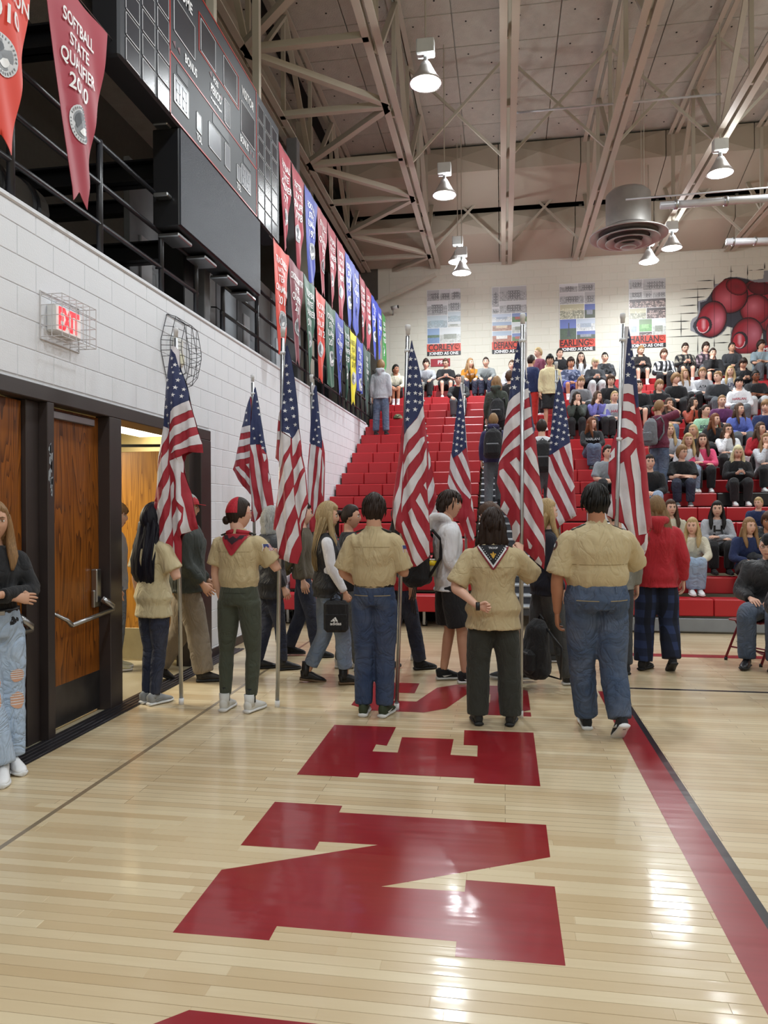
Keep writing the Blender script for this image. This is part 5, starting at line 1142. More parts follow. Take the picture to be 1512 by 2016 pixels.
# ---- patches of cloth, print or badge laid on a garment: polygons dropped on the surface along a direction
def cut_polys(polys, step):
    out = []
    for poly, mi in polys:
        tr = tessellate_polygon([[V((p[0], p[1], 0)) for p in poly]]); bm = bmesh.new(); vs_ = [bm.verts.new((p[0], p[1], 0)) for p in poly]
        for t_ in tr:
            try: bm.faces.new([vs_[i] for i in t_])
            except ValueError: pass
        xs = [p[0] for p in poly]; ys = [p[1] for p in poly]
        for ax, (lo, hi) in ((0, (min(xs), max(xs))), (1, (min(ys), max(ys)))):
            q = math.floor(lo/step)*step+step
            while q < hi-1e-5:
                co = [0, 0, 0]; no = [0, 0, 0]; co[ax] = q; no[ax] = 1; bmesh.ops.bisect_plane(bm, geom=bm.verts[:]+bm.edges[:]+bm.faces[:], plane_co=co, plane_no=no, dist=1e-6); q += step
        bm.verts.index_update(); out.append(([(v.co.x, v.co.y) for v in bm.verts], [tuple(v.index for v in f.verts) for f in bm.faces], mi)); bm.free()
    return out
def decal(parent, target, polys, mats, name, label=None, frm='back', off_=.003, step=.02, cen=(0, 0), rot=0):
    me = target.data; bv = BVHTree.FromPolygons([v.co for v in me.vertices], [tuple(p.vertices) for p in me.polygons]); mb = MB(); s = 1 if frm in ('back',) else -1
    for vs_, fs, mi in cut_polys(polys, step):
        pts = []; ok = True
        for (x, z) in vs_:
            x2 = (cen[0]+x*math.cos(rot)-z*math.sin(rot)); z2 = cen[1]+x*math.sin(rot)+z*math.cos(rot)
            if frm in ('back', 'front'): o_ = V((x2, -2*s, z2)); d = V((0, s, 0))
            elif frm == 'right': o_ = V((2, x2, z2)); d = V((-1, 0, 0))
            else: o_ = V((-2, x2, z2)); d = V((1, 0, 0))
            h_ = bv.ray_cast(o_, d)[0]
            if h_ is None: h_ = bv.find_nearest(V((x2, 0, z2)) if frm in ('back', 'front') else V((0, x2, z2)))[0]
            pts.append(h_-d*(off_+.0012*mi))
        k = len(pts)
        if s > 0 or frm == 'right': fs = fs
        mb.add(pts, fs, mi)
    return mb.obj(name, mats, parent, True, label=label)
# ================================================================== PEOPLE ON THE FLOOR
TAN = 'c0ae88'
M_tan = fab('khaki_twill', TAN, .8, var=.06); M_tan2 = fab('khaki_twill_light', 'cbbd98', .8, var=.06); M_olive = fab('olive_twill', '41463a', .85); M_dolive = fab('dark_olive_twill', '2e302a', .85)
M_wh = fab('white_cotton', 'dcdde2', .8, var=.05); M_bk = fab('black_cotton', '17171b', .85, var=.2); M_nv = denim('1b2440', fade=.12); M_bl = denim('22395e', fade=.16); M_ltb = denim('8fa6c4', fade=.5); M_gyd = denim('64707e', fade=.4)
M_char = fab('charcoal_cotton', '33353a', .85); M_grey = fab('heather_grey', 'a4a6ad', .9); M_redf = fab('red_fleece', 'b01f2c', .85)
M_sole = mat('rubber_sole_white', 'dedede', .5); M_solek = mat('rubber_sole_black', '1c1c1e', .6); M_leather = mat('black_leather', '17161a', .38, bump=.2)
M_wleather = mat('white_canvas', 'd4d4d2', .6, bump=.3); M_gcan = mat('grey_canvas', '8c8e90', .8, bump=.4)
def feet(px, py): p = at_z(px, py); return (p.x, p.y, 0)
def loc_of(base, rz, sc, world):
    d = V(world)-V(base); c, s = math.cos(-rz), math.sin(-rz); return V((d.x*c-d.y*s, d.x*s+d.y*c, d.z))/sc
def R_(d): return math.radians(d)
def flag_patch(r, frm, cen, s=1.0, rot=0):
    a, b = .045*s, .03*s
    st = [([(-a, -b), (a, -b), (a, b), (-a, b)], 0)] + [([(-a*.92, -b*.9+i*b*.26), (a*.92, -b*.9+i*b*.26), (a*.92, -b*.9+i*b*.26+b*.13), (-a*.92, -b*.9+i*b*.26+b*.13)], 1) for i in range(7)] + [([(-a*.92, 0), (-a*.05, 0), (-a*.05, b*.9), (-a*.92, b*.9)], 2)]
    return decal(r['root'], r['top'], st, [M_wh, mat('patch_red', 'a03a44', .8), mat('patch_blue', '3a4478', .8)], 'flag_patch', 'small stars and stripes sleeve patch', frm=frm, cen=cen, step=.05, rot=rot)
def epaulet(r, J):
    for s in 'RL':
        S, N = V(J[s+'s']), V(J['neck']); a, b = S.lerp(N, .12)+V((0, 0, .066)), S.lerp(N, .6)+V((0, 0, .058)); m = MB(); m.beam(a, b, .045, .012, up=(0, 0, 1)); m.obj('epaulet', mat('epaulet_green', '2c2c26', .8), r['root'])
def yoke(r, w_, z, bw, m=None):
    decal(r['root'], r['top'], [([(-w_, -.002), (w_, -.002), (w_, .002), (-w_, .002)], 0)], [m or mat('khaki_seam', '94825c', .85)], 'yoke_seam', frm='back', cen=(0, z), step=.03, off_=.0015)
def pockets(r, z, dx, w_, h_, m, mt):
    for s in (-1, 1):
        decal(r['root'], r['bottom'], [([(-w_, h_), (w_, h_), (w_, -h_*.5), (0, -h_), (-w_, -h_*.5)], 0), ([(-w_, h_), (w_, h_), (w_, h_-.006), (-w_, h_-.006)], 1)], [m, mt, m], 'back_pocket', frm='back', cen=(s*dx, z), step=.03, off_=.003)
def belt(r, J, m, bw=1, bd=1, t=.70, buckle=False):
    pel, wa = V(J['pel']), V(J['waist']); mb = MB(); c = pel.lerp(wa, t); loft(mb, [c-V((0, 0, .018)), c+V((0, 0, .018))], [.150*bw+.013]*2, [.104*bd+.013]*2, n=24); mb.obj('belt', m, r['root'], True)
def pole_pts(top, base, Yp=None):
    A = at_z(*base); B = at_Y(top[0], top[1], A.y if Yp is None else Yp); return A, B
def on_pole(A, B, z): t = (z-A.z)/(B.z-A.z); return A.lerp(B, t)
POLES = dict(F1=((346, 655), (357, 1387)), F3=((557, 655), (546, 1392)), F5=((803, 650), (781, 1398)), F7=((1029, 628), (1025, 1413)))
# --- 1. long dark hair, khaki shirt
b = feet(303, 1384); rz = R_(-28); sc = .955; A, B = pole_pts(*POLES['F1']); hw_ = loc_of(b, rz, sc, on_pole(A, B, 1.32))
J = P(STAND, Rk=(.07, .01, .49), Lk=(-.07, .01, .49), Ra=(.055, -.03, .09), La=(-.055, -.03, .09), Re=(.26, .06, 1.12), Rw=tuple(hw_+V((-.03, -.06, -.03))), Rhd=(.1, .5, .4), Rb=(1, 0, .3), curl=.5, hyaw=0, Rcurl=1.3)
r = person(b, rz, J, 'person with long blue-black hair and untucked khaki shirt holding the leftmost flag', 's1', dict(m=M_tan2, sleeve='short', hem=.11, ease=2.2, amp=.006), dict(m=M_nv, kind='slim'), ('sneaker', M_gcan, M_sole, M_gcan), None, 'fair', sc, fem=1, hi=True, seed=1)
hm = head_M(J); me = hair_mesh('long', 1, True); r['hair'] = put('hair', me, [hair_mat('navyblack', '14131f')], r['root'], M=hm@Matrix.Scale(1.12, 4)@Matrix.Translation((0, 0, -.0)))
# --- 2. red hair bun, neckerchief
b = feet(472, 1398); rz = R_(-4); sc = .985; A, B = pole_pts(*POLES['F3']); hw_ = loc_of(b, rz, sc, on_pole(A, B, 1.30))
J = P(STAND, Lk=(-.12, .01, .49), Rk=(.12, .01, .49), La=(-.115, -.03, .09), Ra=(.115, -.03, .09), Rt=14, Lt=-3, Rs=(.168, 0, 1.39), Re=(.30, .10, 1.17), Rw=tuple(hw_+V((-.05, -.07, -.04))), Rhd=(.35, .6, .3), Rb=(1, -.4, .3), Rcurl=1.3, Le=(-.215, 0, 1.14), Lw=(-.19, .08, .88), hyaw=-42)
r = person(b, rz, J, 'person with dyed red hair bun, red neckerchief and olive trousers holding a flag', 's2', dict(m=M_tan, sleeve='short', hem=0, ease=1.8, amp=.006, collar=True), dict(m=M_olive, kind='slim', cuff=.10, amp=.003), ('high', M_wleather, M_sole, M_wleather), ('bun', 'dark'), 'fair', sc, fem=1, hi=True, seed=2, glasses=True, gcol=mat('red_glasses', 'c0342c', .4))
m_ = MB(); hm = head_M(J)
src = hair_mesh('bun', 2, True); co = arr(src)
hp = put('dyed_hair', None, [], r['root']) if False else None
rs = MB(); vs_ = []; 
for i in range(13):
    for j in range(13):
        a = .12+1.35*i/12; bb = math.pi+(-.15+1.25*j/12)*-1 if False else math.pi-(-.25+1.35*j/12); vs_.append((math.sin(a)*math.sin(bb)*.074*1.135, math.sin(a)*math.cos(bb)*.094*1.135-.002, math.cos(a)*.117*1.14))
vs_ = [tuple(q_*1.055 for q_ in v_) for v_ in vs_]; rs.add(vs_, [(i*13+j, i*13+j+1, (i+1)*13+j+1, (i+1)*13+j) for i in range(12) for j in range(12)]); o_ = rs.obj('dyed_hair', hair_mat('red', 'b02030'), r['root'], True, label='bright red dyed section of hair'); o_.matrix_local = hm
for s in 'RL':
    mm = MB(); Aq = V(J[s+'a']); mm.tube([Aq-V((0, 0, .01)), Aq+V((0, -.002, .11))], .039, 14); mm.obj('sock', M_bk, r['root'], True, label='black sock')
epaulet(r, J); yoke(r, .135, 1.325, 1); flag_patch(r, 'right', (.0, 1.36))
nk = [([(-.135, 1.475), (.135, 1.475), (.02, 1.31), (0, 1.295), (-.02, 1.31)], 0), ([(-.085, 1.462), (.085, 1.462), (.0, 1.345)], 1), ([(-.05, 1.425), (0, 1.455), (.05, 1.425), (0, 1.385)], 2), ([(-.10, 1.462), (-.055, 1.462), (-.03, 1.43), (-.075, 1.43)], 2), ([(.10, 1.462), (.055, 1.462), (.03, 1.43), (.075, 1.43)], 2)]
decal(r['root'], r['top'], nk, [mat('neckerchief_red', 'a01c2c', .8), mat('neckerchief_red2', '8c1626', .8), mat('neckerchief_emblem', '2e1620', .8)], 'neckerchief', 'red neckerchief with a dark diamond emblem', off_=.010)
m_ = MB(); N = V(J['neck']); m_.tube([N+V((.092*math.sin(a), .078*math.cos(a)+.01, .035-.03*abs(math.cos(a/2)))) for a in np.linspace(-3.0, 3.0, 15)], .020, 8); m_.obj('neckerchief_roll', mat('neckerchief_red', 'a01c2c', .8), r['root'], True)
decal(r['root'], r['bottom'], [([(-.10, .0), (.10, 0), (.10, .004), (-.10, .004)], 0)], [mat('olive_seam', '2a2e24', .9)], 'pocket_seam', cen=(0, .985), off_=.002)
# --- 3. tall boy, brown hair, jeans
b = feet(738, 1407); rz = R_(-2); sc = 1.0; A, B = pole_pts(*POLES['F5']); hw_ = loc_of(b, rz, sc, on_pole(A, B, 1.18))
J = P(STAND, Rk=(.085, .01, .49), Lk=(-.085, .01, .49), Ra=(.085, -.03, .09), La=(-.085, -.03, .09), Rt=10, Lt=-6, Re=(.245, .02, 1.14), Rw=tuple(hw_+V((-.02, -.07, -.02))), Rhd=(.2, .6, .25), Rb=(1, -.3, .2), Rcurl=1.3, Le=(-.26, .0, 1.14), Lw=(-.10, .17, .98), hyaw=12, bwid=1)
r = person(b, rz, J, 'tall boy with brown hair, tucked khaki shirt and blue jeans holding the centre flag', 's3', dict(m=M_tan, sleeve='elbow', hem=0, ease=2.0, amp=.007, collar=True, seed=5), dict(m=M_bl, kind='jeans', amp=.004), ('sneaker', mat('olive_shoe', '2f3a26', .7), M_sole, M_sole), ('short', 'dark'), 'light', sc, hi=True, seed=3, glasses=True)
yoke(r, .145, 1.345, 1); belt(r, J, M_leather); pockets(r, .905, .085, .06, .062, denim('243a5c', fade=.25), mat('denim_stitch', '9a8a68', .8)); flag_patch(r, 'right', (-.01, 1.33)); epaulet(r, J)
# --- 4. woman with a bob
b = feet(972, 1424); rz = R_(2); sc = .928; A, B = pole_pts(*POLES['F7']); hw_ = loc_of(b, rz, sc, on_pole(A, B, 1.36))
J = P(STAND, Rk=(.125, .01, .49), Lk=(-.125, .01, .49), Ra=(.135, -.03, .09), La=(-.13, -.03, .09), Rt=10, Lt=-10, Rs=(.18, 0, 1.375), Ls=(-.18, 0, 1.37), Re=(.345, .12, 1.19), Rw=tuple(hw_+V((-.01, -.055, -.05))), Rhd=(-.1, .5, .6), Rb=(.3, -1, 0), Rcurl=1.35, Le=(-.31, -.06, 1.13), Lw=(-.125, -.25, .995), Lhd=(1, -.03, -.12), Lb=(0, 1, .1), Lcurl=1.0, hyaw=-4)
r = person(b, rz, J, 'woman with a brown bob and black neckerchief, one hand behind her back', 's4', dict(m=M_tan, sleeve='elbow', hem=.10, ease=2.6, amp=.007, collar=True, seed=8), dict(m=M_dolive, kind='wide', amp=.004, ease=1.6), ('sneaker', mat('dark_shoe', '1e2022', .6), M_solek), ('bob', 'dark'), 'fair', sc, bw=1.13, bd=1.15, fem=1, hi=True, seed=4)
epaulet(r, J); yoke(r, .165, 1.295, 1)
decal(r['root'], r['top'], [([(-.145, 1.475), (.145, 1.475), (.012, 1.285), (0, 1.277), (-.012, 1.285)], 0), ([(-.132, 1.475), (.132, 1.475), (0, 1.293)], 1), ([(-.115, 1.475), (.115, 1.475), (0, 1.316)], 2)] + [([(x-.003, z-.003), (x+.003, z-.003), (x+.003, z+.003), (x-.003, z+.003)], 3) for s in (-1, 1) for k in range(7) for x, z in ((s*(.088-k*.0115), 1.455-k*.015),)], [mat('neckerchief_border', '7a1a28', .8), M_wh, mat('neckerchief_black', '15151c', .8), M_wh], 'neckerchief', 'black neckerchief with white and red border', off_=.012)
em = [([(0, .030), (.008, .014), (.0055, -.006), (.009, -.014), (0, -.026), (-.009, -.014), (-.0055, -.006), (-.008, .014)], 0), ([(.007, .0), (.014, .016), (.023, .012), (.022, .002), (.016, .006), (.012, -.010), (.006, -.008)], 0), ([(-.007, .0), (-.014, .016), (-.023, .012), (-.022, .002), (-.016, .006), (-.012, -.010), (-.006, -.008)], 0), ([(-.014, -.004), (.014, -.004), (.014, -.009), (-.014, -.009)], 0)]
decal(r['root'], r['top'], em, [mat('gold_thread', 'c99a2e', .6)], 'fleur_emblem', 'gold fleur-de-lis emblem', off_=.020, cen=(0, 1.395))
k = MB(); text(k, 'TROOP', .022, Matrix(), bold=.02); decal(r['root'], r['top'], [([(v[0], v[1]) for v in [k.v[i] for i in f]], 0) for f in k.f], [M_wh], 'embroidered_words', 'white word TROOP', off_=.0205, cen=(0, 1.452), step=.2)
m_ = MB(); W_ = V(J['Lw']); m_.tube([W_-V((.016, 0, 0)), W_+V((.016, 0, 0))], .034, 16); m_.obj('wristwatch', M_black, r['root'], True, label='black wristwatch')
for s in (-1,):
    m_ = MB(); S_, E_ = V(J['Ls']), V(J['Le']); q = S_.lerp(E_, .86); limb(m_, [q-(E_-S_).normalized()*.025, q+(E_-S_).normalized()*.012], [.081, .081], 16); m_.obj('sleeve_cuff', M_tan, r['root'], True)
# --- 5. broad man in jeans
b = feet(1176, 1441); rz = R_(10); sc = 1.03; bw, bd = 1.34, 1.5
hw_ = loc_of(b, rz, sc, at_Y(1203, 1040, 6.0))
J = P(STAND, Rs=(.205, .0, 1.36), Ls=(-.205, -.02, 1.36), Rh=(.105, 0, .90), Lh=(-.105, 0, .90), Rk=(.10, -.05, .47), Ra=(.10, -.19, .145), Lk=(-.09, .06, .48), La=(-.05, .10, .09), Rp=38, Lp=-3, Lt=8, Rt=0, Re=(.33, .13, 1.17), Rw=tuple(hw_+V((0, -.06, -.08))), Rhd=(0, .6, .3), Rb=(1, -.2, 0), Rcurl=1.2, Le=(-.285, -.02, 1.10), Lw=(-.265, .07, .83), Lcurl=.5, hyaw=-8)
r = person(b, rz, J, 'broad-shouldered person with black hair, khaki shirt and faded jeans holding the rightmost flag', 's5', dict(m=M_tan, sleeve='elbow', hem=0, ease=1.4, amp=.006, collar=True, seed=11), dict(m=denim('30486a', fade=.26), kind='jeans', amp=.006, ease=1.4), ('sneaker', M_bk, M_sole, mat('shoe_stripe', 'c4c6c8', .5)), ('short', 'black'), 'tan', sc, bw=bw, bd=bd, hi=True, seed=5)
epaulet(r, J); yoke(r, .20, 1.20, 1); pockets(r, .885, .11, .07, .07, denim('2a405e', fade=.22), mat('denim_stitch', '9a8a68', .8))
decal(r['root'], r['top'], [([(.028*math.cos(a), .032*math.sin(a)) for a in np.linspace(0, 6.1, 14)], 0), ([(.021*math.cos(a), .024*math.sin(a)) for a in np.linspace(0, 6.1, 12)], 1), ([(-.012, -.01), (.012, -.006), (.006, .014), (-.004, .016)], 2)], [mat('patch_border', '6e3038', .8), mat('patch_olive', '5e5a50', .8), M_wh], 'round_patch', 'round council sleeve patch', frm='left', cen=(-.03, 1.33), step=.05)
for q in (-.12, -.02, .09):
    decal(r['root'], r['bottom'], [([(-.006, -.025), (.006, -.025), (.006, .025), (-.006, .025)], 0)], [denim('30486a', fade=.26)], 'belt_loop', cen=(q, 1.03), off_=.006)
# --- ripped jeans at the left edge, leaning on the doors
b = feet(-10, 1512); rz = R_(-120); sc = .96
J = P(STAND, pel=(0, .0, .94), Rk=(.09, .12, .49), Ra=(.06, .26, .09), Lk=(-.08, .06, .49), La=(-.06, .12, .09), Rt=25, Lt=5, Re=(.21, .09, 1.17), Rw=(-.05, .19, 1.14), Le=(-.21, .09, 1.17), Lw=(.06, .22, 1.17), Rb=(0, 1, .2), Lb=(0, 1, .2), hyaw=-14)
r = person(b, rz, J, 'girl in a black long-sleeved top and ripped light jeans, arms crossed, at the left edge', 'm1', dict(m=M_bk, sleeve='long', hem=-1, ease=.8, amp=.003, name='shirt'), dict(m=denim('a9bfda', fade=.6), kind='jeans', amp=.004, ease=1.8), ('sneaker', mat('white_leather', 'e6e6e8', .45), M_sole, M_sole, None)[:4], ('long', 'light'), 'light', sc, fem=1, hi=True, seed=6)
belt(r, J, M_leather, t=.72)
m_ = MB(); m_.bbox((-.02, .105, 1.022), (.02, .122, 1.055), .004); m_.obj('belt_buckle', M_steel, r['root'])
rp = random.Random(4)
for (frm, cx, cz, w_, h_) in (('front', .09, .72, .045, .03), ('front', .09, .60, .05, .045), ('front', -.09, .62, .045, .04), ('front', .085, .50, .04, .06), ('front', -.085, .46, .045, .05), ('right', .06, .56, .035, .03), ('right', .09, .42, .03, .05)):
    n = 12; pl = [(w_*math.cos(6.283*i/n)*(1+.2*rp.random()), h_*math.sin(6.283*i/n)*(1+.25*rp.random())) for i in range(n)]
    thr = [([(-w_, q*h_), (w_, q*h_+.004), (w_, q*h_+.009), (-w_, q*h_+.004)], 1) for q in (-.6, -.25, .1, .45, .75)]
    decal(r['root'], r['bottom'], [(pl, 0)]+thr, [skin_mat('light'), M_wh], 'ripped_hole', 'torn hole with white threads', frm=frm, cen=(cx, cz), step=.03, off_=.003)
# --- man in a dark jacket with a red cap behind the leftmost flag
b = feet(368, 1340); rz = R_(-70); sc = 1.02
J = P(STAND, Rk=(.09, .10, .50), Ra=(.08, .16, .09), Lk=(-.09, -.06, .48), La=(-.09, -.26, .14), Lp=25, Re=(.22, .0, 1.13), Rw=(.2, .16, .93), Le=(-.24, -.02, 1.13), Lw=(-.2, .2, .92))
r = person(b, rz, J, 'man in a dark green jacket, tan trousers and red cap, walking behind the leftmost flag', 'm2', dict(m=fab('dark_green_shell', '2e3532', .7), sleeve='long', hem=.04, ease=3.2, amp=.008, name='jacket', collar=True), dict(m=fab('tan_canvas', '85796a', .9), kind='jeans', ease=3, amp=.007), ('sneaker', mat('dark_boot', '2a2724', .7), M_solek), ('short', 'grey'), 'light', sc, bw=1.25, bd=1.35)
def cap(r, J, m, fwd=True):
    mb = MB(); vs_ = []
    for i in range(7):
        a = math.pi/2*i/6
        for j in range(20): t = 2*math.pi*j/20; vs_.append((.086*math.sin(a)*math.sin(t), .104*math.sin(a)*math.cos(t)-.002, .035+.098*math.cos(a)))
    mb.add(vs_, [(i*20+j, (i+1)*20+j, (i+1)*20+(j+1) % 20, i*20+(j+1) % 20) for i in range(6) for j in range(20)])
    mb.prism([(.075*math.sin(a), .075+.085*math.cos(a), .038-.012*math.cos(a)) for a in np.linspace(-1.5, 1.5, 12)], (0, 0, .006)); o = mb.obj('cap', m, r['root'], False); o.matrix_local = head_M(J); return o
cap(r, J, mat('cap_red', 'b03038', .8))
# --- blond boy in the doorway
p_ = at_X(250, 1100, -3.85); b = (p_.x-.12, p_.y, 0); rz = R_(-65); J = P(STAND, hyaw=-10)
r = person(b, rz, J, 'blond boy in a grey graphic shirt waiting in the hall behind the doors', 'stand', dict(m=M_grey, sleeve='long', hem=.03, ease=1.2), dict(m=M_gyd, kind='jeans'), ('sneaker', mat('cream_shoe', 'c9c6a8', .7), M_sole), ('mop', 'light'), 'fair', .97, seed=1)
# --- grey-haired woman behind the second scout
b = feet(534, 1318); rz = R_(-62); sc = .95
J = P(STAND, Rk=(.085, .08, .49), Ra=(.08, .12, .09), Lk=(-.085, -.03, .49), La=(-.08, -.12, .09), Re=(.22, .0, 1.13), Rw=(.22, .10, .90), Rb=(1, 0, .2))
r = person(b, rz, J, 'grey-haired woman in a black puffer coat and tall boots behind the second flag bearer', 'm4', dict(m=fab('black_puffer', '1d1e25', .5), sleeve='long', hem=.10, ease=3, amp=.010, name='coat'), dict(m=M_nv, kind='slim'), ('boot', M_leather, M_solek), ('bob', 'grey'), 'fair', sc, bw=1.1, bd=1.2, fem=1)
# --- man with the olive backpack behind the flags
b = feet(598, 1292); rz = R_(-80); sc = .98
J = P(STAND, Rk=(.085, .10, .5), Ra=(.08, .16, .09), Lk=(-.085, -.04, .48), La=(-.08, -.18, .10))
r = person(b, rz, J, 'person carrying an olive canvas backpack, mostly hidden behind the paired flags', 'm5', dict(m=fab('olive_coat', '5c5446', .85), sleeve='long', hem=.02, ease=2, name='jacket'), dict(m=M_nv, kind='jeans'), ('sneaker', M_bk, M_solek), ('short', 'dark'), 'fair', sc)
def backpack(world, rz, label, m, W=.30, D=.20, Hh=.46, extra=None, straps=True):
    t_ = thing('backpack', world, label, 'backpack', rz=rz); mb = MB(); loft(mb, [(0, -.02, 0), (0, -.03, .04), (0, -.04, Hh*.5), (0, -.02, Hh*.85), (0, .0, Hh)], [W*.42, W*.5, W*.5, W*.42, W*.2], [D*.4, D*.55, D*.5, D*.4, D*.2], n=18); me = remesh(mb, .014, 3); wrinkle(me, .006, seed=3); me.materials.append(m); o = link('main_compartment', me, t_)
    mb = MB(); mb.bbox((-W*.36, -D*.85, .04), (W*.36, -D*.35, Hh*.5), .04); mb.obj('front_pocket', m, t_)
    mb = MB(); mb.tube([(-W*.3, -D*.86, Hh*.5-.02), (W*.3, -D*.86, Hh*.5-.02)], .005, 6); mb.obj('zip', mat('zip_grey', '77787c', .4, .5), t_)
    MB().tube([(-.04, .02, Hh), (0, .01, Hh+.04), (.04, .02, Hh)], .009, 6).obj('grab_handle', M_black, t_)
    if straps:
        for s in (-1, 1): MB().tube([(s*.09, .02, Hh-.03), (s*.12, .09, Hh+.02), (s*.12, .17, Hh-.07), (s*.13, .16, Hh-.24), (s*.12, .05, .08)], .016, 8).obj('strap', m, t_, True)
    return t_
def behind(b, rz, sc, dy=-.2, z=.98): return (b[0]+math.sin(rz)*-dy*sc*1.0 if True else 0, b[1]+math.cos(rz)*dy*sc, b[2]+z*sc)
backpack(behind(b, rz, sc, -.22, .92), rz, 'olive canvas backpack on the person behind the paired flags', fab('olive_canvas', '6b6348', .9), .30, .22, .5)
# --- blonde girl, black vest, white sleeves
b = feet(645, 1345); rz = R_(-72); sc = .965
J = P(STAND, Rk=(.085, .14, .50), Ra=(.085, .17, .09), Lk=(-.085, -.02, .48), La=(-.085, -.19, .10), Lp=8, Rs=(.16, -.01, 1.38), Re=(.205, .03, 1.14), Rw=(.20, .16, .90), Rb=(1, 0, .1), Rcurl=1.3, Rhd=(0, .2, -1), Ls=(-.16, -.01, 1.38), Le=(-.2, .0, 1.13), Lw=(-.2, .06, .9), hyaw=-8)
r = person(b, rz, J, 'blonde girl in a black vest over a white top carrying a black lunch bag', 'm6', dict(m=fab('white_rib', 'dfdfe4', .8, var=.03), sleeve='long', hem=0, ease=.4, amp=.0015), dict(m=denim('7488a6', fade=.45), kind='jeans', cuff=.16), ('boot', M_leather, mat('tan_sole', '6b543c', .7)), None, 'light', sc, fem=1, hi=True, seed=7)
ve = put('vest', (lambda: top_mesh(J, .0125, vest=True, hem=.03, bulk=.018, ease=1.0, amp=.007, fem=1))(), [fab('black_quilt', '16171c', .6)], r['root'])
put('hair', hair_mesh('long', 5, True), [hair_mat('goldblond', 'a08a64')], r['root'], M=head_M(J)@Matrix.Scale(1.08, 4))
hp = r['root'].location+V((0, 0, 0)); q = at_Y(662, 1200, r['root'].location.y-.16)
lb = thing('lunch_bag', (q.x-.0, q.y, .515), 'black lunch bag with three white stripes and adidas lettering, carried low by the blonde girl', 'bag', rz=R_(8))
mb = MB(); mb.bbox((-.115, -.055, 0), (.115, .055, .29), .03); me = mb.obj('bag_body', M_bk, lb); MB().bbox((-.10, -.062, .02), (.10, -.05, .17), .006).obj('front_pocket', M_bk, lb); MB().tube([(-.09, 0, .285), (0, 0, .31), (.09, 0, .285)], .006, 6).obj('zip', M_black, lb)
MB().tube([(-.05, 0, .29), (-.045, 0, .33), (0, 0, .365), (.045, 0, .33), (.05, 0, .29)], .009, 8).obj('carry_handle', M_bk, lb, True)
mk = MB()
for i, (x0, h0) in enumerate(((-.035, .014), (-.012, .028), (.012, .042))): mk.prism([(x0-.009+.03*0, -.0635, .105), (x0+.009, -.0635, .105), (x0+.009-h0*.55, -.0635, .105+h0), (x0-.009-h0*.55+.004, -.0635, .105+h0-.010)], (0, .001, 0))
text(mk, 'adidas', .042, frame_M((0, -.0637, .085), (1, 0, 0), (0, 0, 1)), bold=.02); mk.obj('stripe_logo', M_ltr, lb, label='three white stripes above the word adidas')
# --- brunette beside her
b = feet(690, 1318); rz = R_(-78); sc = .96
J = P(STAND, Rk=(.085, .06, .49), Ra=(.085, .10, .09), Lk=(-.085, -.02, .48), La=(-.085, -.10, .09), Re=(.22, .06, 1.13), Rw=(.16, .22, 1.0), hyaw=-6)
r = person(b, rz, J, 'brunette with tied-back hair and black top beside the blonde girl with the vest', 'm7', dict(m=M_bk, sleeve='long', hem=.03, ease=1.6), dict(m=denim('565c60', fade=.3), kind='wide'), ('sneaker', mat('white_leather', 'e6e6e8', .45), M_sole), ('pony', 'dark'), 'light', sc, fem=1, seed=2)
# --- person in red top and dark jeans behind the centre flag
b = feet(790, 1318); rz = R_(-60); sc = .97
J = P(STAND, Rk=(.085, .10, .49), Ra=(.085, .18, .09), Lk=(-.085, -.04, .48), La=(-.085, -.16, .10))
person(b, rz, J, 'dark-haired person in a red top mostly hidden behind the centre flag', 'm8', dict(m=M_redf, sleeve='long', hem=.04, ease=1.6), dict(m=M_nv, kind='jeans'), ('sneaker', M_bk, M_solek), ('long', 'black'), 'light', sc, fem=1)
# --- boy in a white hoodie with a black backpack
b = feet(884, 1342); rz = R_(-72); sc = 1.03
J = P(STAND, Rk=(.085, .10, .50), Ra=(.09, .13, .09), Lk=(-.085, .03, .49), La=(-.09, -.03, .09), Rt=0, Re=(.20, -.03, 1.12), Rw=(.19, .18, .98), Le=(-.2, -.03, 1.12), Lw=(-.19, .18, .98), hyaw=-22, hpit=4)
r = person(b, rz, J, 'boy in a white hoodie and black shorts with a black backpack, looking right', 'm9', dict(m=M_wh, sleeve='long', hem=.04, ease=2.0, hood=True, amp=.006, name='hoodie'), dict(m=M_bk, kind='shorts', ease=3, name='shorts'), ('sneaker', M_bk, M_sole, M_sole), ('short', 'dark'), 'light', sc, hi=True, seed=9, bare=True)
bp_ = backpack(behind(b, rz, sc, -.26, .90), rz, 'large black backpack on the boy in the white hoodie', M_bk, .34, .26, .50)
for s in (-.06, .0, .06): MB().tube([(s, -.05, .02), (s*1.3, -.08, -.15), (s*1.6, -.07, -.27)], .006, 6).obj('loose_strap', M_black, bp_)
q = at_Y(851, 1118, b[1]-.14); bt = thing('shaker_bottle', (q.x, q.y, q.z-.08), 'shaker bottle with a yellow lid in the side pocket of the black backpack', 'bottle')
MB().lathe([(.0, 0), (.034, 0), (.042, .11), (.0, .11)], n=20).obj('cup', mat('smoky_plastic', '8c8a78', .25), bt, True); MB().lathe([(.0, .105), (.046, .105), (.047, .125), (.04, .145), (.016, .15), (.016, .16), (.0, .16)], n=20).obj('lid', mat('yellow_lid', 'e6c81e', .4), bt, True); MB().bbox((-.03, -.02, .150), (.03, .02, .165), .005).obj('spout_cap', M_sole, bt)
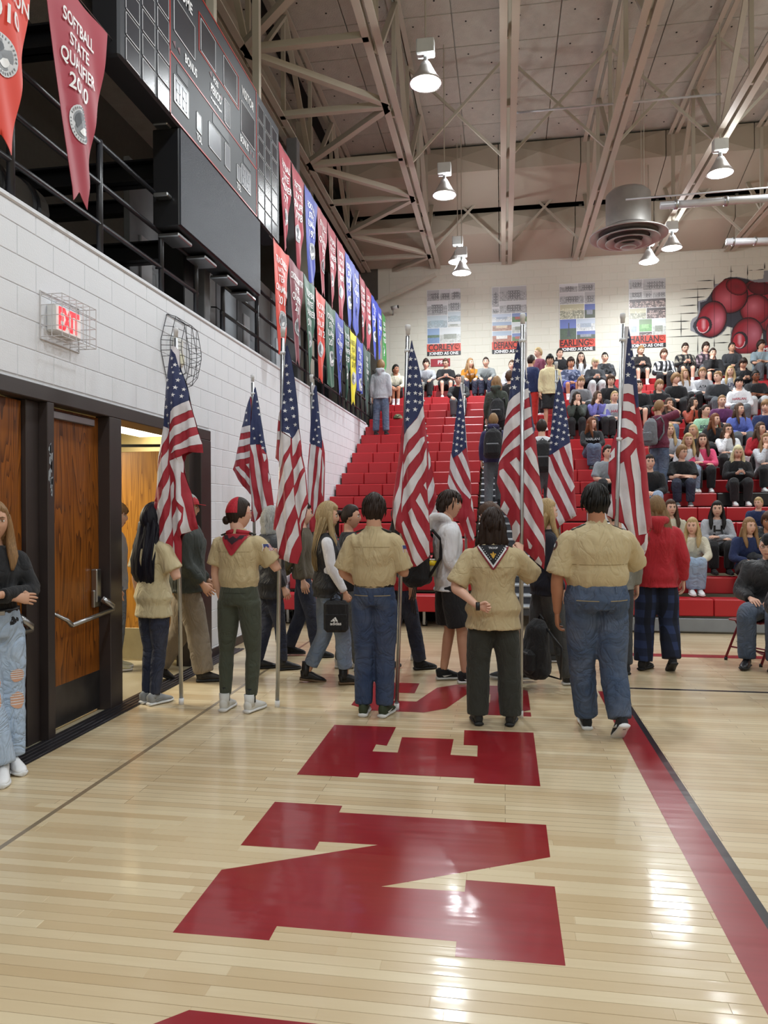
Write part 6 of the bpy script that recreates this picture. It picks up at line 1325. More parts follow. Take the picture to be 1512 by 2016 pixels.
# --- curly boy behind the woman
b = feet(968, 1340); rz = R_(62); sc = .95; J = P(STAND, Lk=(-.09, .1, .5), La=(-.09, .14, .09), Ra=(.09, -.12, .1), Rk=(.09, -.03, .48), hyaw=10)
r = person(b, rz, J, 'curly-haired boy in a dark blue jacket facing left behind the woman with the bob', 'm10', dict(m=fab('blue_shell', '1d2b50', .7), sleeve='long', hem=.03, ease=2, name='jacket'), dict(m=M_char, kind='jeans'), ('sneaker', mat('grey_shoe', '4a4c50', .7), M_sole), ('curly', 'brown'), 'fair', sc, seed=1)
# --- dark top and grey trousers with a black bag behind the second large flag
b = feet(1075, 1345); rz = R_(-75); sc = .98
J = P(STAND, Rk=(.09, .12, .5), Ra=(.09, .20, .09), Lk=(-.09, -.05, .48), La=(-.09, -.26, .11), Re=(.22, .0, 1.12), Rw=(.21, .10, .90))
r = person(b, rz, J, 'person in a black top and dark grey trousers walking behind the second large flag', 'm11', dict(m=fab('navy_black', '17192a', .85), sleeve='long', hem=.04, ease=2.4, amp=.006), dict(m=fab('grey_twill', '4b4d50', .9), kind='wide', ease=2), ('sneaker', M_leather, M_sole), ('long', 'blond'), 'fair', sc, fem=1)
q = at_Y(1062, 1280, b[1]-.25); bp_ = backpack((q.x, q.y, .12), R_(-60), 'black rucksack hanging low beside the grey trousers', M_bk, .32, .22, .52, straps=False); MB().tube([(.12, 0, .45), (.28, .05, .3), (.26, .05, .02), (.1, 0, .03)], .010, 8).obj('shoulder_strap', M_black, bp_, True)
A = at_Y(1093, 1186, 7.2); B = at_Y(1074, 1262, 7.2); t_ = thing('flag_pole', B, 'short tilted end of an aluminium pole behind the rucksack', 'pole'); MB().tube([(0, 0, 0), A-B, (A-B)*2.2], .014, 12).obj('pole_tube', M_alum, t_, True)
# --- girl whose face shows between two flags
b = feet(1086, 1330); rz = R_(-84); sc = .93; J = P(STAND, hyaw=0)
person((b[0]+.05, b[1]+.75, 0), rz, J, 'girl in a striped scarf glimpsed between the two right-hand flags', 'stand', dict(m=plaid('scarf', '1c1c22', 'd0d0d4', '30323a', 12), sleeve='long', hem=.04), dict(m=M_char, kind='jeans'), ('sneaker', mat('grey_shoe', '4a4c50', .7), M_sole), ('long', 'light'), 'fair', sc, fem=0, seed=2)
# --- person in a grey sweatshirt behind the broad man
b = feet(1208, 1325); rz = R_(4); sc = .98; J = P(STAND, hyaw=20)
person((b[0]+.02, b[1], 0), rz, J, 'dark-haired person in a grey sweatshirt hidden behind the rightmost flag bearer', 'stand20', dict(m=fab('stone_grey', '85847c', .9), sleeve='long', hem=.03, ease=1.8), dict(m=M_char, kind='jeans'), ('sneaker', M_bk, M_solek), ('tousled', 'dark'), 'fair', sc, seed=0)
# --- red hoodie and plaid trousers
b = feet(1294, 1318); rz = R_(-6); sc = 1.0
J = P(STAND, Lk=(-.12, -.0, .48), La=(-.14, -.05, .09), Rk=(.115, .03, .50), Ra=(.13, -.08, .13), Rp=34, Rt=-10, Lt=30, Rs=(.175, 0, 1.385), Re=(.25, -.02, 1.14), Rw=(.26, .05, .90), hyaw=10, Rcurl=.4)
r = person(b, rz, J, 'long-haired person in a red hoodie and navy plaid trousers walking away at the right', 'm14', dict(m=M_redf, sleeve='long', hem=.04, ease=2.6, hood=True, amp=.006, name='hoodie'), dict(m=plaid('navy', '10182e', '26345a', '0c1222', 6.5), kind='jeans', ease=3.0, cuff=0), ('sneaker', M_bk, M_solek), None, 'fair', sc, bw=1.08, bd=1.1, hi=True, seed=12)
put('hair', hair_mesh('long', 8, True), [hair_mat('lightbrown', '7d6242')], r['root'], M=head_M(J)@Matrix.Scale(.98, 4))
# ================================================================== THE CROWD ON THE BLEACHERS
def crowd_pose(k, yaw=0, pit=0):
    J = dict(SIT, hyaw=yaw, hpit=pit)
    if k == 'phone': J.update(Re=(.22, .10, .32), Rw=(.06, .30, .36), Le=(-.22, .10, .32), Lw=(-.06, .30, .36), hpit=-18, Rb=(1, .4, -.2), Lb=(-1, .4, -.2))
    elif k == 'chin': J.update(Re=(.14, .30, .33), Rw=(.045, .22, .60), Rhd=(-.2, -.3, .9), Rb=(.4, 1, 0), Le=(-.22, .14, .28), Lw=(.02, .30, .30))
    elif k == 'chin2': J.update(Re=(.13, .30, .33), Rw=(.04, .23, .58), Rhd=(-.1, -.3, .9), Rb=(.4, 1, 0), Le=(-.13, .30, .33), Lw=(-.04, .23, .57), Lhd=(.1, -.3, .9), Lb=(-.4, 1, 0))
    elif k == 'armsx': J.update(Re=(.21, .17, .30), Rw=(-.03, .28, .30), Le=(-.21, .17, .30), Lw=(.04, .31, .33), Rb=(0, .5, 1), Lb=(0, .5, 1))
    elif k == 'knees': J.update(Re=(.22, .18, .36), Rw=(.15, .36, .28), Le=(-.22, .18, .36), Lw=(-.15, .36, .28), chest=(0, .04, .42), neck=(0, .12, .575), head=(0, .17, .73), Rs=(.165, .09, .53), Ls=(-.165, .09, .53))
    elif k == 'close': J.update(Rk=(.07, .36, .24), Ra=(.06, .32, -.16), Lk=(-.07, .36, .24), La=(-.06, .32, -.16), Re=(.2, .2, .33), Rw=(.09, .34, .25), Le=(-.2, .2, .33), Lw=(-.09, .34, .25))
    return J
GRP = 'students seated in the bleachers'
M_sock = mat('white_sock', 'e0e0e2', .8)
SH = {'w': ('sneaker', mat('white_leather', 'e6e6e8', .45), M_sole, M_sole), 'k': ('sneaker', M_bk, M_solek, M_solek), 'g': ('sneaker', mat('grey_shoe', '4a4c50', .7), M_sole, M_sole), 'ws': ('sneaker', mat('white_leather', 'e6e6e8', .45), M_sole, M_sole, M_sock)}
FC = dict(bk=M_bk, wh=M_wh, grey=M_grey, char=M_char, blk_red=fab('black_red', '1b1618'), bluegrey=camo('bluegrey', '5c6480', '38405a', '8c92a8'), dcamo=camo('dark', '26272b', '45474c', '17181a'), pinkh=fab('pink_grey', 'c8b4b8'), redgrey=fab('mid_grey', '77777c'),
    olive=fab('dark_olive', '38403a'), purple=fab('lavender', '6f6cb4'), lgrey=fab('light_grey', 'b4b6bd'), cream=fab('cream', 'd6c9a0'), navy=fab('navy', '1c2a54'), plaidbw=plaid('bw', '16161a', 'd8d8dc', '2a2a2e', 9), plaidd=plaid('dark', '16161a', '8a8478', '1c1a1c', 9), plaidp=plaid('pink', '2c2228', 'a08890', '3a3038', 9),
    teal=fab('grey_blue', '8a9ca6'), orange=fab('mustard', 'b87418'), rust=fab('rust', '9a3a22'), mint=fab('mint', '9cc8a8'), plum=fab('plum', '5a2454'), blue=fab('cornflower', '5868b4'), red=M_redf, pink=fab('hot_pink', 'e0507a'), maroon=fab('maroon', '6a2840'), flannel=fab('grey_flannel', '7c8080'), offw=fab('off_white', 'cfc8b4'), dgreen=fab('green_hood', '363c34'), gt=fab('grey_tee', '9098a0'))
BT = dict(jk=(M_bk, 'jeans'), jb=(denim('44597a', fade=.35), 'jeans'), jl=(denim('8ca4c4', fade=.5), 'jeans'), sk=(M_bk, 'shorts'), gp=(fab('grey_jogger', '54585e'), 'jeans'), nv=(M_nv, 'jeans'), lg=(fab('pale_grey', 'b0b2b4'), 'jeans'), sr=(fab('red_short', '9a2430'), 'shorts'), sbl=(fab('blue_red_short', '4a50a0'), 'shorts'))
def seat_for(px, py, hz=.80, dy=-.03):
    best = None
    for n in range(1, NR):
        y = row_y(n)+.14+dy; z = row_z(n)+hz; q = at_Y(px, py, y); e = abs(q.z-z)
        if best is None or e < best[0]: best = (e, n, q.x, y-dy, row_z(n))
    return best
C_ = [ # head px, pose, yaw, hair, top, sleeve, bottom, shoes, skin, fem, label
(1102,697,'lap',25,('short','dark'),'bk','long','jk','k','fair',0,'boy with glasses and an open black jacket, left end of the top row under the EARLING poster'),
(1123,716,'lap',0,('curly','dark'),'bluegrey','long','sbl','ws','tan',0,'boy with high curly hair in a blue-grey patterned hoodie'),
(1143,698,'lap',5,('long','dark'),'wh','long','jk','k','fair',0,'person with glasses and long dark hair in a white shirt, top row'),
(1171,710,'phone',0,('mop','platinum'),'char','long','lg','w','fair',0,'bleached-blond boy in a grey jacket and pale trousers looking at a phone'),
(1190,702,'lap',-15,('short','black'),'dcamo','long','nv','k','fair',0,'black-haired boy in a dark camouflage jacket, top row'),
(1143,752,'lap',0,('mop','light'),'redgrey','long','jk','k','fair',0,'sandy-haired boy in a grey hoodie with red strings'),
(1202,751,'lap',0,('curly','brown'),'bk','long','jk','k','fair',0,'brown curly-haired boy in a black sweatshirt left of the rightmost flag'),
(1136,788,'chin2',35,('long','dark'),'olive','long','jk','k','fair',1,'girl in a dark olive top resting her chin on both hands'),
(1176,783,'chin',40,('long','brown'),'purple','long','jk','k','fair',1,'girl in a lavender sweatshirt with a hand on her cheek'),
(1209,779,'lap',10,('pony','blond'),'lgrey','long','jk','k','fair',1,'blonde girl in a pale grey sweatshirt just left of the rightmost flag'),
(1164,833,'close',50,('long','auburn'),'bk','long','jb','k','fair',1,'girl with long brown hair, black sweatshirt and blue jeans'),
(1196,894,'lap',20,('short','dark'),'gt','elbow','jk','k','fair',0,'boy in a grey t-shirt low on the bleachers left of the rightmost flag'),
(1261,689,'phone',15,('short','light'),'blk_red','long','sk','ws','fair',0,'blond boy in a black jacket with a phone under the HARLAN poster'),
(1307,693,'lap',10,('mop','brown'),'plaidbw','long','jk','k','fair',0,'boy in a black and white plaid jacket, top row'),
(1348,689,'phone',0,('short','dark'),'plaidd','long','sk','ws','fair',0,'boy in a dark plaid shirt and shorts holding a phone in both hands'),
(1389,684,'lap',20,('mop','dark'),'plaidp','long','gp','k','fair',0,'mop-haired boy in a pinkish plaid shirt, top row'),
(1403,700,'chin',10,('short','dark'),'bk','long','sk','k','fair',0,'boy in a black hoodie with a hand over his mouth'),
(1441,686,'lap',25,('short','dark'),'char','long','jk','k','light',0,'boy in a charcoal jacket under the mural fingertips'),
(1462,710,'phone',0,('mop','dark'),'bk','long','jk','k','light',0,'dark-haired boy in a black jacket with white shoulder trim holding a phone'),
(1497,684,'armsx',30,('mop','dark'),'teal','elbow','gp','k','light',0,'person in a grey-blue t-shirt with folded arms at the top right corner of the crowd'),
(1258,766,'lap',0,('short','dark'),'bk','long','sk','k','fair',0,'boy in a black hoodie and shorts just right of the rightmost flag'),
(1297,757,'lap',20,('mop','light'),'bk','long','sr','k','fair',0,'sandy-haired boy in a black sweatshirt with red chest print'),
(1330,751,'lap',40,('mop','light'),'bk','long','jk','k','fair',0,'boy in a black sweatshirt turned to the right, knees crossed'),
(1348,742,'lap',30,('long','light'),'wh','long','jk','k','fair',1,'girl with long hair in a white top, third row from the top'),
(1383,740,'lap',0,('tousled','light'),'lgrey','long','jk','k','fair',1,'laughing girl in a pale grey hoodie'),
(1412,747,'lap',-50,('short','light'),'char','long','gp','k','fair',0,'blond boy in a charcoal hoodie turned to the left'),
(1437,731,'lap',-20,('long','blond'),'lgrey','long','jk','k','fair',1,'blonde girl in a grey shirt with a blue chest print'),
(1455,751,'lap',0,('mop','black'),'wh','long','gp','k','fair',0,'black-haired boy in a white sweatshirt with a dark chest print'),
(1487,744,'armsx',10,('short','black'),'bk','elbow','lg','g','brown',0,'boy with glasses in a black t-shirt and pale trousers'),
(1317,800,'armsx',30,('long','brown'),'bk','elbow','jb','k','light',1,'girl with curly brown hair in a black t-shirt, arms on her knees'),
(1364,790,'chin',50,('long','dark'),'rust','long','jk','k','light',1,'girl with long dark hair in a rust-orange sweater'),
(1389,806,'lap',35,('pony','dark'),'mint','long','jk','k','fair',1,'girl in a pale mint green sweatshirt'),
(1420,797,'lap',0,('pony','light'),'plum','long','jk','k','fair',1,'girl in a plum hoodie under a black jacket'),
(1454,808,'lap',30,('long','brown'),'blue','long','gp','w','fair',1,'girl with long brown hair in a cornflower blue sweatshirt'),
(1407,828,'lap',45,('long','auburn'),'bk','long','jk','k','fair',1,'girl with straight auburn hair and a black top, turned right'),
(1363,842,'lap',-45,('pony','blond'),'bk','long','jk','k','light',1,'girl with a high blonde ponytail turned to the left'),
(1432,851,'chin',20,('long','brown'),'wh','long','jk','k','fair',1,'girl with glasses in a white sweater, hand over her mouth'),
(1497,846,'lap',35,('long','brown'),'red','long','jk','k','fair',1,'girl in a red t-shirt near the right edge, turned right'),
(1317,846,'lap',10,('long','blond'),'lgrey','long','jk','k','fair',1,'person in a light grey sweatshirt behind the standing girl in maroon'),
(1355,868,'lap',10,('long','blond'),'wh','long','jl','w','fair',1,'smiling blonde girl in a white top'),
(1383,874,'armsx',-5,('long','brown'),'pink','long','jk','w','fair',1,'girl in a hot pink hoodie with black leggings'),
(1452,878,'phone',0,('long','platinum'),'bk','long','jk','w','fair',1,'blonde girl in a black hoodie looking at her phone'),
(1507,869,'chin',0,('long','light'),'lgrey','long','jk','w','fair',1,'girl in a pale grey sweatshirt at the right edge resting her chin on a hand'),
(1343,895,'armsx',40,('tousled','light'),'bk','elbow','nv','g','fair',1,'person with a curly ponytail and glasses in a black t-shirt, arms crossed on knees'),
(1279,905,'lap',10,('short','dark'),'bk','long','jl','k','fair',0,'person in a black hoodie and light jeans half hidden by the rightmost flag'),
(779,728,'close',35,('short','black'),'offw','long','sk','ws','tan',0,'black-haired boy in an off-white hoodie and shorts at the top left'),
(840,713,'knees',0,('mop','dark'),'grey','long','jk','k','fair',0,'boy in a grey hoodie reading on his knees under the CORLEY poster'),
(877,716,'phone',-25,('short','brown'),'bk','elbow','sk','w','fair',0,'boy with glasses in a black t-shirt and shorts at the top left'),
(925,714,'knees',35,('long','light'),'orange','long','nv','k','fair',0,'person with long hair in a mustard orange hoodie'),
(957,713,'knees',0,('short','dark'),'flannel','long','nv','k','fair',0,'boy in a grey flannel shirt beside the orange hoodie'),
(903,743,'knees',0,('short','dark'),'bk','long','gp','k','fair',0,'boy in a black hoodie sitting alone below the orange hoodie'),
(1008,718,'lap',0,('short','brown'),'lgrey','long','jk','k','fair',0,'boy in a pale hoodie partly hidden by the second large flag'),
(1319,1004,'lap',10,('long','brown'),'offw','long','jk','k','fair',1,'smiling girl with long brown hair in a cream jacket, low on the bleachers'),
(1362,1042,'close',-25,('long','blond'),'offw','long','jl','w','fair',1,'blonde girl in a cream sweater and ripped light jeans on the lowest rows'),
(1411,1008,'armsx',-10,('long','black'),'grey','long','jk','k','fair',1,'dark-haired woman in a grey sweatshirt with a black letter H'),
(1474,1070,'lap',20,('long','light'),'navy','long','jk','k','fair',1,'girl in a navy jacket seated low behind the man in the cap'),
(1492,1002,'lap',-40,('short','blond'),'navy','long','jk','k','fair',0,'small blond child in navy at the right edge'),
(1512,1010,'lap',-10,('mop','brown'),'char','long','jk','k','tan',0,'adult in a charcoal coat at the right edge behind the child'),
(1507,800,'lap',-20,('mop','light'),'navy','long','jb','k','fair',0,'fair-haired boy in a navy top at the right edge beside the blue sweatshirt'),
]
used = []
for i, (px, py, pose, yaw, hair, tp_, slv, bt_, sh, sk, fem, lab) in enumerate(C_):
    child = 'small blond child' in lab; sc = (.70 if child else .93 if fem else .98)*(1+.02*math.sin(i*7.3))
    e, n, x, y, z = seat_for(px, py, .785*sc)
    J = crowd_pose(pose, round(yaw/10)*10); bare = BT[bt_][1] == 'shorts'
    rz = math.pi + R_(random.uniform(-6, 6)) - math.atan2(x, y)*.3
    wide = 1.0 if fem else 1.05
    key = (pose, round(yaw/10)*10)
    r = person((x, y, z), rz, J, ' '.join(lab.replace(',', '').split()[:16]), key, dict(m=FC[tp_], sleeve=slv, hem=-1, ease=2.2 if tp_ not in ('wh', 'gt') else 1.6, hood=(i % 3 == 0 and not fem), name='shirt'), dict(m=BT[bt_][0], kind=BT[bt_][1], ease=1.5, name='shorts' if bare else 'trousers'), SH[sh], hair, sk, sc, wide, 1.0, fem, False, GRP, bare=bare, seed=i, glasses=('glasses' in lab))
    if pose == 'phone':
        c = V((0, .36, .39))*sc; cs, sn = math.cos(rz), math.sin(rz); p_ = V((x+c.x*cs-c.y*sn, y+c.x*sn+c.y*cs, z+c.z))
        ph = thing('phone', p_, 'phone held by the %s' % ' '.join(lab.replace(',', '').split()[:11]), 'phone', 'phones held in the bleachers', rz); mb = MB(); mb.bbox((-.036, -.005, -.07), (.036, .005, .07), .004); o = mb.obj('phone_body', M_black, ph); o.rotation_euler = (R_(35), 0, 0)
def chest(lab_part, s, size, m, z=.42, y=.19):
    for o in list(COL.objects):
        if o.get('category') == 'person' and lab_part in o['label']:
            J = SIT; tp_o = [c for c in o.children if c.name.startswith('shirt')][0]; k = MB(); text(k, s, size, Matrix(), bold=.02); 
            decal(o, tp_o, [([(-k.v[i][0], k.v[i][1]) for i in f], 0) for f in k.f], [m], 'chest_print', 'chest lettering', frm='front', cen=(0, z), step=.5, off_=.004); return
M_pr = mat('print_red', 'b03048', .7); M_pw = mat('print_white', 'd8d8dc', .7); M_pn = mat('print_navy', '30305a', .7)
for a in [('grey sweatshirt with a black letter H', 'H', .22, M_black), ('brown hair black sweatshirt', 'HARLAN', .075, M_pw), ('red chest print', 'CYCLONES', .055, M_pr), ('blue chest print', 'UV', .13, M_pn), ('dark chest print', 'HARLAN', .07, M_pr), ('pale grey sweatshirt just left', 'HAR', .09, M_pr), ('mustard orange', 'SCOTT', .06, M_pw), ('mint', 'EORG', .09, M_pn), ('laughing girl', 'ATA', .09, M_black)]:
    chest(*a)
# --- standing in the aisle and on the rows
def stand_at(px, py_foot, n, label, rz, key, J, top, bottom, shoes, hair, skin='fair', sc=.98, x=None, onseat=False, dy=.4, hem=.03, **kw):
    y = row_y(n)+dy; z = row_z(n) if (onseat or dy >= .26) else row_z(n)-RR*.5; q = at_Y(px, py_foot, y)
    return person((q.x, y, z), rz, J, label, key, dict(m=top, sleeve=kw.pop('slv', 'long'), hem=hem, ease=2.2, hood=kw.pop('hood', False)), dict(m=bottom[0], kind=bottom[1], ease=1.6), shoes, hair, skin, sc, group=GRP, **kw), (q.x, y, z)
def head_row(px, py, H_, dy): # the row on which somebody of this height stands, from where the head shows
    b_ = None
    for n in range(0, NR):
        y = row_y(n)+dy; q = at_Y(px, py, y); e = abs(q.z-(row_z(n)-RR*.0+H_));
        if b_ is None or e < b_[0]: b_ = (e, n)
    return b_[1]
WALK = P(STAND, Rk=(.09, .16, .56), Ra=(.09, .14, .16), Lk=(-.09, .02, .48), La=(-.09, -.10, .09))
n = head_row(747, 722, 1.55, .1); r, b = stand_at(750, 800, n, 'boy in a pale grey hoodie and jeans standing with his back turned, top left', R_(-6), 'st_l1', P(STAND, Lk=(-.11, .0, .49), La=(-.12, -.03, .09), Rk=(.11, 0, .49), Ra=(.13, -.03, .09)), FC['lgrey'], BT['jb'], SH['k'], ('mop', 'light'), sc=.97, onseat=True, dy=.12, hood=True)
n = head_row(980, 836, 1.52, .3); r, b = stand_at(972, 940, n, 'fair-haired boy in a purple jacket and grey trousers climbing the aisle with a black backpack', R_(-4), 'walk', WALK, fab('purple_shell', '2e2a52'), BT['gp'], SH['k'], ('short', 'light'), sc=.95, dy=.3, hood=True)
backpack((b[0], b[1]-.24, b[2]+.88), R_(-4), 'black backpack on the boy in purple in the aisle', M_bk, .34, .24, .50, straps=True)
n = head_row(985, 762, 1.55, .3); r, b = stand_at(978, 860, n, 'person with long wavy hair in a dark green hoodie and backpack higher in the aisle', R_(-12), 'walk', WALK, FC['dgreen'], BT['jk'], SH['k'], ('bob', 'light'), sc=.98, dy=.3, hood=True)
backpack((b[0]+.02, b[1]-.25, b[2]+.80), R_(-10), 'small black backpack on the green hoodie in the aisle', M_bk, .30, .22, .44)
n = head_row(1000, 745, 1.5, .5); r, b = stand_at(1004, 830, n, 'brown-haired person ahead of the green hoodie in the aisle', R_(10), 'walk', WALK, FC['bk'], BT['jk'], SH['k'], ('tousled', 'brown'), dy=.55)
n = head_row(1068, 848, 1.5, .3); r, b = stand_at(1067, 930, n, 'dark-haired boy in a white shirt with a black bag in the aisle', R_(-10), 'walk', WALK, FC['wh'], BT['gp'], SH['k'], ('short', 'dark'), dy=.3)
backpack((b[0], b[1]-.24, b[2]+.84), R_(-6), 'black square backpack on the boy in white in the aisle', M_bk, .34, .24, .52)
n = head_row(1082, 707, 1.55, .1); r, b = stand_at(1083, 800, n, 'boy in a cream hoodie and black shorts standing and facing the court', math.pi, 'stand', P(STAND), FC['cream'], BT['sk'], SH['w'], ('mop', 'black'), 'light', sc=.95, onseat=True, dy=.1, bare=True, hood=True)
n = head_row(1046, 700, 1.5, .1); r, b = stand_at(1046, 790, n, 'person in a navy jacket and bright red trousers standing at the top of the aisle', R_(-40), 'stand', P(STAND), FC['navy'], (fab('bright_red', 'c02a24'), 'jeans'), SH['w'], ('short', 'dark'), 'light', sc=.95, onseat=False, dy=.1)
n = head_row(1062, 700, 1.5, .3); r, b = stand_at(1061, 780, n, 'fair-haired person in a maroon t-shirt at the top of the aisle', R_(120), 'stand', P(STAND), FC['maroon'], BT['jk'], SH['w'], ('short', 'blond'), 'fair', sc=.93, onseat=True, dy=.35, slv='elbow')
n = head_row(1300, 802, 1.5, .1); r, b = stand_at(1298, 900, n, 'girl in a maroon t-shirt and jeans standing with a grey backpack, hand on her head', R_(-45), 'st_m', P(STAND, Rs=(.17, 0, 1.42), Re=(.32, .16, 1.50), Rw=(.13, .10, 1.66), Rhd=(-1, 0, .1), hyaw=-10), FC['maroon'], BT['jb'], SH['w'], ('bun', 'light'), 'light', sc=.93, onseat=True, dy=.15, slv='elbow', fem=1)
backpack((b[0]-.16, b[1]-.16, b[2]+.84), R_(-50), 'grey backpack on the girl in maroon', fab('bag_grey', '6d7076', .85), .28, .18, .46)
# belongings
q = seat_for(783, 822, .12); cp_ = thing('camouflage_cap', (q[2], q[3], q[4]), 'camouflage cap lying on a red seat near the top left', 'cap'); mb = MB(); ball(mb, (0, 0, .02), (.12, .12, .11), 10); me = remesh(mb, .012, 2); wrinkle(me, .012, seed=4); me.materials.append(camo('green', '4c5a3a', '2e3626', '7a7458')); link('crown', me, cp_); mb = MB(); mb.prism([(.1*math.sin(a)*1.0, -.08-.1*math.cos(a), .01) for a in np.linspace(-1.5, 1.5, 10)], (0, 0, .008)); mb.obj('brim', camo('green', '4c5a3a', '2e3626', '7a7458'), cp_)
# --- the seated veterans and their folding chairs
M_chair = mat('dark_red_steel', '7a1c26', .35, .2)
def folding_chair(loc, rz, lab):
    c = thing('folding_chair', loc, lab, 'chair', rz=rz)
    MB().bbox((-.20, -.18, .43), (.20, .20, .455), .012).obj('seat', M_chair, c); MB().bbox((-.20, -.245, .66), (.20, -.225, .84), .01).obj('backrest', M_chair, c)
    for s in (-1, 1):
        MB().tube([(s*.215, .22, .015), (s*.205, -.02, .44), (s*.20, -.235, .85)], .013, 10).obj('leg', M_chair, c, True); MB().tube([(s*.19, -.22, .015), (s*.19, .10, .44)], .013, 10).obj('leg', M_chair, c, True)
        for y in (.22, -.22): MB().tube([(s*.21 if y > 0 else s*.19, y, 0), (s*.21 if y > 0 else s*.19, y*.98, .03)], .017, 8).obj('foot_cap', M_solek, c, True)
    for (y, z) in ((.15, .14), (-.14, .11)): MB().tube([(-.21, y, z), (.21, y, z)], .009, 8).obj('crossbar', M_chair, c, True)
    return c
b = at_z(1490, 1302); folding_chair((b.x, b.y, 0), math.pi-.95, 'dark red folding chair under the old man in the cap'); b = at_z(1514, 1305); rz = math.pi-.5
JV = P(SIT, Rk=(.13, .40, .10), Ra=(.13, .42, -.36), Lk=(-.13, .40, .10), La=(-.13, .42, -.36), pel=(0, -.06, .12), waist=(0, -.09, .24), chest=(0, -.06, .44), neck=(0, -.02, .60), head=(0, .02, .765), Rs=(.175, -.04, .555), Ls=(-.175, -.04, .555), Re=(.27, .04, .29), Rw=(.12, .26, .24), Le=(-.27, .04, .29), Lw=(-.12, .26, .24))
r = person((b.x, b.y, .457), rz, JV, 'old man in a black jacket, jeans and garrison cap on a folding chair', 'vet', dict(m=fab('black_shell', '141519', .6), sleeve='long', hem=.02, ease=4, name='jacket', amp=.008, collar=True), dict(m=denim('3c4c64', fade=.3), kind='jeans', ease=2), ('boot', M_leather, M_solek), ('buzz', 'grey'), 'fair', 1.0, 1.2, 1.3, glasses=True)
mb = MB(); loft(mb, [(0, .10, .075), (0, .04, .078), (0, -.06, .078), (0, -.115, .07)], [.02, .055, .055, .02], [.052, .07, .07, .05], (1, 0, 0), 14); o = mb.obj('garrison_cap', fab('cap_black', '17181f', .8), r['root'], True, label='dark garrison cap with gold piping'); o.matrix_local = head_M(JV)
mb = MB(); mb.tube([(.057, .10, .09), (.064, .0, .10), (.057, -.11, .088)], .003, 5); mb.tube([(-.057, .10, .09), (-.064, .0, .10), (-.057, -.11, .088)], .003, 5); mb.tube([(-.04, .115, .06), (-.035, .118, .1)], .006, 5); o = mb.obj('cap_braid', mat('gold_braid', 'b99a3c', .5), r['root']); o.matrix_local = head_M(JV)
b2 = at_z(1590, 1362); folding_chair((b2.x, b2.y, 0), math.pi-.5, 'second dark red folding chair cut by the right edge')
person((b2.x, b2.y, .457), math.pi-.5, JV, 'second seated person in a black coat, cut by the right edge', 'vet', dict(m=fab('black_shell', '141519', .6), sleeve='long', hem=.02, ease=4, name='jacket', amp=.008, collar=True), dict(m=M_bk, kind='jeans', ease=2), ('boot', M_leather, M_solek), ('short', 'grey'), 'fair', 1.0, 1.2, 1.3)
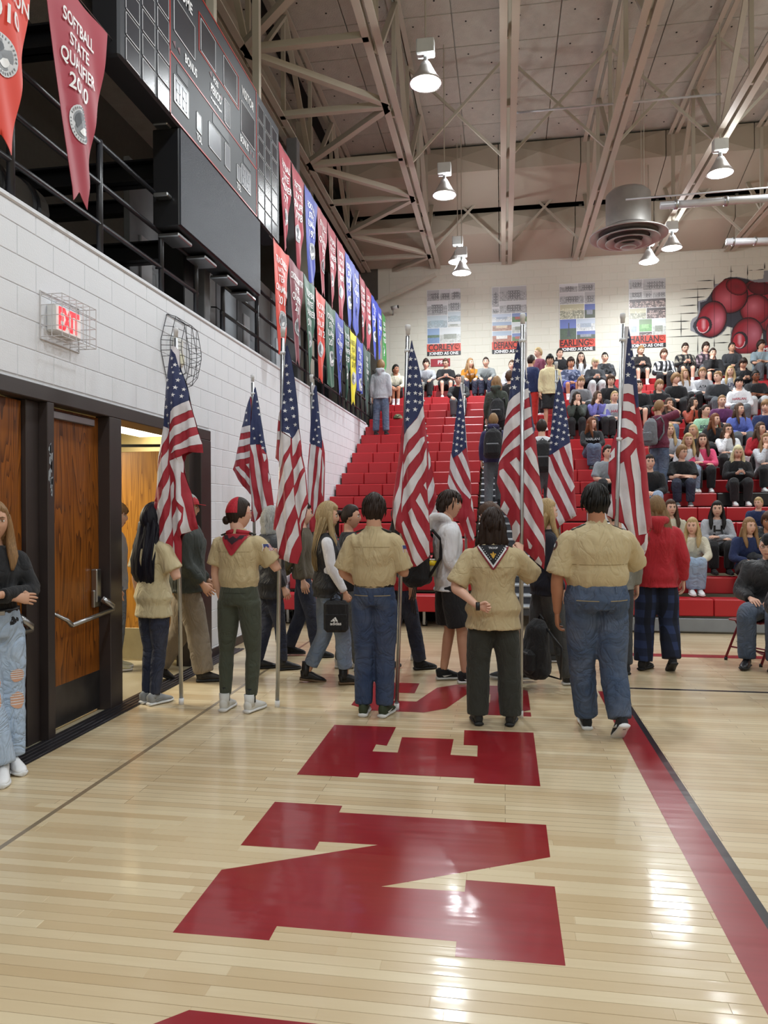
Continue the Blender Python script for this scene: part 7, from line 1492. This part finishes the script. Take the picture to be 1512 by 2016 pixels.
# ================================================================== FLAGS
def flag_mat(name, col):
    m = mat(name, col, .55, var=.05, vscale=6, bump=.6, bscale=30, sheen=.2); b = m.node_tree.nodes['Principled BSDF']
    return m
FR, FW_, FB = flag_mat('flag_red_nylon', 'a81e32'), flag_mat('flag_white_nylon', 'dcd8de'), flag_mat('flag_blue_nylon', '1b2858'); FS = flag_mat('flag_star', 'e8e8ec')
def star(cx, cy, r, a0=0): return [(cx+(r if k % 2 == 0 else r*.40)*math.sin(a0+math.pi*k/5), cy+(r if k % 2 == 0 else r*.40)*math.cos(a0+math.pi*k/5)) for k in range(10)]
def T(ox, oy, s): return lambda pts: [(ox+x/s, oy+y/s) for x, y in pts]
def flag(name_lab, pole_top, pole_base, Yp, polys, stars, rs, fold=(.018, 14.0, 2.0), thick=.05, front=.03, ph=0.0, pr=.017, collars=(), tlab=None):
    A = at_Y(pole_base[0], pole_base[1], Yp) if Yp else at_z(*pole_base); Yq = A.y
    if not Yp: A.z = 0
    B = at_Y(pole_top[0], pole_top[1], Yq); root = V((A.x, Yq, max(0, A.z)))
    t_ = thing('flag', root, name_lab, 'flag', 'stars and stripes carried on poles'); d = B-root
    MB().tube([(0, 0, .05), d*.5, d*.985], pr, 16).obj('pole_tube', M_alum, t_, True); MB().tube([(0, 0, 0), (0, 0, .055)], pr+.004, 16).obj('end_cap', mat('white_rubber', 'e4e4e6', .5), t_, True)
    MB().lathe([(0, -.035), (pr*1.05, -.035), (pr*1.05, 0), (pr*1.25, .002), (pr*1.3, .035), (pr*1.1, .042), (0, .042)], tuple(d), 16).obj('finial_cap', mat('white_plastic', 'dfe0e4', .4), t_, True)
    for c in (.945,)+tuple(collars):
        mb = MB(); mb.tube([d*(c-.004), d*(c+.004)], pr+.006, 16); mb.tube([d*c, d*c+V((.028, -.012, .004))], .008, 8); mb.obj('mounting_ring', mat('white_plastic', 'dfe0e4', .4), t_, True)
    loc = lambda p: (lambda q: (q.x-root.x, q.z-root.z))(at_Y(p[0], p[1], Yq-front))
    PL = [([loc(p) for p in pl], m) for pl, m in polys]; ST = [(star(*loc((x, y)), rs*k/F*Yq*1.0, a), 3) for x, y, k, a in stars]
    # silhouette extents by height
    zs = [p[1] for pl, _ in PL for p in pl]; z0, z1 = min(zs), max(zs); N = 140; lo = np.full(N, 9.); hi = np.full(N, -9.)
    for pl, _ in PL:
        for i in range(len(pl)):
            a, b_ = pl[i], pl[(i+1) % len(pl)]
            for t in np.linspace(0, 1, 40): k = min(N-1, int((a[1]+(b_[1]-a[1])*t-z0)/(z1-z0+1e-9)*N)); x = a[0]+(b_[0]-a[0])*t; lo[k] = min(lo[k], x); hi[k] = max(hi[k], x)
    ok = lo < 8; idx = np.arange(N); lo = np.interp(idx, idx[ok], lo[ok]); hi = np.interp(idx, idx[ok], hi[ok])
    ker = np.ones(9)/9; lo2 = np.convolve(np.pad(lo, 4, 'edge'), ker, 'valid'); hi2 = np.convolve(np.pad(hi, 4, 'edge'), ker, 'valid')
    def depth(x, z, back):
        k = (z-z0)/(z1-z0)*N-.5; l = np.interp(k, idx, lo2); h_ = np.interp(k, idx, hi2); w_ = max(.01, h_-l); s = max(-1, min(1, (x-l)/w_*2-1)); e = math.sqrt(max(0, 1-s*s)); T_ = min(thick, w_*.22)
        u = (z1-z)/(z1-z0); am = fold[0]*min(1, .25+u*1.6)*(.35+.65*e)
        f = math.sin(x*2*math.pi*fold[1]/2+z*fold[2]+ph)+.45*math.sin(x*2*math.pi*fold[1]*1.15+z*fold[2]*2.2+ph*2.1)+.15*math.sin(z*31+x*20+ph)
        return am*f+(T_*e if back else -T_*e)
    mb = MB()
    lay = {0: 0.0, 1: .0045, 2: .0045, 3: .0075}
    for back in (0, 1):
        for vs_, fs, mi in cut_polys(PL+ST, .018):
            pts = [(x, -front+depth(x, z, back)+(lay[mi] if back else -lay[mi]), z) for x, z in vs_]; mb.add(pts, [f if not back else f[::-1] for f in fs], mi)
    mb.obj('cloth', [FR, FW_, FB, FS], t_, True, label='striped cloth with a starred blue canton'); return t_
A1, B1 = T(290, 660, 8.4), T(290, 880, 8.4)
flag('leftmost large American flag, held before the open doorway', (346, 655), (357, 1387), None, [
 (A1([(415,1260),(708,1085),(820,1515),(905,1800),(920,1945),(700,1935),(560,2000),(400,2070),(385,1950)]), 0),
 (B1([(285,-345),(400,-300),(385,0),(400,230),(600,130),(610,430),(720,750),(850,1350),(735,1385),(610,1435),(585,1480),(570,1990),(490,1940),(285,1800),(60,1670),(100,1250),(120,900),(190,200),(240,-100)]), 0),
 (A1([(385,225),(440,270),(485,325),(520,480),(560,600),(605,690),(650,830),(690,960),(708,1085),(560,1160),(470,1230),(425,1270),(415,1350),(400,1560),(350,1530),(285,1510),(280,1380),(300,1000),(320,720),(355,500)]), 2),
 (A1([(425,1270),(560,1160),(708,1085),(750,1240),(560,1330),(450,1420),(415,1480)]), 1), (A1([(780,1360),(820,1515),(620,1600),(450,1720),(400,1810),(405,1620),(450,1560),(560,1480)]), 1), (A1([(860,1640),(905,1800),(700,1850),(560,1900),(430,1960),(480,1870),(650,1750)]), 1),
 (B1([(285,-338),(398,-290),(385,-240),(330,-110),(270,20),(225,160),(200,330),(205,100),(240,-120)]), 1), (B1([(378,30),(378,90),(365,300),(300,480),(215,650),(190,700),(180,640),(190,420),(210,380),(290,200)]), 1),
 (B1([(400,460),(408,600),(375,850),(330,1000),(210,1300),(95,1650),(62,1640),(75,1480),(105,1270),(180,1000),(260,850),(345,650)]), 1), (B1([(165,1740),(230,1550),(330,1330),(395,1120),(415,930),(420,660),(470,570),(485,640),(485,830),(440,920),(440,1130),(445,1320),(380,1540),(285,1800)]), 1),
 (B1([(410,1850),(440,1700),(465,1540),(480,1600),(490,1800),(495,1940)]), 1), (B1([(455,1180),(545,980),(610,1100),(605,1190),(470,1480),(450,1300)]), 1), (B1([(400,235),(530,190),(585,300),(585,520),(600,800),(640,950),(735,1395),(610,1435),(600,1330),(625,1230),(630,1000),(525,860),(525,560),(480,430)]), 1), (B1([(540,190),(600,150),(610,430),(590,420),(560,280)]), 1),
 (A1([(400,200),(450,180),(530,250),(545,600),(520,480),(485,325),(440,270)]), 1)],
 [(290+x/8.4, 660+y/8.4, k, .1) for x, y, k in [(432,395,1),(485,500,1),(440,545,.6),(465,630,.7),(565,640,.8),(355,750,1),(538,755,1.1),(372,880,1),(508,880,1.1),(628,905,1),(478,1005,1.1),(600,1020,1.1),(310,1065,.9),(452,1135,.9),(338,1195,1.1),(362,1330,1),(385,1465,.7)]], 4.6, ph=.4)
A2 = T(455, 740, 6.3)
flag('small flag behind the red-haired bearer, split by its pole', (497, 745), (503, 1292), None, [
 (A2([(240,250),(190,400),(135,640),(50,1060),(20,1160),(110,1320),(250,1480),(262,1300),(260,300)]), 0), (A2([(262,860),(380,850),(440,970),(460,1060),(465,1200),(490,1300),(535,1670),(400,1690),(300,1815),(245,1800),(255,1500),(262,1300)]), 0),
 (A2([(240,250),(190,400),(135,640),(262,620),(262,400)]), 2), (A2([(300,135),(330,280),(370,520),(440,970),(380,850),(320,850),(262,865),(265,600),(280,300),(285,170)]), 2),
 (A2([(135,640),(262,622),(262,700),(120,715)]), 1), (A2([(110,800),(262,775),(262,850),(90,890)]), 1), (A2([(70,975),(262,935),(262,1010),(55,1055)]), 1), (A2([(60,1135),(115,1125),(250,1280),(252,1370),(150,1240)]), 1), (A2([(200,1100),(250,1090),(250,1160)]), 1),
 (A2([(265,865),(320,850),(350,1060),(400,1300),(470,1660),(400,1680),(370,1500),(320,1250),(295,1000)]), 1), (A2([(405,965),(440,975),(445,1030),(425,1070)]), 1), (A2([(258,1170),(290,1400),(310,1600),(340,1700),(310,1815),(285,1600),(255,1400)]), 1), (A2([(465,1200),(490,1250),(475,1320)]), 1)],
 [(455+x/6.3, 740+y/6.3, k, 0) for x, y, k in [(200,462,1),(208,558,1),(204,380,.5),(295,660,1),(305,780,1),(330,322,.8),(343,402,.9),(358,480,.9),(375,742,.8),(392,822,1),(408,898,1),(292,220,.7)]], 3.6, front=-.0, ph=1.5)
A3 = T(530, 640, 4.2)
flag('tall flag held by the person with the red hair bun', (557, 655), (546, 1392), None, [
 (A3([(110,880),(200,945),(248,860),(270,1000),(272,1080),(300,1200),(325,1450),(300,1600),(260,1720),(270,1850),(235,1975),(80,1930),(65,1700),(35,1690),(80,1300),(90,1000)]), 0), (A3([(95,690),(75,760),(60,980),(50,1100),(90,1135)]), 0), (A3([(82,720),(95,730),(95,800),(74,780)]), 1), (A3([(70,880),(95,880),(95,950),(62,950)]), 1),
 (A3([(150,165),(185,300),(210,450),(240,700),(248,860),(200,945),(180,900),(110,880),(115,600),(130,300),(140,180)]), 2),
 (A3([(110,885),(190,935),(190,990),(120,1130),(88,1220),(90,1020)]), 1), (A3([(185,1060),(205,1190),(150,1320),(85,1480),(70,1510),(78,1370),(110,1250)]), 1), (A3([(215,1340),(225,1480),(150,1660),(95,1830),(75,1900),(65,1690),(110,1560),(170,1430)]), 1), (A3([(240,1600),(250,1740),(200,1850),(180,1960),(120,1945),(150,1830),(200,1720)]), 1),
 (A3([(200,945),(248,860),(262,950),(225,1050),(205,1090)]), 1), (A3([(270,1085),(290,1180),(240,1270),(218,1330),(212,1200)]), 1), (A3([(300,1210),(315,1400),(290,1480),(250,1600),(228,1500),(225,1420)]), 1), (A3([(322,1480),(300,1590),(270,1650),(262,1700),(255,1640),(285,1540)]), 1)],
 [(530+x/4.2, 640+y/4.2, k, 0) for x, y, k in [(148,340,1),(154,412,1),(165,482,1),(176,550,1),(187,620,1),(200,690,1),(211,758,1),(222,827,1),(134,645,1),(145,715,1),(155,787,1),(165,857,1),(128,577,.7)]], 4.6, ph=2.2, collars=(.68,))
flag('slim flag beside the blonde girl, nearest the bleachers on the left', (613, 745), (620, 1290), None, [
 (A3([(335,980),(440,1018),(440,940),(460,1060),(461,1200),(455,1450),(430,1600),(380,1705),(345,1715),(300,1690),(320,1440),(318,1200)]), 0), (A3([(392,500),(405,640),(425,850),(440,1018),(345,985),(335,960),(345,750),(365,560),(380,515)]), 2),
 (A3([(345,985),(395,995),(380,1140),(355,1400),(340,1715),(300,1690),(330,1400),(335,1150)]), 1), (A3([(425,1015),(440,1040),(430,1250),(400,1500),(370,1580),(375,1380),(405,1200)]), 1), (A3([(445,1080),(458,1180),(448,1420),(440,1380)]), 1), (A3([(345,500),(380,495),(375,530),(350,560)]), 1)],
 [(530+x/4.2, 640+y/4.2, k, 0) for x, y, k in [(368,572,.9),(368,628,1),(364,683,1),(399,793,1),(386,868,1),(405,918,.9),(372,945,1),(418,970,.9),(414,845,.8),(408,722,.6)]], 3.6, ph=3.0)
A5, B5 = T(765, 640, 7.75), T(765, 860, 7.75)
flag('flag whose right side shows behind the centre flag', (832, 760), (812, 1300), None, [
 (A5([(545,1540),(590,1760),(640,2016)])+B5([(680,600),(750,1000),(760,1350),(720,1560),(630,1620),(560,1400),(560,200)]), 0), (A5([(545,1540),(575,1620),(605,1960),(575,1900)]), 2),
 (B5([(680,610),(705,740),(690,860),(610,1035),(590,880),(600,800)]), 1), (B5([(735,975),(750,1100),(745,1230),(630,1470),(625,1220),(690,1100)]), 1), (B5([(610,220),(640,330),(640,440),(615,510),(605,300)]), 1)],
 [(765+x/7.75, 640+y/7.75, .6, 0) for x, y in [(560,1500),(572,1580),(590,1690),(600,1790)]], 4, ph=.7)
flag('centre flag, tallest, held by the tall boy', (803, 650), (781, 1398), None, [
 (A5([(230,1400),(245,1690),(535,1230),(550,1400),(575,1640)])+B5([(600,200),(600,450),(585,700),(610,1100),(640,1500),(620,1840),(560,1880),(440,1970),(310,2000),(230,1600),(200,1480),(110,1420),(50,1220),(60,1000),(130,500),(190,50)])+A5([(190,1700),(215,1450)]), 0),
 (A5([(355,230),(385,370),(440,550),(480,720),(520,950),(530,1230),(480,1340),(440,1420),(300,1590),(245,1680),(240,1500),(245,1300),(280,900),(310,500),(340,280)]), 2),
 (A5([(530,1235),(550,1400),(500,1510),(440,1640),(330,1760),(270,1860),(235,1980),(232,1860),(245,1690),(300,1600),(440,1430)]), 1), (B5([(555,0),(560,70),(480,230),(370,380),(280,500),(240,620),(230,700),(235,430),(290,310),(400,170),(490,30)]), 1),
 (B5([(585,170),(590,430),(560,520),(460,680),(380,850),(290,970),(230,1070),(205,1160),(210,1000),(240,800),(330,680),(420,540),(540,350),(560,250)]), 1), (B5([(228,370),(225,600),(195,1000),(140,1200),(100,1420),(70,1230),(90,1000),(170,750),(205,500)]), 1),
 (B5([(490,855),(425,975),(500,1100),(610,1290),(622,1320),(610,1130),(560,1020)]), 1), (B5([(370,1085),(310,1155),(370,1330),(470,1560),(550,1720),(600,1840),(630,1800),(620,1600),(540,1450),(440,1270)]), 1), (B5([(235,1280),(208,1320),(240,1470),(310,1650),(380,1850),(440,1970),(535,1900),(450,1750),(380,1580),(290,1390)]), 1), (B5([(575,690),(540,740),(588,820)]), 1)],
 [(765+x/7.75, 640+y/7.75, k, .05) for x, y, k in [(355,392,1),(340,525,1),(335,658,1),(330,790,1),(322,920,1),(315,1052,1),(308,1183,1),(303,1312,1),(300,1447,1),(420,660,.9),(420,785,.9),(418,915,.85),(415,1045,.9),(415,1170,.9),(413,1295,1),(412,525,.6),(485,935,.9),(488,1058,1),(483,1185,1)]], 5.0, ph=1.1)
A6 = T(870, 740, 5.93)
flag('narrow flag rising behind the boy in the white hoodie', (911, 747), (922, 1292), None, [
 (A6([(115,890),(130,965),(290,835),(330,1100),(340,1250),(345,1400),(370,1550),(395,1700),(375,1900),(320,1950),(200,1700),(60,1600),(55,1370),(80,1150),(100,950)]), 0), (A6([(213,110),(240,260),(265,450),(280,700),(290,835),(190,925),(130,965),(115,900),(130,750),(160,500),(190,280)]), 2),
 (A6([(105,900),(130,965),(180,1080),(270,1280),(345,1400),(330,1440),(230,1340),(150,1210),(95,1080),(95,1000)]), 1), (A6([(190,930),(235,885),(290,1000),(330,1130),(338,1240),(260,1080)]), 1), (A6([(80,1150),(100,1170),(170,1310),(230,1400),(130,1400),(66,1250)]), 1), (A6([(285,1690),(305,1640),(380,1870),(370,1930),(330,1850)]), 1), (A6([(60,1370),(75,1400),(62,1500)]), 1), (A6([(345,1420),(360,1480),(368,1590),(340,1520)]), 1), (A6([(207,95),(235,95),(262,420),(285,700),(300,900),(290,835),(265,450),(240,260)]), 1)],
 [(870+x/5.93, 740+y/5.93, k, 0) for x, y, k in [(220,285,1),(218,355,1.1),(210,430,1),(202,505,1),(195,580,1),(190,655,1),(185,730,1),(177,803,1),(172,878,1.1),(250,525,1),(245,597,1.1),(239,668,1),(231,742,1),(227,818,1),(279,768,.7),(165,485,.5),(150,640,.6),(135,790,.6)]], 3.7, ph=.2, pr=.015)
A7, B7 = T(970, 620, 7.75), T(970, 860, 7.47)
flag('second large flag, crossed by its own pole, held by the woman with the bob', (1029, 628), (1025, 1413), None, [
 (A7([(235,1340),(545,1120),(590,1250),(600,1600),(640,1830)])+B7([(640,60),(655,250),(690,580),(720,850),(745,1150),(775,1500),(770,1800),(755,1950),(600,1800),(330,1540),(230,1200),(110,1050),(120,850),(60,680),(90,420),(140,100)])+A7([(155,1850),(190,1600)]), 0),
 (A7([(395,400),(430,560),(470,800),(520,1000),(545,1120),(420,1170),(320,1240),(240,1330),(260,1150),(300,850),(350,550)]), 2), (A7([(515,880),(545,1120),(590,1250),(605,1550),(645,1760),(612,1840),(595,1600),(560,1270),(535,1100)]), 2), (A7([(430,270),(395,400),(430,560),(500,850),(520,1000),(520,600),(515,270)]), 1),
 (A7([(545,1125),(550,1270),(430,1340),(310,1440),(230,1540),(190,1600),(210,1460),(240,1335),(320,1250),(420,1175)]), 1), (A7([(580,1410),(595,1550),(480,1620),(370,1720),(270,1800),(170,1920),(140,1990),(155,1850),(170,1710),(260,1600),(400,1480)]), 1), (B7([(560,-20),(600,-60),(590,-140),(420,-60),(300,60),(180,180),(100,330),(80,410),(100,370),(140,310),(250,220),(370,140),(450,60)]), 1),
 (B7([(555,155),(470,215),(560,400),(690,580),(680,480),(640,300)]), 1), (B7([(345,310),(250,385),(400,590),(520,760),(600,900),(745,1180),(745,1000),(720,900),(650,750),(520,560),(420,410)]), 1), (B7([(155,470),(100,500),(95,560),(200,740),(300,900),(400,1080),(520,1280),(620,1440),(750,1640),(770,1760),(770,1560),(740,1450),(620,1260),(480,1000),(300,660)]), 1),
 (B7([(170,940),(115,1060),(210,1155),(245,1060)]), 1), (B7([(340,1220),(285,1310),(290,1500),(330,1540),(400,1400),(395,1300)]), 1), (B7([(500,1490),(530,1640),(560,1650),(580,1600)]), 1), (B7([(670,1750),(615,1830),(715,1900),(725,1850)]), 1)],
 [(970+x/7.75, 620+y/7.75, k, .1) for x, y, k in [(375,705,1),(425,848,1),(328,840,.8),(375,975,1),(295,985,.7),(480,1010,.9),(330,1115,1),(268,1120,.6),(370,560,.6),(530,1035,.7),(553,1180,.6),(515,905,.4)]], 5.6, front=-.045, ph=2.6)
A8 = T(1065, 720, 5.93)
flag('smaller flag with a full starred canton, between the two right-hand flags', (1095, 720), (1106, 1303), None, [
 (A8([(90,1045),(340,895),(365,1050),(380,1250),(390,1400),(420,1740),(350,1790),(270,1830),(215,1880),(150,2016),(80,1930),(55,1680),(70,1450),(90,1250)]), 0), (A8([(215,140),(245,240),(290,480),(320,700),(340,895),(260,945),(200,985),(135,1030),(95,1045),(105,880),(130,600),(160,350),(185,250)]), 2),
 (A8([(340,900),(365,1050),(380,1250),(320,1080),(265,945)]), 1), (A8([(135,1030),(205,985),(260,1150),(330,1290),(395,1410),(350,1480),(250,1280)]), 1), (A8([(90,1060),(105,1070),(160,1230),(260,1420),(350,1610),(415,1750),(350,1790),(270,1620),(170,1430),(88,1240)]), 1), (A8([(75,1420),(100,1450),(190,1640),(280,1820),(215,1870),(140,1700),(68,1520)]), 1), (A8([(60,1640),(110,1750),(180,1950),(150,2010),(85,1850),(58,1720)]), 1), (A8([(195,110),(225,120),(255,250),(245,240),(215,140)]), 1)],
 [(1065+x/5.93, 720+y/5.93, k, .1) for x, y, k in [(205,328,1),(190,410,1),(258,432,1),(176,492,1),(243,515,1),(162,573,1),(228,595,1),(292,622,1),(148,655,1),(213,677,1),(280,700,1),(135,735,1),(200,757,1),(265,782,1),(122,818,1),(184,838,1),(252,860,1),(323,812,.8),(117,900,.9),(172,918,1),(108,978,.7),(317,735,.4)]], 4.1, ph=1.9, pr=.015)
A9, B9 = T(1190, 620, 7.75), T(1190, 860, 7.75)
flag('rightmost large flag with a deep red fold, held by the broad-shouldered bearer', (1226, 627), (1203, 1392), None, [
 (A9([(285,1065),(430,1075),(520,1400),(560,1600),(600,1980)])+B9([(620,200),(680,900),(730,1400),(650,1430),(655,1620),(560,1940),(490,1890),(470,1700),(430,1600),(300,1330),(165,1270),(45,1220),(100,880),(105,690),(50,560),(60,400),(100,180),(150,0)])+A9([(190,1780),(230,1700)]), 0),
 (A9([(370,190),(410,420),(450,700),(500,1050),(520,1400),(480,1430),(450,1250),(430,1075),(350,1060),(290,1065),(310,800),(340,400)]), 2), (A9([(290,180),(370,180),(345,400),(315,700),(290,1060),(275,1300),(230,1700),(205,1740),(245,1400),(262,900)]), 1),
 (A9([(285,1065),(350,1060),(430,1075),(445,1230),(350,1200),(275,1215)]), 1), (A9([(275,1330),(350,1330),(450,1370),(470,1520),(380,1480),(265,1470)]), 1), (A9([(240,1590),(320,1590),(420,1640),(480,1710),(490,1830),(400,1770),(300,1735),(215,1720)]), 1), (B9([(215,80),(340,10),(430,45),(370,130),(215,260)]), 1), (B9([(150,170),(150,310),(60,390),(80,260)]), 1),
 (B9([(480,170),(500,300),(540,550),(550,780),(580,1050),(610,1300),(635,1475),(515,1500),(470,1200),(460,1000),(440,720),(400,480),(380,300)]), 1), (B9([(280,385),(310,560),(350,830),(390,1100),(430,1350),(465,1520),(430,1590),(300,1310),(250,1050),(200,800),(195,500),(205,435)]), 1), (B9([(100,870),(110,1000),(120,1240),(45,1200)]), 1), (B9([(650,1465),(660,1620),(640,1720),(560,1930),(490,1900),(500,1750),(600,1600),(610,1500)]), 1)],
 [(1190+x/7.75, 620+y/7.75, k, 0) for x, y, k in [(370,765,1.1),(350,925,1),(425,670,.9),(440,805,.7),(410,530,.6),(464,950,.6),(360,350,.6),(368,610,.6)]], 5.2, front=-.03, ph=.9, collars=(.69,))
